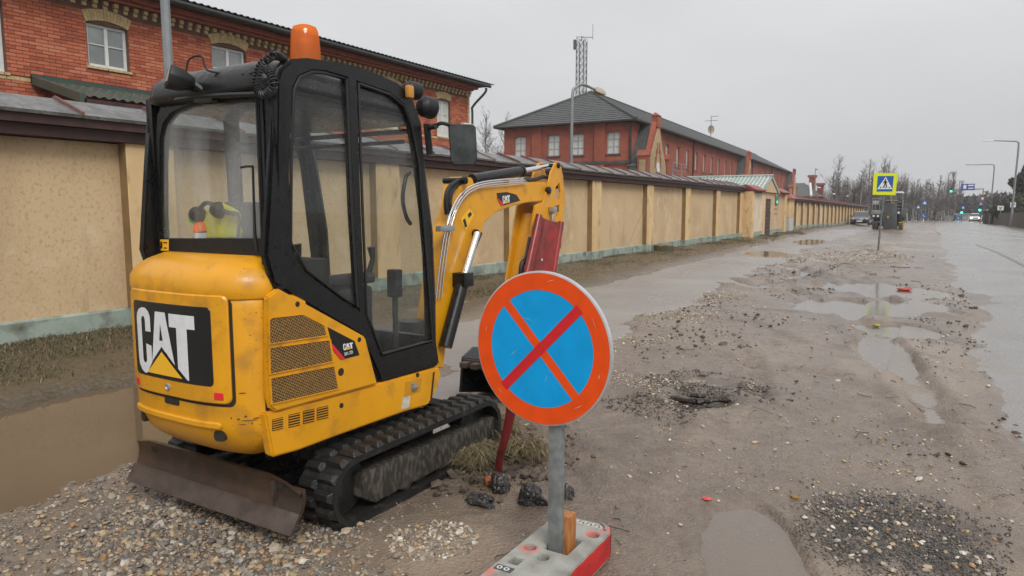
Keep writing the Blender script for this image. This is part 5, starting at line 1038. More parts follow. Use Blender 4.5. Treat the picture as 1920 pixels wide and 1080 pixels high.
mb = MB(); mb.prism(sx([(806, 757), (809, 757), (815, 697), (812, 698)], XS+0.0005), (0.0015, 0, 0)); mb.build('panel_gap', M['seam_dark'], sk)
# deck and far flank
mb = MB(); mb.box((-3.53, 2.2, 0.44), (-2.625, 3.36, 0.62)); mb.build('deck', M['black_paint'], ex, bev=0.02)
mb = MB(); mb.box((-3.545, 2.25, 0.42), (-3.535, 3.35, 0.66)); mb.box((-3.535, 3.363, 0.46), (-2.58, 3.40, 0.63)); mb.build('far_skirt', M['cat_yellow'], ex, bev=0.004)
mb = MB(); mb.prism([(-3.545, 2.25, 0.662), (-3.545, 2.75, 0.662), (-3.545, 2.25, 1.16)], (0.03, 0, 0)); mb.build('far_side_panel', M['cat_yellow'], ex)
# ---- cab: glazed right side frame
OUT = [(498, 480), (508, 300), (517, 160), (527, 128), (548, 110), (580, 108), (640, 117), (700, 133), (750, 156), (775, 182), (792, 230), (806, 400), (820, 640), (826, 684), (716, 719), (704, 690), (676, 630), (600, 586), (513, 534)]
H1 = [(545, 455), (546, 300), (552, 168), (562, 146), (585, 135), (610, 137), (650, 148), (660, 400), (671, 578), (640, 556), (575, 506)]
H2 = [(672, 157), (730, 177), (757, 198), (772, 235), (785, 300), (800, 480), (811, 638), (716, 664), (697, 612), (688, 590), (680, 400)]
fr_ = plate(sx(OUT), [sx(H1), sx(H2)], (-0.045, 0, 0), 'cab_side_frame', M['black_paint'], ex, bev=0.014)
plate(sx(H1, XS-0.016), [], (-0.006, 0, 0), 'quarter_window', M['glass'], ex); plate(sx(H2, XS-0.016), [], (-0.006, 0, 0), 'side_window', M['glass'], ex)
for hl in (H1, H2):
    P = sx(hl, XS-0.001); MB().tube([*P, P[0]], 0.008, 6).build('window_seal', M['hose'], fr_)
XL = -3.53
def mir(pts): return [(XL, p[1], p[2]) for p in pts]
fl = plate(mir(sx(OUT)), [mir(sx(H1)), mir(sx(H2))], (0.045, 0, 0), 'cab_side_frame', M['black_paint'], ex, bev=0.006)
plate([(XL+0.016, p[1], p[2]) for p in sx(H1)], [], (0.006, 0, 0), 'quarter_window', M['glass'], ex); plate([(XL+0.016, p[1], p[2]) for p in sx(H2)], [], (0.006, 0, 0), 'side_window', M['glass'], ex)
# rear wall of the cab
YR = 2.195
def sy(pts, Y=YR): return [on_y(u, v, Y) for u, v in pts]
RO = [(291, 474), (290, 260), (294, 215), (306, 188), (340, 170), (400, 160), (522, 150), (519, 480)]
RH_ = [(300, 447), (300, 262), (306, 232), (322, 212), (352, 200), (400, 194), (452, 192), (498, 193), (503, 199), (501, 447)]
rf = plate(sy(RO), [sy(RH_)], (0, 0.05, 0), 'cab_rear_frame', M['black_paint'], ex, bev=0.006)
plate(sy(RH_, YR+0.02), [], (0, 0.006, 0), 'rear_window', M['rear_glass'], ex)
P = sy([(296, 470), (316, 470), (316, 449), (296, 449)], YR-0.0015); mb = MB(); mb.prism(P, (0, 0.0012, 0)); ws = mb.build('warning_label', M['decal_yellow'], ex)
P = sy([(301, 466), (304, 466), (304, 453), (301, 453)], YR-0.003); MB().prism(P, (0, 0.0012, 0)).build('label_mark', M['decal_black'], ws); P = sy([(306, 456), (313, 456), (313, 454), (306, 454)], YR-0.003); MB().prism(P, (0, 0.0012, 0)).build('label_mark', M['decal_black'], ws); P = sy([(307, 466), (312, 466), (312, 464), (307, 464)], YR-0.003); MB().prism(P, (0, 0.0012, 0)).build('label_mark', M['decal_black'], ws)
# rear right corner post, rounded
cpz = [0.55+1.6*k/8 for k in range(9)]
mb = MB(); rings = []
for z_ in (1.18, 1.6, 2.0, 2.1):
    rings.append([(XS-0.11, YR-0.012, z_), (XS-0.06, YR-0.022, z_), (XS-0.02, YR-0.012, z_), (XS+0.006, YR+0.02, z_), (XS+0.010, YR+0.06, z_), (XS-0.05, YR+0.10, z_), (XS-0.11, YR+0.05, z_)])
mb.loft(rings); mb.build('corner_post', M['black_paint'], ex, smooth=60)
for k in (0.05, 0.085):
    mb = MB(); mb.tube([(XS-k, YR-0.026, 1.2), (XS-k, YR-0.026, 2.08)], 0.006, 6); mb.build('post_rib', M['black_plastic'], ex)
mb = MB(); mb.loft([[(XL-0.004, YR+0.10, z_), (XL-0.008, YR+0.04, z_), (XL+0.02, YR-0.008, z_), (XL+0.07, YR-0.01, z_), (XL+0.05, YR+0.06, z_)] for z_ in (1.2, 2.1)]); mb.build('corner_post', M['black_paint'], ex, smooth=60)
# roof
def rrect(x0, x1, y0, y1, r, z, n=7):
    pts = []
    for cx, cy, a0 in ((x1-r, y0+r, -90), (x1-r, y1-r, 0), (x0+r, y1-r, 90), (x0+r, y0+r, 180)):
        for k in range(n): a = R_(a0+90*k/(n-1)); pts.append((cx+r*math.cos(a), cy+r*math.sin(a), z))
    return pts
def roof_ring(ins, z, fz=0.0):
    R0 = rrect(-3.515+ins, -2.578-ins*0.8, 2.165+ins*1.1, 3.27-ins*1.3, max(0.12-ins*0.3, 0.04), z)
    return [(x, y, zz-0.03*max(0, (y-2.7)/0.55)**2*1.2) for x, y, zz in R0]
mb = MB(); mb.loft([roof_ring(i, z) for i, z in ((0.02, 2.055), (0.0, 2.075), (-0.004, 2.10), (0.0, 2.135), (0.018, 2.175), (0.05, 2.205), (0.10, 2.228), (0.18, 2.243), (0.32, 2.250))]); roof = mb.build('roof', M['black_paint'], ex, smooth=70)
mb = MB(); mb.tube([on_y(u, v, 2.152) for u, v in ((330, 188), (370, 182), (430, 178), (500, 176))], 0.012, 6); mb.build('roof_seam', M['hose'], roof)
for (u, v) in ((455, 138), (463, 147), (470, 136)): MB().disc_ring(on_y(u, v, 2.175), (0, -1, 0.5), [(0.010, 0), (0.008, 0.004), (0.001, 0.005)], 10).build('roof_plug', M['hose'], roof)
# front frame and windscreen
fp = lambda z_: 3.40-0.16*max(0, (z_-1.2)/0.9)**1.5
for X in (XS-0.05, XL+0.05):
    mb = MB(); mb.tube([(X, fp(z_)-0.04, z_) for z_ in (0.64, 1.0, 1.4, 1.8, 2.1)], 0.035, 8); mb.build('front_post', M['black_paint'], ex)
mb = MB(); rings = [[(XL+0.06, fp(z_)-0.03, z_), (XS-0.06, fp(z_)-0.03, z_), (XS-0.06, fp(z_)-0.024, z_), (XL+0.06, fp(z_)-0.024, z_)] for z_ in (0.7, 1.0, 1.3, 1.6, 1.85, 2.06)]; mb.loft(rings); mb.build('windscreen', M['glass'], ex)
mb = MB(); mb.box((XL+0.04, 3.33, 0.62), (XS-0.04, 3.38, 0.78)); mb.build('front_sill', M['black_paint'], ex, bev=0.01)
# ---- interior
mb = MB(); mb.box((-3.28, 2.62, 0.92), (-2.82, 3.02, 1.04)); seat = mb.build('seat', M['black_seat'], ex, bev=0.04, seg=3)
mb = MB(); mb.loft([rrect(-3.26, -2.84, 2.50-0.10*k/4, 2.60-0.09*k/4, 0.04, 1.02+0.56*k/4) for k in range(5)]); mb.build('seat_backrest', M['black_seat'], ex, bev=0.02)
for X in (-3.36, -2.76):
    mb = MB(); mb.box((X-0.055, 2.62, 1.13), (X+0.055, 3.0, 1.19)); arm_ = mb.build('armrest', M['black_seat'], ex, bev=0.025, seg=3)
    mb = MB(); mb.tube([(X, 2.98, 1.15), (X, 3.03, 1.26), (X, 3.02, 1.33)], [0.018, 0.014, 0.024], 8); mb.build('joystick', M['black_plastic'], arm_)
    mb = MB(); mb.box((X-0.07, 2.55, 0.62), (X+0.07, 2.95, 1.12)); mb.build('console', M['black_plastic'], ex, bev=0.02)
mb = MB(); mb.box((XL+0.06, 2.25, 0.63), (XS-0.06, 2.56, 1.30)); mb.build('engine_bulkhead', M['black_plastic'], ex, bev=0.02)
for X in (-3.14, -2.98):
    mb = MB(); mb.tube([(X, 3.2, 0.64), (X, 3.18, 1.0), (X, 3.12, 1.12)], 0.012, 6); mb.build('travel_lever', M['black_plastic'], ex)
mb = MB(); mb.cbox((-2.66, 3.10, 1.12), (0.07, 0.06, 0.16)); mb.tube([(-2.66, 3.1, 0.7), (-2.66, 3.1, 1.05)], 0.018, 6); mb.build('control_panel', M['black_plastic'], ex, bev=0.01)
mb = MB(); mb.cbox((-2.75, 2.95, 0.67), (0.12, 0.26, 0.02)); mb.build('pedal', M['steel'], ex, bev=0.008)
mb = MB(); mb.cyl((XL+0.04, 3.16, 1.98), (XS-0.04, 3.16, 1.98), 0.014, 8); mb.cyl((XL+0.04, 3.13, 1.92), (XS-0.04, 3.13, 1.92), 0.012, 8); mb.build('cross_rail', M['black_paint'], ex)
# grab handle and wiper seen in the rear window
mb = MB(); mb.tube([on_y(u, v, YR-0.02) for u, v in ((482, 470), (478, 440), (476, 380), (474, 312))], [0.010, 0.008, 0.006, 0.006], 6); mb.tube([on_y(u, v, YR-0.012) for u, v in ((474, 312), (462, 312), (452, 314))], 0.006, 6); mb.build('rear_wiper', M['black_plastic'], ex)
mb = MB(); mb.tube(spline([(XS-0.06, 3.2, 1.75), (XS-0.03, 3.13, 1.72), (XS-0.03, 3.10, 1.60), (XS-0.03, 3.13, 1.5), (XS-0.06, 3.2, 1.46)], 6), 0.012, 8); mb.build('grab_handle', M['black_plastic'], ex)
# front work lamp inside view, rear work lamp, front lamps
c_ = Vector(on_y(338, 150, 2.10)); Mw = Matrix.Translation(c_) @ Matrix.Rotation(R_(-28), 4, 'Z') @ Matrix.Rotation(R_(-14), 4, 'X')
mb = MB(); mb.loft([[tuple(Mw @ Vector((x*s_, y, z*s_))) for x, z in ((-.075, -.045), (.075, -.045), (.085, 0), (.065, .045), (-.065, .045), (-.085, 0))] for y, s_ in ((-0.055, 1.0), (-0.045, 1.04), (0.0, 0.95), (0.05, 0.6), (0.06, 0.45))]); wlp = mb.build('work_light', M['black_plastic'], ex, bev=0.006)
mb = MB(); mb.box((-.062, -.060, -.034), (.062, -.0555, .034), M=Mw); mb.build('lens', mat('lamp_lens', (0.35, 0.36, 0.36), 0.1, metal=0.5), wlp)
mb = MB(); mb.tube([c_+Vector((0.02, 0.03, 0)), c_+Vector((0.07, 0.08, -0.05)), c_+Vector((0.10, 0.10, -0.06))], 0.018, 8); mb.box((c_.x+0.03, 2.145, c_.z-0.10), (c_.x+0.16, 2.19, c_.z-0.07)); mb.build('bracket', M['black_plastic'], wlp)
mb = MB(); mb.tube(spline([c_+Vector((-0.0, 0.03, 0.04)), c_+Vector((0.02, 0.04, 0.10)), c_+Vector((0.08, 0.06, 0.11)), c_+Vector((0.10, 0.07, 0.05)), c_+Vector((0.17, 0.09, 0.03))], 6), 0.005, 6); mb.build('cable', M['hose'], wlp)
for (u, v, r) in ((770, 168, 0.05), (797, 200, 0.065)):
    c_ = Vector(on_x(u, v, XS-0.03)); mb = MB(); mb.disc_ring(c_, (0.15, 1, -0.1), [(r*0.4, -0.05), (r*0.9, -0.02), (r, 0.05), (r*0.9, 0.06), (0.001, 0.055)], 14); mb.build('front_light', M['black_plastic'], ex, bev=0.004)
c_ = Vector(on_x(768, 172, XS+0.02)); mb = MB(); mb.cbox(c_, (0.03, 0.05, 0.07)); mb.build('turn_lamp', mat('amber_lens', (0.5, 0.22, 0.03), 0.3), ex, bev=0.012)
mb = MB(); mb.cyl(on_x(800, 232, XS), on_x(806, 290, XS), 0.02, 8); mb.cyl(on_x(803, 240, XS), on_x(818, 236, -2.45), 0.016, 8); mb.build('mirror_clamp', M['black_plastic'], ex)
XM = -2.38
mq = [(840, 236), (846, 232), (886, 233), (892, 238), (895, 300), (889, 310), (852, 310), (845, 304)]
P = [on_x(u, v, XM) for u, v in mq]; ctr = Vector(np.mean(P, axis=0))
Rm = Matrix.Translation(ctr) @ Matrix.Rotation(R_(-52), 4, 'Z') @ Matrix.Translation(-ctr)
def facing(u, v, dep=0.0): # mirror stands across the line of sight
    d = Vector(_ray(u, v)); nrm = Vector((0.55, -0.83, 0.0)); tt = (ctr-Vector((0, 0, EYE))).dot(nrm)/d.dot(nrm); return Vector((0, 0, EYE))+d*tt+nrm*(-dep)
mb = MB(); mb.loft([[tuple(facing(u, v, 0.0)) for u, v in mq], [tuple(facing(u, v, 0.03)) for u, v in mq], [tuple(facing(868+(u-868)*.8, 271+(v-271)*.85, 0.05)) for u, v in mq]]); mir_ = mb.build('mirror', M['black_plastic'], ex, bev=0.004)
mb = MB(); mb.loft([[tuple(facing(868+(u-868)*.92, 271+(v-271)*.94, -0.003)) for u, v in mq], [tuple(facing(868+(u-868)*.92, 271+(v-271)*.94, -0.001)) for u, v in mq]]); mb.build('mirror_glass', mat('mirror_dark_reflection', (0.10, 0.105, 0.105), 0.25, metal=0.9, var=0.4, vscale=14), mir_)  # dark reflection is put into the mirror colour
mb = MB(); mb.tube(spline([on_x(816, 236, -2.47), on_x(828, 231, -2.43), tuple(facing(842, 234, 0.02)), tuple(facing(850, 240, 0.02))], 5), 0.011, 8); mb.build('mirror_arm', M['black_plastic'], mir_)
# ---- beacon and its coiled cord
bc = Vector(on_x(573, 106, -2.75)); bc.z = 2.235; br_ = 0.078
mb = MB(); mb.disc_ring(bc, (0, 0, 1), [(br_*1.02, 0.0), (br_*1.05, 0.01), (br_*1.0, 0.028), (br_*0.9, 0.035)], 24); bea = mb.build('beacon', M['black_plastic'], ex)
lm = mat('orange_lens', (1.0, 0.24, 0.004), 0.10); b_ = lm.node_tree.nodes['Principled BSDF']; b_.inputs['Transmission Weight'].default_value = 0.35
b_.inputs['Subsurface Weight'].default_value = 0.5; b_.inputs['Subsurface Radius'].default_value = (0.2, 0.06, 0.01); b_.inputs['Subsurface Scale'].default_value = 0.15
bpn = lm.node_tree.nodes.new('ShaderNodeBump'); wv = lm.node_tree.nodes.new('ShaderNodeTexWave'); wv.inputs['Scale'].default_value = 30; wv.bands_direction = 'Z'; gg = lm.node_tree.nodes.new('ShaderNodeNewGeometry'); lm.node_tree.links.new(gg.outputs['Position'], wv.inputs['Vector']); lm.node_tree.links.new(wv.outputs[0], bpn.inputs['Height']); bpn.inputs['Strength'].default_value = 0.08; bpn.inputs['Distance'].default_value = 0.004; lm.node_tree.links.new(bpn.outputs[0], b_.inputs['Normal'])
def beacon_lens():
    m = bpy.data.materials.new('amber_beacon_lens'); t = nodes(m); t.nodes.clear(); l = t.links.new; o = t.nodes.new('ShaderNodeOutputMaterial')
    tl_ = t.nodes.new('ShaderNodeBsdfTranslucent'); tl_.inputs[0].default_value = (1.0, 0.36, 0.01, 1); df = t.nodes.new('ShaderNodeBsdfDiffuse'); df.inputs[0].default_value = (0.95, 0.24, 0.0, 1); tp_ = t.nodes.new('ShaderNodeBsdfTransparent'); tp_.inputs[0].default_value = (1.0, 0.52, 0.05, 1); gl = t.nodes.new('ShaderNodeBsdfGlossy'); gl.inputs['Roughness'].default_value = 0.08
    a = t.nodes.new('ShaderNodeMixShader'); a.inputs[0].default_value = 0.45; l(tl_.outputs[0], a.inputs[1]); l(df.outputs[0], a.inputs[2]); c = t.nodes.new('ShaderNodeMixShader'); c.inputs[0].default_value = 0.50; l(a.outputs[0], c.inputs[1]); l(tp_.outputs[0], c.inputs[2])
    d = t.nodes.new('ShaderNodeMixShader'); d.inputs[0].default_value = 0.05; l(c.outputs[0], d.inputs[1]); l(gl.outputs[0], d.inputs[2]); l(d.outputs[0], o.inputs[0]); return m
mb = MB(); mb.disc_ring(bc, (0, 0, 1), [(br_*0.96, 0.034), (br_*0.95, 0.08), (br_*0.90, 0.14), (br_*0.84, 0.182), (br_*0.72, 0.205), (br_*0.4, 0.215), (0.001, 0.217)], 28); mb.build('lens', beacon_lens(), bea, smooth=60)
mb = MB(); mb.disc_ring(bc, (0, 0, 1), [(0.02, 0.036), (0.02, 0.07), (0.035, 0.09), (0.042, 0.13), (0.03, 0.15)], 14); mb.build('reflector', mat('lamp_reflector', (0.55, 0.30, 0.12), 0.3, metal=0.4), bea)
path = spline([tuple(bc+Vector((-0.06, -0.05, 0.02)))]+[on_y(u, v, Y) for u, v, Y in ((520, 104, 2.20), (495, 116, 2.15), (484, 135, 2.13), (481, 160, 2.125), (490, 178, 2.125), (505, 172, 2.125), (514, 158, 2.125), (508, 140, 2.13), (498, 128, 2.14))], 10)
P = [np.array(p) for p in path]; ln = np.concatenate([[0], np.cumsum([np.linalg.norm(b_-a) for a, b_ in zip(P[:-1], P[1:])])]); N = 64*12; hp = []
for k in range(N):
    s_ = ln[-1]*k/(N-1); p = np.array([np.interp(s_, ln, [q[i] for q in P]) for i in range(3)]); p2 = np.array([np.interp(min(s_+0.004, ln[-1]), ln, [q[i] for q in P]) for i in range(3)]); tv = Vector(p2-p); tv = tv.normalized() if tv.length > 1e-6 else Vector((0, 0, -1))
    n1 = tv.cross(Vector((0, 1, 0.2))).normalized(); n2 = tv.cross(n1); a = 2*math.pi*64*k/(N-1); hp.append(tuple(Vector(p)+(n1*math.cos(a)+n2*math.sin(a))*0.016))
MB().tube(hp, 0.0042, 5).build('coiled_cord', M['hose'], ex, smooth=60)
# ---- undercarriage
TY0, TY1, TZ, TR0 = 2.50, 3.66, 0.145, 0.178
def track_pt(s, r):
    """point and outward normal round the track loop"""
    L1 = TY1-TY0; c_ = math.pi*TR0; tot = 2*L1+2*c_; s = s % tot
    if s < L1: return (TY0+s, TZ+r), (0, 1)
    s -= L1
    if s < c_: a = math.pi/2-s/TR0; return (TY1+r*math.cos(a), TZ+r*math.sin(a)), (math.cos(a), math.sin(a))
    s -= c_
    if s < L1: return (TY1-s, TZ-r), (0, -1)
    s -= L1; a = -math.pi/2-s/TR0; return (TY0+r*math.cos(a), TZ+r*math.sin(a)), (math.cos(a), math.sin(a))
TOT = 2*(TY1-TY0)+2*math.pi*TR0
lug = MB(); lug.loft([[(-0.062, -0.030, 0), (0.062, -0.030, 0), (0.062, 0.030, 0), (-0.062, 0.030, 0)], [(-0.045, -0.016, 0.026), (0.045, -0.016, 0.026), (0.045, 0.016, 0.026), (-0.045, 0.016, 0.026)]]); lugm = lug.mesh('lug', M['rubber'], bev=0.003, seg=1, smooth=20)
def make_track(xa, xb, side):
    out_ = xb if side > 0 else xa
    n = 96; mb = MB(); R = []
    for k in range(n):
        s_ = TOT*k/n; (yo, zo), nn = track_pt(s_, TR0); (yi, zi), _ = track_pt(s_, TR0-0.03); R.append([(xa, yi, zi), (xa, yo, zo), (xb, yo, zo), (xb, yi, zi)])
    mb.loft(R+[R[0]], cap=False); trk = mb.build('track', M['rubber'], ex, smooth=50)
    nl = 40
    for k in range(nl):
        for row in (0, 1):
            (y, z), nn = track_pt(TOT*(k+0.5*row)/nl, TR0); o = link_mesh(lugm, 'lug', trk, ((xa+xb)/2+(-0.056 if row else 0.056), y, z), (math.atan2(nn[1], nn[0])-math.pi/2, 0, 0))
    for yc_, rr_ in ((TY0, TR0-0.032), (TY1, TR0-0.032)):
        MB().disc_ring(((xa+xb)/2-0.05, yc_, TZ), (1, 0, 0), [(0.03, -0.02), (rr_, 0), (rr_, 0.06), (0.09, 0.065), (0.05, 0.075)], 22).build('wheel', M['rubber'], trk)
    for y in (2.82, 3.06, 3.30): MB().disc_ring(((xa+xb)/2-0.05, y, 0.045), (1, 0, 0), [(0.02, -0.01), (0.062, 0), (0.062, 0.1), (0.02, 0.11)], 14).build('roller', M['track_frame'], trk)
    if side > 0:
        SF = [(682, 888), (680, 934), (704, 943), (748, 918), (765, 919), (775, 904), (818, 882), (845, 866), (905, 832), (936, 806), (938, 776), (905, 790), (844, 818), (760, 852)]
        P = [on_x(u, v, out_-0.035) for u, v in SF]; mb = MB(); mb.prism(P, (-0.12, 0, 0)); sf = mb.build('track_frame', M['track_frame'], trk, bev=0.008)
        for (u, v, r) in ((820, 848, 0.022), (795, 858, 0.008)): MB().disc_ring(on_x(u, v, out_-0.0348), (1, 0, 0), [(r, 0), (r, 0.0015), (0.001, 0.0015)], 12).build('slot', M['seam_dark'], trk)
    else:
        mb = MB(); mb.box((xa+0.05, 2.52, 0.03), (xb-0.02, 3.64, 0.25)); mb.build('track_frame', M['track_frame'], trk, bev=0.02)
make_track(-2.635, -2.40, 1); make_track(-3.70, -3.465, -1)
mb = MB(); mb.box((-3.46, 2.72, 0.12), (-2.64, 3.42, 0.30)); mb.disc_ring((-3.05, 3.05, 0.30), (0, 0, 1), [(0.36, 0), (0.36, 0.14), (0.30, 0.141)], 28); mb.build('car_body', M['track_frame'], ex, bev=0.01)
mb = MB(); mb.tube([(-2.72, 3.36, 0.36), (-2.66, 3.52, 0.30), (-2.60, 3.60, 0.16)], 0.04, 6); mb.build('step', M['black_paint'], ex)
# ---- dozer blade
BX0, BX1 = -3.73, -2.44
prof = [(2.05, 0.005), (2.150, 0.146), (2.164, 0.180), (2.170, 0.215), (2.168, 0.255), (2.160, 0.290)]
mb = MB(); R = []
for x in np.linspace(BX0, BX1, 12):
    cut = 0.055*max(0, (x-(-2.62))/0.18)+0.02*max(0, (-3.66-x)/0.07); pr = [(y, z-(cut if z > 0.28 else 0)) for y, z in prof[1:]]
    R.append([(x, y, z) for y, z in pr]+[(x, y+0.022, z) for y, z in pr[::-1]])
mb.loft(R); bl = mb.build('blade', M['blade'], ex, smooth=50)
mb = MB(); mb.loft([[(x, 2.090, 0.065), (x, 2.147, 0.150), (x, 2.170, 0.144), (x, 2.104, 0.058)] for x in (BX0-0.01, -2.62, BX1-0.002)]); mb.build('cutting_edge', M['blade_edge'], bl, bev=0.002, seg=1)
for x in (-3.58, -2.585): MB().disc_ring((x, 2.1675, 0.250), (0, -1, 0), [(0.024, -0.002), (0.024, 0.0015), (0.001, 0.0015)], 14).build('lifting_eye', mat('eye_gap', (0.015, 0.012, 0.01), 0.9) if x < -3 else bpy.data.materials['eye_gap'], bl)
mb = MB(); mb.box((-2.625, 2.1480, 0.15), (-2.615, 2.169, 0.27)); mb.build('weld', M['blade_edge'], bl)
for x in (-3.3, -2.8):
    mb = MB(); mb.box((x-0.04, 2.18, 0.13), (x+0.04, 2.85, 0.21)); mb.build('blade_arm', M['black_paint'], ex, bev=0.01)
mb = MB(); mb.cyl((-3.05, 2.2, 0.25), (-3.05, 2.6, 0.30), 0.035, 12); mb.build('blade_cylinder', M['black_paint'], ex)
# ---- boom, arm, bucket (working plane)
XBm = -2.92
def sbm(pts, X=XBm): return [on_x(u, v, X) for u, v in pts]
BO = [(812, 690), (806, 640), (818, 560), (829, 490), (842, 430), (858, 384), (862, 350), (872, 331), (886, 333), (892, 352), (912, 352), (960, 348), (1000, 342), (1024, 341), (1036, 350), (1036, 366), (1022, 377), (990, 380), (965, 385), (930, 398), (908, 418), (899, 446), (884, 488), (866, 545), (848, 600), (836, 655), (832, 690)]
P = sbm(BO); boom = plate(P, [], (-0.15, 0, 0), 'boom', M['cat_yellow'], ex, bev=0.008)
mb = MB(); mb.box((-3.16, 3.38, 0.40), (-2.84, 3.72, 0.72)); mb.cyl((-3.0, 3.66, 0.34), (-3.0, 3.66, 0.80), 0.09, 14); mb.build('swing_post', M['black_paint'], ex, bev=0.01)
bl_ = plate(sbm([(931, 362), (950, 360), (968, 365), (975, 376), (944, 385), (933, 372)], XBm+0.001), [], (0.002, 0, 0), 'boom_badge', M['decal_black'], ex)
MB().prism(sbm([(931, 369), (934, 372), (945, 384), (940, 386)], XBm+0.0035), (0.0015, 0, 0)).build('red_stripe', M['decal_red'], bl_)
fn = flat_fn(*sbm([(942, 383.5), (960, 380), (940.5, 366)], XBm+0.004))
for poly in (LC, LA, LT): decal(poly, fn, 'letter', M['decal_white'], bl_, 0)
decal(LTri, flat_fn(*sbm([(942, 383.5), (960, 380), (940.5, 366)], XBm+0.005)), 'logo_triangle', M['decal_yellow'], bl_, 0)
wl_ = plate(sbm([(863, 411), (880, 391), (889, 402), (873, 432)], XBm+0.001), [], (0.002, 0, 0), 'warning_label', M['decal_yellow'], ex)
for q in ([(868, 413), (872, 409), (876, 424), (872, 427)], [(877, 402), (882, 397), (885, 402), (879, 409)]): MB().prism(sbm(q, XBm+0.0035), (0.001, 0, 0)).build('label_mark', M['decal_black'], wl_)
ARO = [(1029, 345), (1034, 322), (1043, 304), (1050, 303), (1056, 330), (1060, 370), (1056, 410), (1048, 440), (1030, 520), (1005, 640), (985, 700), (965, 700), (968, 640), (984, 520), (996, 440), (1004, 385), (1020, 378)]
AH1 = [(1042, 352), (1049, 342), (1051, 360), (1049, 374), (1040, 373)]; AH2 = [(1042, 386), (1049, 384), (1048, 398), (1044, 407), (1041, 400)]
arm = plate(sbm(ARO, XBm+0.02), [sbm(AH1, XBm+0.02), sbm(AH2, XBm+0.02)], (-0.02, 0, 0), 'arm', M['cat_yellow'], ex, bev=0.003)
plate([(p[0]-0.17, p[1], p[2]) for p in sbm(ARO, XBm+0.02)], [], (-0.02, 0, 0), 'arm_plate', M['cat_yellow'], arm, bev=0.003)
mb = MB(); mb.prism([(XBm-0.001, *p[1:]) for p in sbm([(1006, 400), (1040, 420), (1028, 500), (1002, 640), (970, 660), (986, 520)], XBm)], (-0.147, 0, 0)); mb.build('arm_web', M['cat_yellow'], arm)
for (u, v, r) in ((1030, 357, 0.035), (1048, 310, 0.025), (1044, 392, 0.03), (873, 338, 0.03), (894, 437, 0.03), (872, 338, 0.02)):
    c_ = on_x(u, v, XBm+0.03); MB().disc_ring((c_[0]-0.19, c_[1], c_[2]), (1, 0, 0), [(r*0.7, 0), (r*0.7, 0.17), (r, 0.172), (r*0.9, 0.195), (r*0.3, 0.20), (0.001, 0.20)], 14).build('pin', M['black_paint'], ex)
def cyl_pair(a, b_, c_, r, rod, X, nm):
    A, B, Cc = on_x(*a, X), on_x(*b_, X), on_x(*c_, X)
    MB().tube([A, tuple(np.array(A)*.5+np.array(B)*.5), B], r, 18).build(nm, M['black_paint'], ex); MB().cyl(B, Cc, rod, 14).build('piston_rod', M['chrome'], ex); MB().cyl(tuple(np.array(B)+(np.array(B)-np.array(A))*-0.03), B, r*1.12, 18).build('gland', M['black_paint'], ex)
cyl_pair((885, 337), (978, 321), (1044, 309), 0.043, 0.022, XBm-0.075, 'arm_cylinder')
cyl_pair((835, 650), (868, 525), (895, 437), 0.048, 0.026, XBm+0.05, 'lift_cylinder')
mb = MB(); mb.prism(sbm([(894, 432), (906, 436), (880, 500), (862, 585), (850, 588), (872, 500)], XBm-0.02), (-0.11, 0, 0)); mb.build('cylinder_guard', M['black_paint'], ex, bev=0.008)
mb = MB(); mb.cbox(on_x(868, 524, XBm+0.05), (0.11, 0.12, 0.1)); mb.build('cylinder_clamp', M['black_paint'], ex, bev=0.01)
for k, dx_ in enumerate((0.0, 5.0, -5.0)):
    pth = spline([on_x(u+dx_*(1-0.35*q), v+dx_*0.75*q, XBm+0.018+0.004*k) for q, (u, v) in zip((0, 0, .1, .35, .7, .9, 1, 1), ((822, 560), (829, 500), (838, 440), (852, 393), (872, 362), (900, 347), (940, 341), (985, 338)))], 6)
    MB().tube(pth, 0.0055, 8).build('steel_line', M['chrome'], boom)
mb = MB(); a = on_x(826, 429, XBm+0.03); b_ = on_x(850, 427, XBm+0.03); mb.box((XBm+0.002, a[1]-0.02, a[2]-0.018), (XBm+0.045, b_[1], a[2]+0.02)); mb.build('line_clamp', M['steel'], boom, bev=0.004)
for k in range(2):
    MB().tube(spline([on_x(u+7*k, v+2*k, XBm-0.02) for u, v in ((838, 402), (836, 375), (842, 352), (858, 340), (872, 338))], 6), 0.017, 8).build('hose', M['hose'], ex)
MB().tube(spline([on_x(u, v, XBm-0.05) for u, v in ((985, 338), (1005, 336), (1020, 332), (1038, 338), (1044, 352))], 6), 0.016, 8).build('hose', M['hose'], ex)
MB().tube(spline([on_x(u, v, XBm+0.045) for u, v in ((993, 445), (986, 480), (978, 500), (976, 540), (975, 600))], 6), [0.012]*9+[0.022]*8+[0.014]*8, 8).build('hose', M['hose'], ex)
MB().tube(spline([on_x(u, v, XBm+0.045) for u, v in ((1048, 452), (1045, 475), (1037, 490), (1034, 520), (1025, 580))], 6), [0.024]*4+[0.013]*21, 8).build('hose', M['hose'], ex)
c_ = on_x(1037, 393, XBm+0.05); mb = MB(); mb.cyl(c_, (c_[0], c_[1]-0.02, c_[2]-0.14), 0.016, 8); mb.cbox(c_, (0.05, 0.07, 0.05)); mb.build('valve', M['steel'], ex, bev=0.006)
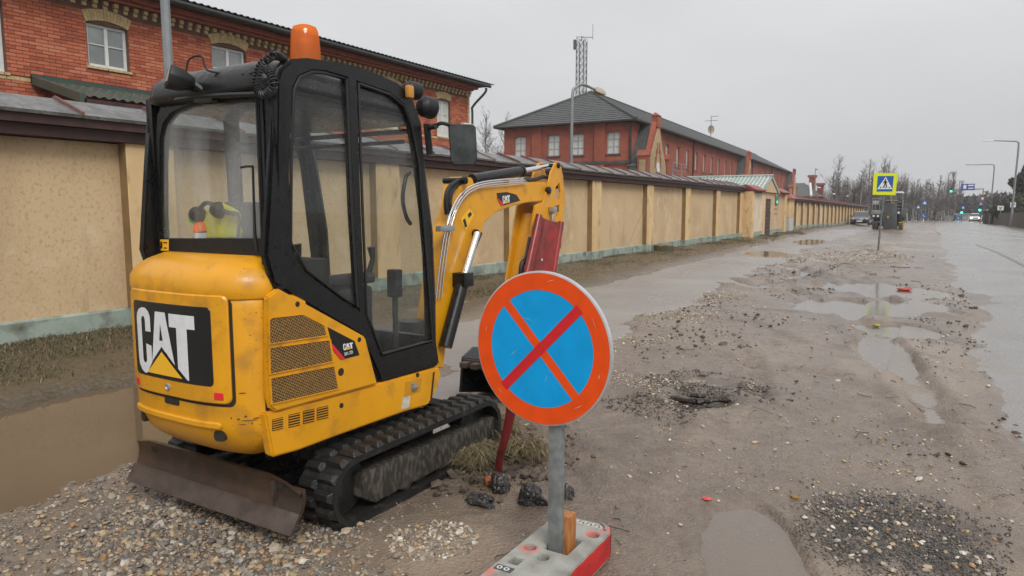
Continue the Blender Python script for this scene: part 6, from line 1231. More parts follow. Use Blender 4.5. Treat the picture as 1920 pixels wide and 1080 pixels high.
# red thumb channel on the arm
XT = XBm+0.10
tp = [np.array(on_x(u, v, XT)) for u, v in ((1009, 406), (1050, 419), (1035, 512), (986, 512))]
ext = lambda a, b_: b_+(b_-a)*1.5
q = [tp[0], tp[1], ext(tp[1], tp[2]), ext(tp[0], tp[3])]
mb = MB(); R = []
for f in (0, 0.35, 0.7, 1.0):
    a, b_ = q[0]*(1-f)+q[3]*f, q[1]*(1-f)+q[2]*f; d = b_-a; R.append([tuple(a+d*s_+np.array([dp, 0, 0])) for s_, dp in ((0, 0.0), (0.04, 0.022), (0.14, 0.022), (0.20, 0.004), (0.5, -0.006), (0.72, 0.0), (0.80, 0.022), (0.95, 0.022), (1, 0), (1, -0.012), (0.72, -0.014), (0.2, -0.014), (0, -0.012))])
mb.loft(R); th = mb.build('thumb_channel', M['red_paint'], ex, smooth=40)
for i, j in ((0, 3), (1, 2)): MB().tube([q[i]+np.array([0.01, 0, 0.012]), q[j]+np.array([0.01, 0, 0])], 0.028, 12).build('rim_tube', M['red_paint'], th)
mb = MB(); MB().disc_ring(on_x(1016, 487, XT+0.006), (1, 0, 0), [(0.012, 0), (0.012, 0.002), (0.001, 0.002)], 5).build('paint_chip', M['decal_white'], th)
# bucket on the ground ahead of the tracks
bxa, bxb = -3.27, -2.76
bp_ = [(4.58, 0.06), (4.62, 0.34), (4.78, 0.40), (5.0, 0.36), (5.12, 0.20), (5.05, 0.04), (4.85, 0.0)]
mb = MB(); R = [[(x, y, z) for y, z in bp_[1:]]+[(x, y+(4.85-y)*0.07, z+(0.2-z)*0.07) for y, z in bp_[1:][::-1]] for x in (bxa+0.02, bxb-0.02)]; mb.loft(R); bk = mb.build('bucket', M['black_paint'], ex, smooth=30)
for x in (bxa, bxb-0.02): MB().prism([(x, y, z) for y, z in bp_], (0.02, 0, 0)).build('side_plate', M['black_paint'], bk)
mb = MB(); [mb.box((bxa+0.05+0.105*k, 4.52, 0.28), (bxa+0.11+0.105*k, 4.64, 0.32)) for k in range(5)]; mb.box((bxa+0.02, 4.60, 0.27), (bxb-0.02, 4.66, 0.335)); mb.build('teeth', M['blade_edge'], bk)
pp = on_x(977, 690, XBm-0.07); mb = MB(); mb.tube([pp, (-3.0, 4.92, 0.36)], 0.05, 8); mb.build('bucket_link', M['black_paint'], ex)
# ---- things left in the cab
M['hivis'] = mat('hi_vis_yellow', (0.78, 0.74, 0.015), 0.75, var=0.2, vscale=18, bump=0.3, bscale=25)
jk = empty('hi_vis_jacket', on_y(410, 446, 2.33), 'crumpled fluorescent yellow work jacket behind the rear cab window', 'jacket')
def lump(c_, r, seed, sub=3, amp=0.25, fr=9.0):
    bm = bmesh.new(); bmesh.ops.create_icosphere(bm, subdivisions=sub, radius=1)
    for v in bm.verts:
        d = 1+amp*float(fbm(v.co.x*fr/6+seed, v.co.y*fr/6+v.co.z*fr/7, seed, 3))*2; v.co = Vector((c_[0]+v.co.x*r[0]*d, c_[1]+v.co.y*r[1]*d, c_[2]+v.co.z*r[2]*d))
    mb = MB(); bm.verts.index_update(); mb.add([tuple(v.co) for v in bm.verts], [tuple(v.index for v in f.verts) for f in bm.faces]); bm.free(); return mb
fold = [(362, 447), (366, 425), (378, 404), (390, 394), (398, 384), (406, 375), (416, 380), (428, 389), (444, 396), (453, 408), (449, 420), (456, 434), (452, 447)]
def fold_ring(Y, k, sh): return [on_y(410+(u-410)*k+sh*random.uniform(-3, 3), 425+(v-425)*k+sh*random.uniform(-4, 4), Y) for u, v in fold]
mb = MB(); mb.loft([fold_ring(2.262, 0.80, 1), fold_ring(2.275, 0.95, 1), fold_ring(2.31, 1.0, 0), fold_ring(2.36, 0.97, 1), fold_ring(2.40, 0.8, 1)]); mb.build('body', M['hivis'], jk, bev=0.004, smooth=25)
mb = MB(); mb.prism([on_y(u, v, 2.252) for u, v in ((398, 384), (406, 376), (441, 394), (448, 404), (424, 402))], (0, 0.02, 0)); mb.build('collar', M['hivis'], jk, bev=0.006)
mb = MB(); mb.tube([on_y(u, v, 2.245) for u, v in ((446, 398), (448, 420), (446, 446))], 0.008, 6); mb.build('reflective_trim', M['black_seat'], jk)
ed = empty('ear_defenders', on_y(385, 395, 2.26), 'black and green ear defenders lying on the yellow jacket in the cab', 'ear defenders')
for u, v in ((369, 402), (408, 393)):
    c_ = on_y(u, v, 2.245); MB().disc_ring(c_, (0.25, -1, 0.2), [(0.03, -0.035), (0.042, -0.02), (0.042, 0.0), (0.034, 0.02), (0.012, 0.028), (0.001, 0.028)], 18).build('ear_cup', M['black_plastic'], ed)
c_ = on_y(362, 408, 2.232); MB().disc_ring(c_, (0.25, -1, 0.2), [(0.03, -0.01), (0.03, 0.0), (0.012, 0.004)], 14).build('cup_trim', mat('lime_trim', (0.14, 0.42, 0.05), 0.5), ed)
MB().tube(spline([on_y(u, v, 2.24) for u, v in ((372, 395), (385, 381), (400, 384), (425, 398), (445, 401))], 6), 0.011, 8).build('headband', M['black_plastic'], ed)
sc_ = empty('spray_can', on_y(375, 446, 2.25), 'marking spray can with orange cap beside the jacket in the cab', 'spray can')
a = Vector(on_y(377, 447, 2.25)); b_ = Vector(on_y(377, 436, 2.25)); c_ = Vector(on_y(374, 420, 2.25))
MB().cyl(tuple(a+Vector((0, 0, -0.08))), tuple(b_), 0.033, 18).build('can', M['decal_white'], sc_); MB().disc_ring(b_, tuple(c_-b_), [(0.034, 0), (0.035, 0.02), (0.028, 0.042), (0.012, 0.055), (0.001, 0.056)], 18).build('cap', mat('orange_cap', (0.85, 0.17, 0.01), 0.4), sc_)
# ================================================================== NO-STOPPING SIGN ON ITS BLOCK
SC, SR, SN = Vector((-1.368, 2.492, 0.975)), 0.315, Vector((-0.045, -1, 0)).normalized()
su = SN.cross(Vector((0, 0, 1))).normalized(); sv = Vector((0, 0, 1))
if su.x < 0: su = -su
def sgn_pt(x, z, d): return tuple(SC+su*x+sv*z+SN*d)
M['sign_red'] = mat('sign_orange_red', (0.76, 0.075, 0.006), 0.45, spec=0.25, var=0.10, vscale=14, dirt=(0.55, 0.13, 0.06), dscale=40, dmix=(0.68, 0.8))
M['sign_red2'] = mat('sign_red_tape', (0.58, 0.014, 0.018), 0.35, var=0.12, vscale=20)
M['sign_blue'] = mat('sign_blue', (0.002, 0.32, 0.70), 0.45, spec=0.25, var=0.10, vscale=10, dirt=(0.10, 0.30, 0.55), dscale=60, dmix=(0.70, 0.80))
M['alu'] = mat('sign_back', (0.55, 0.56, 0.57), 0.4, metal=0.5, var=0.15, vscale=20)
ns = empty('no_stopping_sign', (-1.312, 2.535, 0.12), 'round blue no stopping sign with red rim and cross on grey post', 'sign')
mb = MB(); mb.disc_ring(SC, SN, [(SR, -0.022), (SR+0.006, -0.020), (SR+0.006, -0.002), (SR, 0.0), (0.001, 0.0)], 72); sd_ = mb.build('sign_disc', M['alu'], ns)
def ring_poly(r0, r1, d, n=96):
    mb = MB(); V = [sgn_pt(r*math.cos(2*math.pi*k/n), r*math.sin(2*math.pi*k/n), d) for r in (r0, r1) for k in range(n)]
    return mb.add(V, [(k, (k+1) % n, n+(k+1) % n, n+k) for k in range(n)])
ri = 0.244
mb = MB(); mb.add([sgn_pt(ri*1.01*math.cos(2*math.pi*k/96), ri*1.01*math.sin(2*math.pi*k/96), 0.0012) for k in range(96)], [tuple(range(96))]); mb.build('blue_field', M['sign_blue'], sd_)
ring_poly(ri, SR-0.001, 0.0022).build('red_rim', M['sign_red'], sd_)
def bar(ang, w_, d, r0, nm, matr):
    c_, s_ = math.cos(ang), math.sin(ang); L_ = r0; mb = MB(); mb.add([sgn_pt(x*c_-z*s_, x*s_+z*c_, d) for x, z in ((-L_, -w_), (L_, -w_), (L_, w_), (-L_, w_))], [(0, 1, 2, 3)]); return mb.build(nm, matr, sd_)
bar(R_(-47), 0.0195, 0.0018, ri+0.004, 'cross_bar', M['sign_red']); bar(R_(45), 0.021, 0.0032, ri+0.012, 'cross_bar', M['sign_red2'])
px0, py0 = -1.312, 2.535
M['scratch'] = mat('pale_scratch', (0.55, 0.42, 0.36), 0.6)
for (x, z, a, L_, w_) in ((0.18, -0.215, 0.5, 0.05, 0.0012), (-0.20, -0.20, 2.4, 0.035, 0.001), (0.05, 0.285, 0.3, 0.04, 0.0012), (-0.27, 0.06, 1.4, 0.03, 0.0012), (0.245, 0.13, 1.9, 0.05, 0.0009), (-0.13, -0.03, 0.7, 0.045, 0.0008), (0.03, -0.12, 1.2, 0.03, 0.0008), (-0.06, 0.12, 2.9, 0.05, 0.0007), (0.27, -0.08, 1.2, 0.022, 0.0018)):
    c_, s_ = math.cos(a), math.sin(a); mb = MB(); mb.add([sgn_pt(x+p*c_-q*s_, z+p*s_+q*c_, 0.0042) for p, q in ((-L_/2, -w_*.3), (0, -w_), (L_/2, 0), (0, w_))], [(0, 1, 2, 3)]); mb.build('scratch', M['scratch'], sd_, smooth=0)
mb = MB(); mb.box((px0-0.03, py0-0.02, -0.0), (px0+0.03, py0+0.02, 0.93)); mb.build('post', M['galv'], ns, bev=0.006)
mb = MB(); mb.box((px0-0.034, py0-0.018, 0.86), (px0+0.034, py0+0.024, 0.90)); mb.build('clamp', M['alu'], ns, bev=0.004)
# concrete-look rubber block with holes
bkc = mat('grey_block', (0.31, 0.315, 0.285), 0.8, col2=(0.21, 0.205, 0.18), vscale=9, bump=0.2, bscale=60); t = bkc.node_tree; l = t.links.new; b_ = t.nodes['Principled BSDF']; g = t.nodes.new('ShaderNodeNewGeometry')
def spots(col, pts, rad, soft):
    """sprayed paint marks fixed to the block"""
    src = b_.inputs['Base Color'].links[0].from_socket; acc = None
    nz = t.nodes.new('ShaderNodeTexNoise'); nz.inputs['Scale'].default_value = 30; nz.inputs['Detail'].default_value = 4; l(g.outputs['Position'], nz.inputs[0])
    for p, r in zip(pts, rad):
        d = t.nodes.new('ShaderNodeVectorMath'); d.operation = 'DISTANCE'; l(g.outputs['Position'], d.inputs[0]); d.inputs[1].default_value = p
        a = t.nodes.new('ShaderNodeMath'); a.operation = 'MULTIPLY_ADD'; l(nz.outputs[0], a.inputs[0]); a.inputs[1].default_value = soft; l(d.outputs['Value'], a.inputs[2])
        mr = t.nodes.new('ShaderNodeMapRange'); mr.inputs[1].default_value = r+soft*0.5; mr.inputs[2].default_value = r+soft*0.5-0.03; l(a.outputs[0], mr.inputs[0])
        if acc is None: acc = mr.outputs[0]
        else:
            mm = t.nodes.new('ShaderNodeMath'); mm.operation = 'MAXIMUM'; l(acc, mm.inputs[0]); l(mr.outputs[0], mm.inputs[1]); acc = mm.outputs[0]
    k = t.nodes.new('ShaderNodeMath'); k.operation = 'MULTIPLY'; l(acc, k.inputs[0]); k.inputs[1].default_value = 0.8
    mx = t.nodes.new('ShaderNodeMix'); mx.data_type = 'RGBA'; l(k.outputs[0], mx.inputs[0]); l(src, mx.inputs[6]); mx.inputs[7].default_value = (*col, 1); l(mx.outputs[2], b_.inputs['Base Color'])
spots((0.62, 0.13, 0.10), [(-1.40, 2.46, 0.12), (-1.23, 2.72, 0.12), (-1.19, 2.80, 0.12), (-1.45, 2.22, 0.12), (-1.35, 2.74, 0.12), (-1.30, 2.30, 0.12)], [0.05, 0.045, 0.045, 0.04, 0.04, 0.012], 0.035)
blk = empty('sign_base_block', (-1.31, 2.45, 0.0), 'grey block with red painted side and holes carrying the round sign', 'base block')
def circ(cx, cy, r, z, n=18): return [(cx+r*math.cos(2*math.pi*k/n), cy+r*math.sin(2*math.pi*k/n), z) for k in range(n)]
def rect(x0, x1, y0, y1, z): return [(x0, y0, z), (x1, y0, z), (x1, y1, z), (x0, y1, z)]
bo = [(-1.46, 2.00, 0.0), (-1.185, 2.00, 0.0), (-1.165, 2.04, 0.0), (-1.165, 2.775, 0.0), (-1.195, 2.835, 0.0), (-1.43, 2.835, 0.0), (-1.46, 2.80, 0.0)]
holes = [circ(-1.403, 2.475, 0.026, 0), circ(-1.315, 2.425, 0.026, 0), circ(-1.222, 2.715, 0.026, 0), circ(-1.35, 2.735, 0.022, 0), rect(-1.425, -1.375, 2.315, 2.365, 0), rect(-1.349, -1.240, 2.495, 2.640, 0)]
plate(bo, holes, (0, 0, 0.12), 'block', bkc, blk, bev=0.004)
mb = MB(); mb.box((-1.44, 2.02, -0.02), (-1.19, 2.81, 0.012)); mb.build('block_floor', mat('block_floor', (0.10, 0.10, 0.09), 0.9), blk)
rp = mat('chipped_red_paint', (0.50, 0.018, 0.018), 0.45, var=0.3, vscale=9, dirt=(0.16, 0.10, 0.07), dscale=16, dmix=(0.60, 0.74), stretch=(1, 0.6, 1.6), bump=0.15)
mb = MB(); mb.loft([[(-1.1645, y, 0.012), (-1.1620, y, 0.012), (-1.1620, y, 0.113+0.003*math.sin(y*60)), (-1.1645, y, 0.113+0.003*math.sin(y*60))] for y in np.linspace(2.045, 2.77, 30)]); mb.build('red_side', rp, blk)
mb = MB(); mb.add([(-1.1625, 2.777, 0.012), (-1.1925, 2.837, 0.012), (-1.1925, 2.837, 0.116), (-1.1625, 2.777, 0.116)], [(0, 1, 2, 3)]); mb.build('red_corner', rp, blk)
mb = MB(); mb.box((-1.36, 2.786, 0.1202), (-1.215, 2.818, 0.1215)); lb = mb.build('moulded_label', mat('label_pale', (0.45, 0.43, 0.38), 0.8), blk)
for k in range(7):
    mb = MB(); x = -1.352+k*0.0195; mb.box((x, 2.792, 0.1217), (x+0.004, 2.812, 0.1227)); mb.box((x+0.0042, 2.808 if k % 2 else 0*1+2.792, 0.1217), (x+0.012, 2.812 if k % 2 else 2.796, 0.1227)); mb.build('mark', M['decal_black'], lb)
mb = MB(); mb.box((-1.445, 2.245, 0.1202), (-1.365, 2.285, 0.1212)); lb = mb.build('moulded_label', mat('label_dark', (0.07, 0.07, 0.065), 0.8), blk)
for k in range(2): MB().disc_ring((-1.425+0.032*k, 2.265, 0.1213), (0, 0, 1), [(0.012, 0), (0.012, 0.001), (0.007, 0.001), (0.007, 0)], 12).build('mark', M['decal_white'], lb)
mb = MB(); mb.tube([(-1.235, 2.83, 0.125), (-1.20, 2.80, 0.13), (-1.19, 2.775, 0.125)], 0.005, 6); mb.build('handle_clip', M['steel'], blk)
wd = mat('pine_wedge', (0.42, 0.17, 0.05), 0.6, col2=(0.25, 0.09, 0.03), vscale=18, stretch=(6, 6, 0.7), bump=0.1)
wdg = MB().box((-1.336, 2.5565, 0.02), (-1.262, 2.626, 0.25)).build('wooden_wedge', wd, None, bev=0.003, label='orange brown wooden wedge jammed beside the sign post', cat='wedge')
# red curved stake
st_ = MB(); P = [(-2.13, 3.36, -0.06), (-2.118, 3.37, 0.10), (-2.085, 3.39, 0.24), (-2.06, 3.40, 0.38), (-2.045, 3.40, 0.55), (-2.035, 3.40, 0.68)]
st_.loft([[(x-w_, y-0.012, z), (x+w_, y-0.012, z), (x+w_, y+0.012, z), (x-w_, y+0.012, z)] for (x, y, z), w_ in zip(P, (0.016, 0.020, 0.024, 0.029, 0.033, 0.035))])
st_.build('red_stake', mat('stake_red', (0.13, 0.010, 0.010), 0.45, var=0.5, vscale=12), None, bev=0.004, label='curved dark red steel stake standing in the sod beside the track', cat='stake')
# asphalt chunks
M['chunk'] = mat('broken_asphalt', (0.020, 0.019, 0.019), 0.5, dirt=(0.20, 0.18, 0.16), dscale=75, dmix=(0.56, 0.66), bump=0.8, bscale=45)
for i, ((u, v), r, lab) in enumerate((((905, 935), (0.085, 0.055, 0.042), 'small flat lump of black asphalt nearest the sign block'), ((940, 915), (0.06, 0.05, 0.075), 'upright chunk of broken asphalt against the foot of the red stake'), ((997, 940), (0.07, 0.05, 0.065), 'square chunk of broken asphalt just left of the sign post'), ((1062, 928), (0.05, 0.04, 0.045), 'chunk of broken asphalt peeking out right of the sign post'))):
    c_ = on_z(u, v); lump((c_[0], c_[1], float(Hs(c_[0], c_[1]))+r[2]*0.38), r, 20+i, 3, 0.75, 7).build('asphalt_chunk', M['chunk'], None, smooth=0, label=lab, cat='asphalt chunk', group='broken asphalt by the track')
c_ = on_z(918, 905); lump((c_[0], c_[1], float(Hs(c_[0], c_[1]))+0.03), (0.035, 0.03, 0.03), 31, 2, 0.4).build('brick_fragment', mat('orange_brick_bit', (0.32, 0.10, 0.04), 0.8, var=0.4, vscale=20, bump=0.4), None, smooth=20, label='small orange brick fragment among the asphalt chunks', cat='brick fragment')
# sod heaps beside the track
M['sod'] = mat('sod_earth', (0.060, 0.043, 0.031), 0.95, col2=(0.115, 0.085, 0.052), vscale=16, bump=0.8, bscale=40)
sods = [((930, 815), (0.16, 0.14, 0.11), 'big sod clump with dry grass behind the red stake'), ((880, 862), (0.16, 0.10, 0.075), 'low sod clump with yellow grass against the track'), ((985, 855), (0.15, 0.10, 0.09), 'dark sod clump between the red stake and the sign post'), ((905, 845), (0.09, 0.08, 0.07), 'small dark earth clod between the two grassy sod clumps')]
gx_, gy_, gz_ = [], [], []
for i, ((u, v), r, lab) in enumerate(sods):
    c_ = on_z(u, v); zz = float(Hs(c_[0], c_[1])); lump((c_[0], c_[1], zz+r[2]*0.35), r, 40+i, 4, 0.35, 13).build('sod_clump', M['sod'], None, smooth=30, label=lab, cat='sod', group='sod clumps dug up beside the track')
    n = (2200, 1900, 1100, 200)[i]; a = RNG.uniform(0, 6.28, n); q = np.sqrt(RNG.uniform(0, 1, n))*0.95; gx_.append(c_[0]+r[0]*q*np.cos(a)); gy_.append(c_[1]+r[1]*q*np.sin(a)); gz_.append(r[2]*(0.35+np.sqrt(np.maximum(0, 1-q*q))*0.85))
x, y, zo = map(np.concatenate, (gx_, gy_, gz_)); n = len(x)
blades('sod_grass', x, y, RNG.uniform(0.02, 0.09, n), np.array([(0.27, 0.21, 0.11), (0.19, 0.145, 0.07), (0.12, 0.11, 0.04), (0.07, 0.052, 0.03)])[RNG.choice(4, n, p=[.28, .27, .2, .25])], 1.7, 0.0035, zo-0.015, label='dry straw grass growing on the sod clumps', cat='grass')
n = 700; x = RNG.uniform(-2.40, -1.9, n); y = RNG.uniform(2.7, 3.8, n); k = fbm(x*4, y*4, 77, 2) > 0.06; x, y = x[k], y[k]; n = len(x)
blades('straw', x, y, RNG.uniform(0.02, 0.06, n), np.tile((0.24, 0.18, 0.09), (n, 1)), 1.2, 0.003, 0.0, label='wisps of straw on the mud along the track', cat='straw')
n = 900; x = -2.30+RNG.normal(0, 0.22, n); y = 3.62+RNG.normal(0, 0.26, n); k = (x > -2.42) & (x < -1.75); x, y = x[k], y[k]; n = len(x)
stones('earth_crumbs', x, y, np.clip(RNG.lognormal(math.log(0.022), 0.6, n), 0.006, 0.085), np.tile((0.070, 0.052, 0.038), (n, 1))*RNG.uniform(0.5, 1.7, (n, 1)), bpy.data.materials['clod_earth'], flat=0.7, label='crumbled dark earth round the sod clumps', cat='earth')
# wood in the hole
hx, hy = on_z(1310, 752)[:2]; M['wet_wood'] = mat('charred_wood', (0.030, 0.018, 0.013), 0.4, col2=(0.012, 0.010, 0.009), vscale=12, bump=0.6, bscale=40)
for i, (a, b_, r, lab) in enumerate((((-0.24, 0.02, -0.02), (0.05, -0.03, 0.0), 0.030, 'left dark rotten branch lying in the small pit'), ((0.0, -0.03, 0.0), (0.24, 0.07, 0.035), 0.028, 'right dark rotten branch sticking out of the small pit'), ((-0.07, 0.04, 0.03), (0.03, 0.05, 0.035), 0.022, 'short dark wood stub on top of the branches in the pit'))):
    P = [(hx+a[0]+(b_[0]-a[0])*f+random.gauss(0, 0.008), hy+a[1]+(b_[1]-a[1])*f+random.gauss(0, 0.008), a[2]+(b_[2]-a[2])*f+0.0) for f in np.linspace(0, 1, 7)]
    MB().tube(P, [r*(0.6+0.5*random.random()) for _ in P], 7).build('rotten_branch', M['wet_wood'], None, label=lab, cat='branch', group='branches in the pit')
mb = MB(); ring = [(hx+0.19*math.cos(a)-0.02, hy+0.10*math.sin(a)-0.02, -0.075) for a in np.linspace(0, 6.28, 25)[:-1]]; mb.add(ring, [tuple(range(24))]); mb.build('pit_water', mat('black_water', (0.01, 0.01, 0.011), 0.05), kind='structure')
# litter
for nm, (u, v), r, colr, lab in (('red_disc', (1325, 936), (0.028, 0.022, 0.006), (0.62, 0.07, 0.07), 'small flat pinkish red plastic disc on the mud'), ('red_rag', (1697, 541), (0.14, 0.10, 0.03), (0.42, 0.05, 0.035), 'crumpled red scrap lying in the far puddle'), ('yellow_lump', (1644, 607), (0.05, 0.04, 0.02), (0.30, 0.30, 0.05), 'yellow green lump at the edge of a puddle'), ('wet_leaf', (1490, 935), (0.025, 0.018, 0.012), (0.30, 0.15, 0.03), 'brown leaf standing beside the near puddle')):
    c_ = on_z(u, v); lump((c_[0], c_[1], max(float(Hs(c_[0], c_[1])), -0.034)+r[2]*0.6), r, 60, 2, 0.3).build(nm, mat(nm+'_surface', colr, 0.5, var=0.3, vscale=20), None, label=lab, cat='litter')
# tree stump by the wall
c_ = on_z(1241, 474); sm_ = empty('tree_stump', (c_[0], c_[1], 0), 'low mossy tree stump at the foot of the ochre wall', 'stump')
mb = MB(); n = 22; rs = [0.40*(1+0.18*random.random()) for _ in range(n)]
mb.loft([[(c_[0]+rs[k]*s_*math.cos(2*math.pi*k/n), c_[1]+rs[k]*s_*math.sin(2*math.pi*k/n), z+0.02*math.sin(k*2.1)) for k in range(n)] for z, s_ in ((-0.1, 1.25), (0.02, 1.1), (0.12, 0.95), (0.26, 0.86))]); mb.build('bark', mat('mossy_bark', (0.045, 0.035, 0.022), 0.95, col2=(0.04, 0.055, 0.015), vscale=6, bump=0.8, bscale=14), sm_)
mb = MB(); mb.loft([[(c_[0]+rs[k]*s_*math.cos(2*math.pi*k/n), c_[1]+rs[k]*s_*math.sin(2*math.pi*k/n), z+0.02*math.sin(k*2.1)) for k in range(n)] for z, s_ in ((0.255, 0.855), (0.275, 0.83))]); mb.build('cut_face', mat('cut_wood', (0.26, 0.13, 0.06), 0.8, var=0.4, vscale=9), sm_)

# ================================================================== STREET FURNITURE
M['lamp_grey'] = mat('lamp_pole_grey', (0.24, 0.255, 0.26), 0.5, metal=0.4, var=0.15, vscale=6)
def lamp(base, path, r0, r1, label, cat='street lamp', head=(0.55, 0.2, 0.12), hdir=(1, 0, 0), hm=None, group=None):
    o = empty('street_lamp', base, label, cat, group); P = spline(path, 6); n = len(P)
    MB().tube(P, [r0+(r1-r0)*k/(n-1) for k in range(n)], 8).build('pole', M['lamp_grey'], o)
    if head:
        e = Vector(P[-1]); d = Vector(hdir).normalized(); sdv = d.cross(Vector((0, 0, 1))); mb = MB(); R = []
        for f, w_, h_ in ((0, .35, .5), (.15, .8, .9), (.5, 1, 1), (.85, .85, .8), (1, .3, .3)):
            c_ = e+d*(head[0]*f); R.append([tuple(c_+sdv*(head[1]/2*w_*a)+Vector((0, 0, head[2]/2*h_*b_))) for a, b_ in ((-1, -.6), (1, -.6), (1, .2), (.5, 1), (-.5, 1), (-1, .2))])
        mb.loft(R); mb.build('lamp_head', hm or M['lamp_grey'], o)
    return o
M['head_tan'] = mat('lamp_head_tan', (0.42, 0.37, 0.28), 0.5, var=0.2)
lamp((-12, 24.25, 0), [(-12, 24.2, 0), (-12, 24.2, 3), (-12, 24.25, 5.6), (-11.95, 24.45, 6.05), (-11.9, 25.0, 6.22), (-11.85, 25.9, 6.16)], 0.07, 0.05, 'grey lamp post rising behind the wall before the hip roofed building', hdir=(0.05, 1, -0.08), hm=M['head_tan'], head=(0.85, 0.30, 0.30))
lamp((-10, 6.62, 0), [(-10, 6.62, 0), (-10, 6.62, 3), (-10, 6.62, 6), (-10, 6.62, 7.5)], 0.075, 0.06, 'plain grey steel post behind the wall at upper left', head=None)
gz0 = lambda y: float(gslope(y))
# right side lamps: sight lines 72 m and beyond, scaled to their true distance
def lampR(Yb, Xb, h, reach, label, lean, hdz=0.0):
    g_ = gz0(Yb); lamp((Xb, Yb, g_), [(Xb, Yb, g_), (Xb+lean*.5, Yb, g_+h*.5), (Xb+lean*.95, Yb, g_+h*.93), (Xb+lean-0.15, Yb, g_+h*.99), (Xb+lean-0.6, Yb, g_+h), (Xb+lean-reach, Yb, g_+h+hdz)], 0.10, 0.05, label, hdir=(-1, 0, 0.03), head=(1.0, 0.35, 0.14), hm=M['win_frame'] if Yb < 90 else None, group='street lamps on the right of the road')
lampR(84, 6.0, 8.2, 2.0, 'nearest tall street lamp on the right by the fence', 0.15, 0.12)
lampR(122, 6.2, 8.3, 2.5, 'farther street lamp on the right, left of the nearest one', 0.1)
# pedestrian crossing sign, leaning, fluorescent border
cp = on_z(1648, 466, 0.1); cs = empty('crossing_sign', (cp[0], cp[1], 0.1), 'yellow bordered blue pedestrian crossing sign on a leaning post', 'sign')
YC = cp[1]; top = on_y(1662, 325, YC); MB().tube([(cp[0]-0.02, YC, 0.0), on_y(1653, 400, YC), on_y(1660, 345, YC)], 0.035, 10).build('post', mat('green_grey_post', (0.13, 0.15, 0.14), 0.6, var=0.3), cs)
def csq(pts, d): return [(lambda p: (p[0], p[1]-d, p[2]))(on_y(u, v, YC-0.05)) for u, v in pts]
M['fluo'] = mat('fluo_yellow', (0.66, 0.78, 0.0), 0.4); M['fluo'].node_tree.nodes['Principled BSDF'].inputs['Base Color'].default_value = (0.68, 0.76, 0.01, 1)
M['blue_sign'] = mat('traffic_blue', (0.010, 0.10, 0.36), 0.35); M['white_sign'] = mat('sign_white', (0.72, 0.73, 0.74), 0.4)
bd = MB().prism(csq([(1638.5, 324), (1683.5, 325), (1679, 366), (1636, 365)], 0), (0, 0.03, 0)).build('border_panel', M['fluo'], cs)
MB().prism(csq([(1646, 330), (1676, 330), (1673, 359), (1643.5, 359)], 0.003), (0, -0.003, 0)).build('blue_field', M['blue_sign'], bd)
MB().prism(csq([(1660.8, 331.5), (1673, 354.5), (1644.5, 354.8)], 0.009), (0, -0.003, 0)).build('white_triangle', M['white_sign'], bd)
fig = MB()
for q in ([(1659.3, 335.5), (1661.5, 335.5), (1661.5, 338.3), (1659.3, 338.3)], [(1658.3, 338.6), (1661.6, 338.8), (1662, 344), (1658.6, 345)], [(1658.7, 344.6), (1660.6, 345), (1657.2, 351.8), (1655, 351.8)], [(1660, 344.3), (1662, 344), (1664, 351.6), (1662.2, 351.8)], [(1658.3, 339), (1659, 340.5), (1656, 344), (1655.3, 343)], [(1661.4, 339), (1664.3, 342.4), (1663.5, 343.5), (1661, 341)]): fig.prism(csq(q, 0.015), (0, -0.003, 0))
fig.build('walking_figure', M['decal_black'], bd)
for q in ([(1649, 352.5), (1652, 350), (1653, 352.5)], [(1658, 352.5), (1660, 350), (1661, 352.5)], [(1666, 352.3), (1667, 350), (1670, 352.3)]): MB().prism(csq(q, 0.015), (0, -0.003, 0)).build('stripe_mark', M['decal_black'], bd)
# lattice mast behind the roofs
mx0, my0 = -33.6, 70.0; ms = empty('lattice_mast', (mx0, my0, 0), 'tall grey lattice radio mast rising behind the hip roof', 'mast'); hwm = 0.42
lg = [(mx0+sx_*hwm, my0+sy_*hwm) for sx_, sy_ in ((-1, -1), (1, -1), (1, 1), (-1, 1))]; M['mast'] = mat('mast_steel', (0.10, 0.105, 0.105), 0.6, metal=0.4)
for x, y in lg: MB().cyl((x, y, -0.5), (x, y, 19.2), 0.05, 6).build('leg', M['mast'], ms)
br2 = MB(); z = 9.0
while z < 19.0:
    for i in range(4):
        a, c_ = lg[i], lg[(i+1) % 4]; br2.tube([(a[0], a[1], z), (c_[0], c_[1], z+0.7)], 0.022, 4); br2.tube([(c_[0], c_[1], z), (a[0], a[1], z+0.7)], 0.022, 4); br2.tube([(a[0], a[1], z), (c_[0], c_[1], z)], 0.02, 4)
    z += 0.7
br2.build('bracing', M['mast'], ms)
aa = MB(); aa.tube([(mx0, my0, 19.2), (mx0, my0, 19.7)], 0.04, 6); aa.tube([(mx0-0.5, my0-0.3, 19.6), (mx0+1.0, my0+0.6, 19.55)], 0.035, 5); aa.cyl((mx0+1.0, my0+0.6, 19.3), (mx0+1.0, my0+0.6, 20.9), 0.025, 5); aa.box((mx0-0.75, my0-0.5, 18.3), (mx0-0.45, my0-0.3, 19.3)); aa.build('antennas', M['mast'], ms)
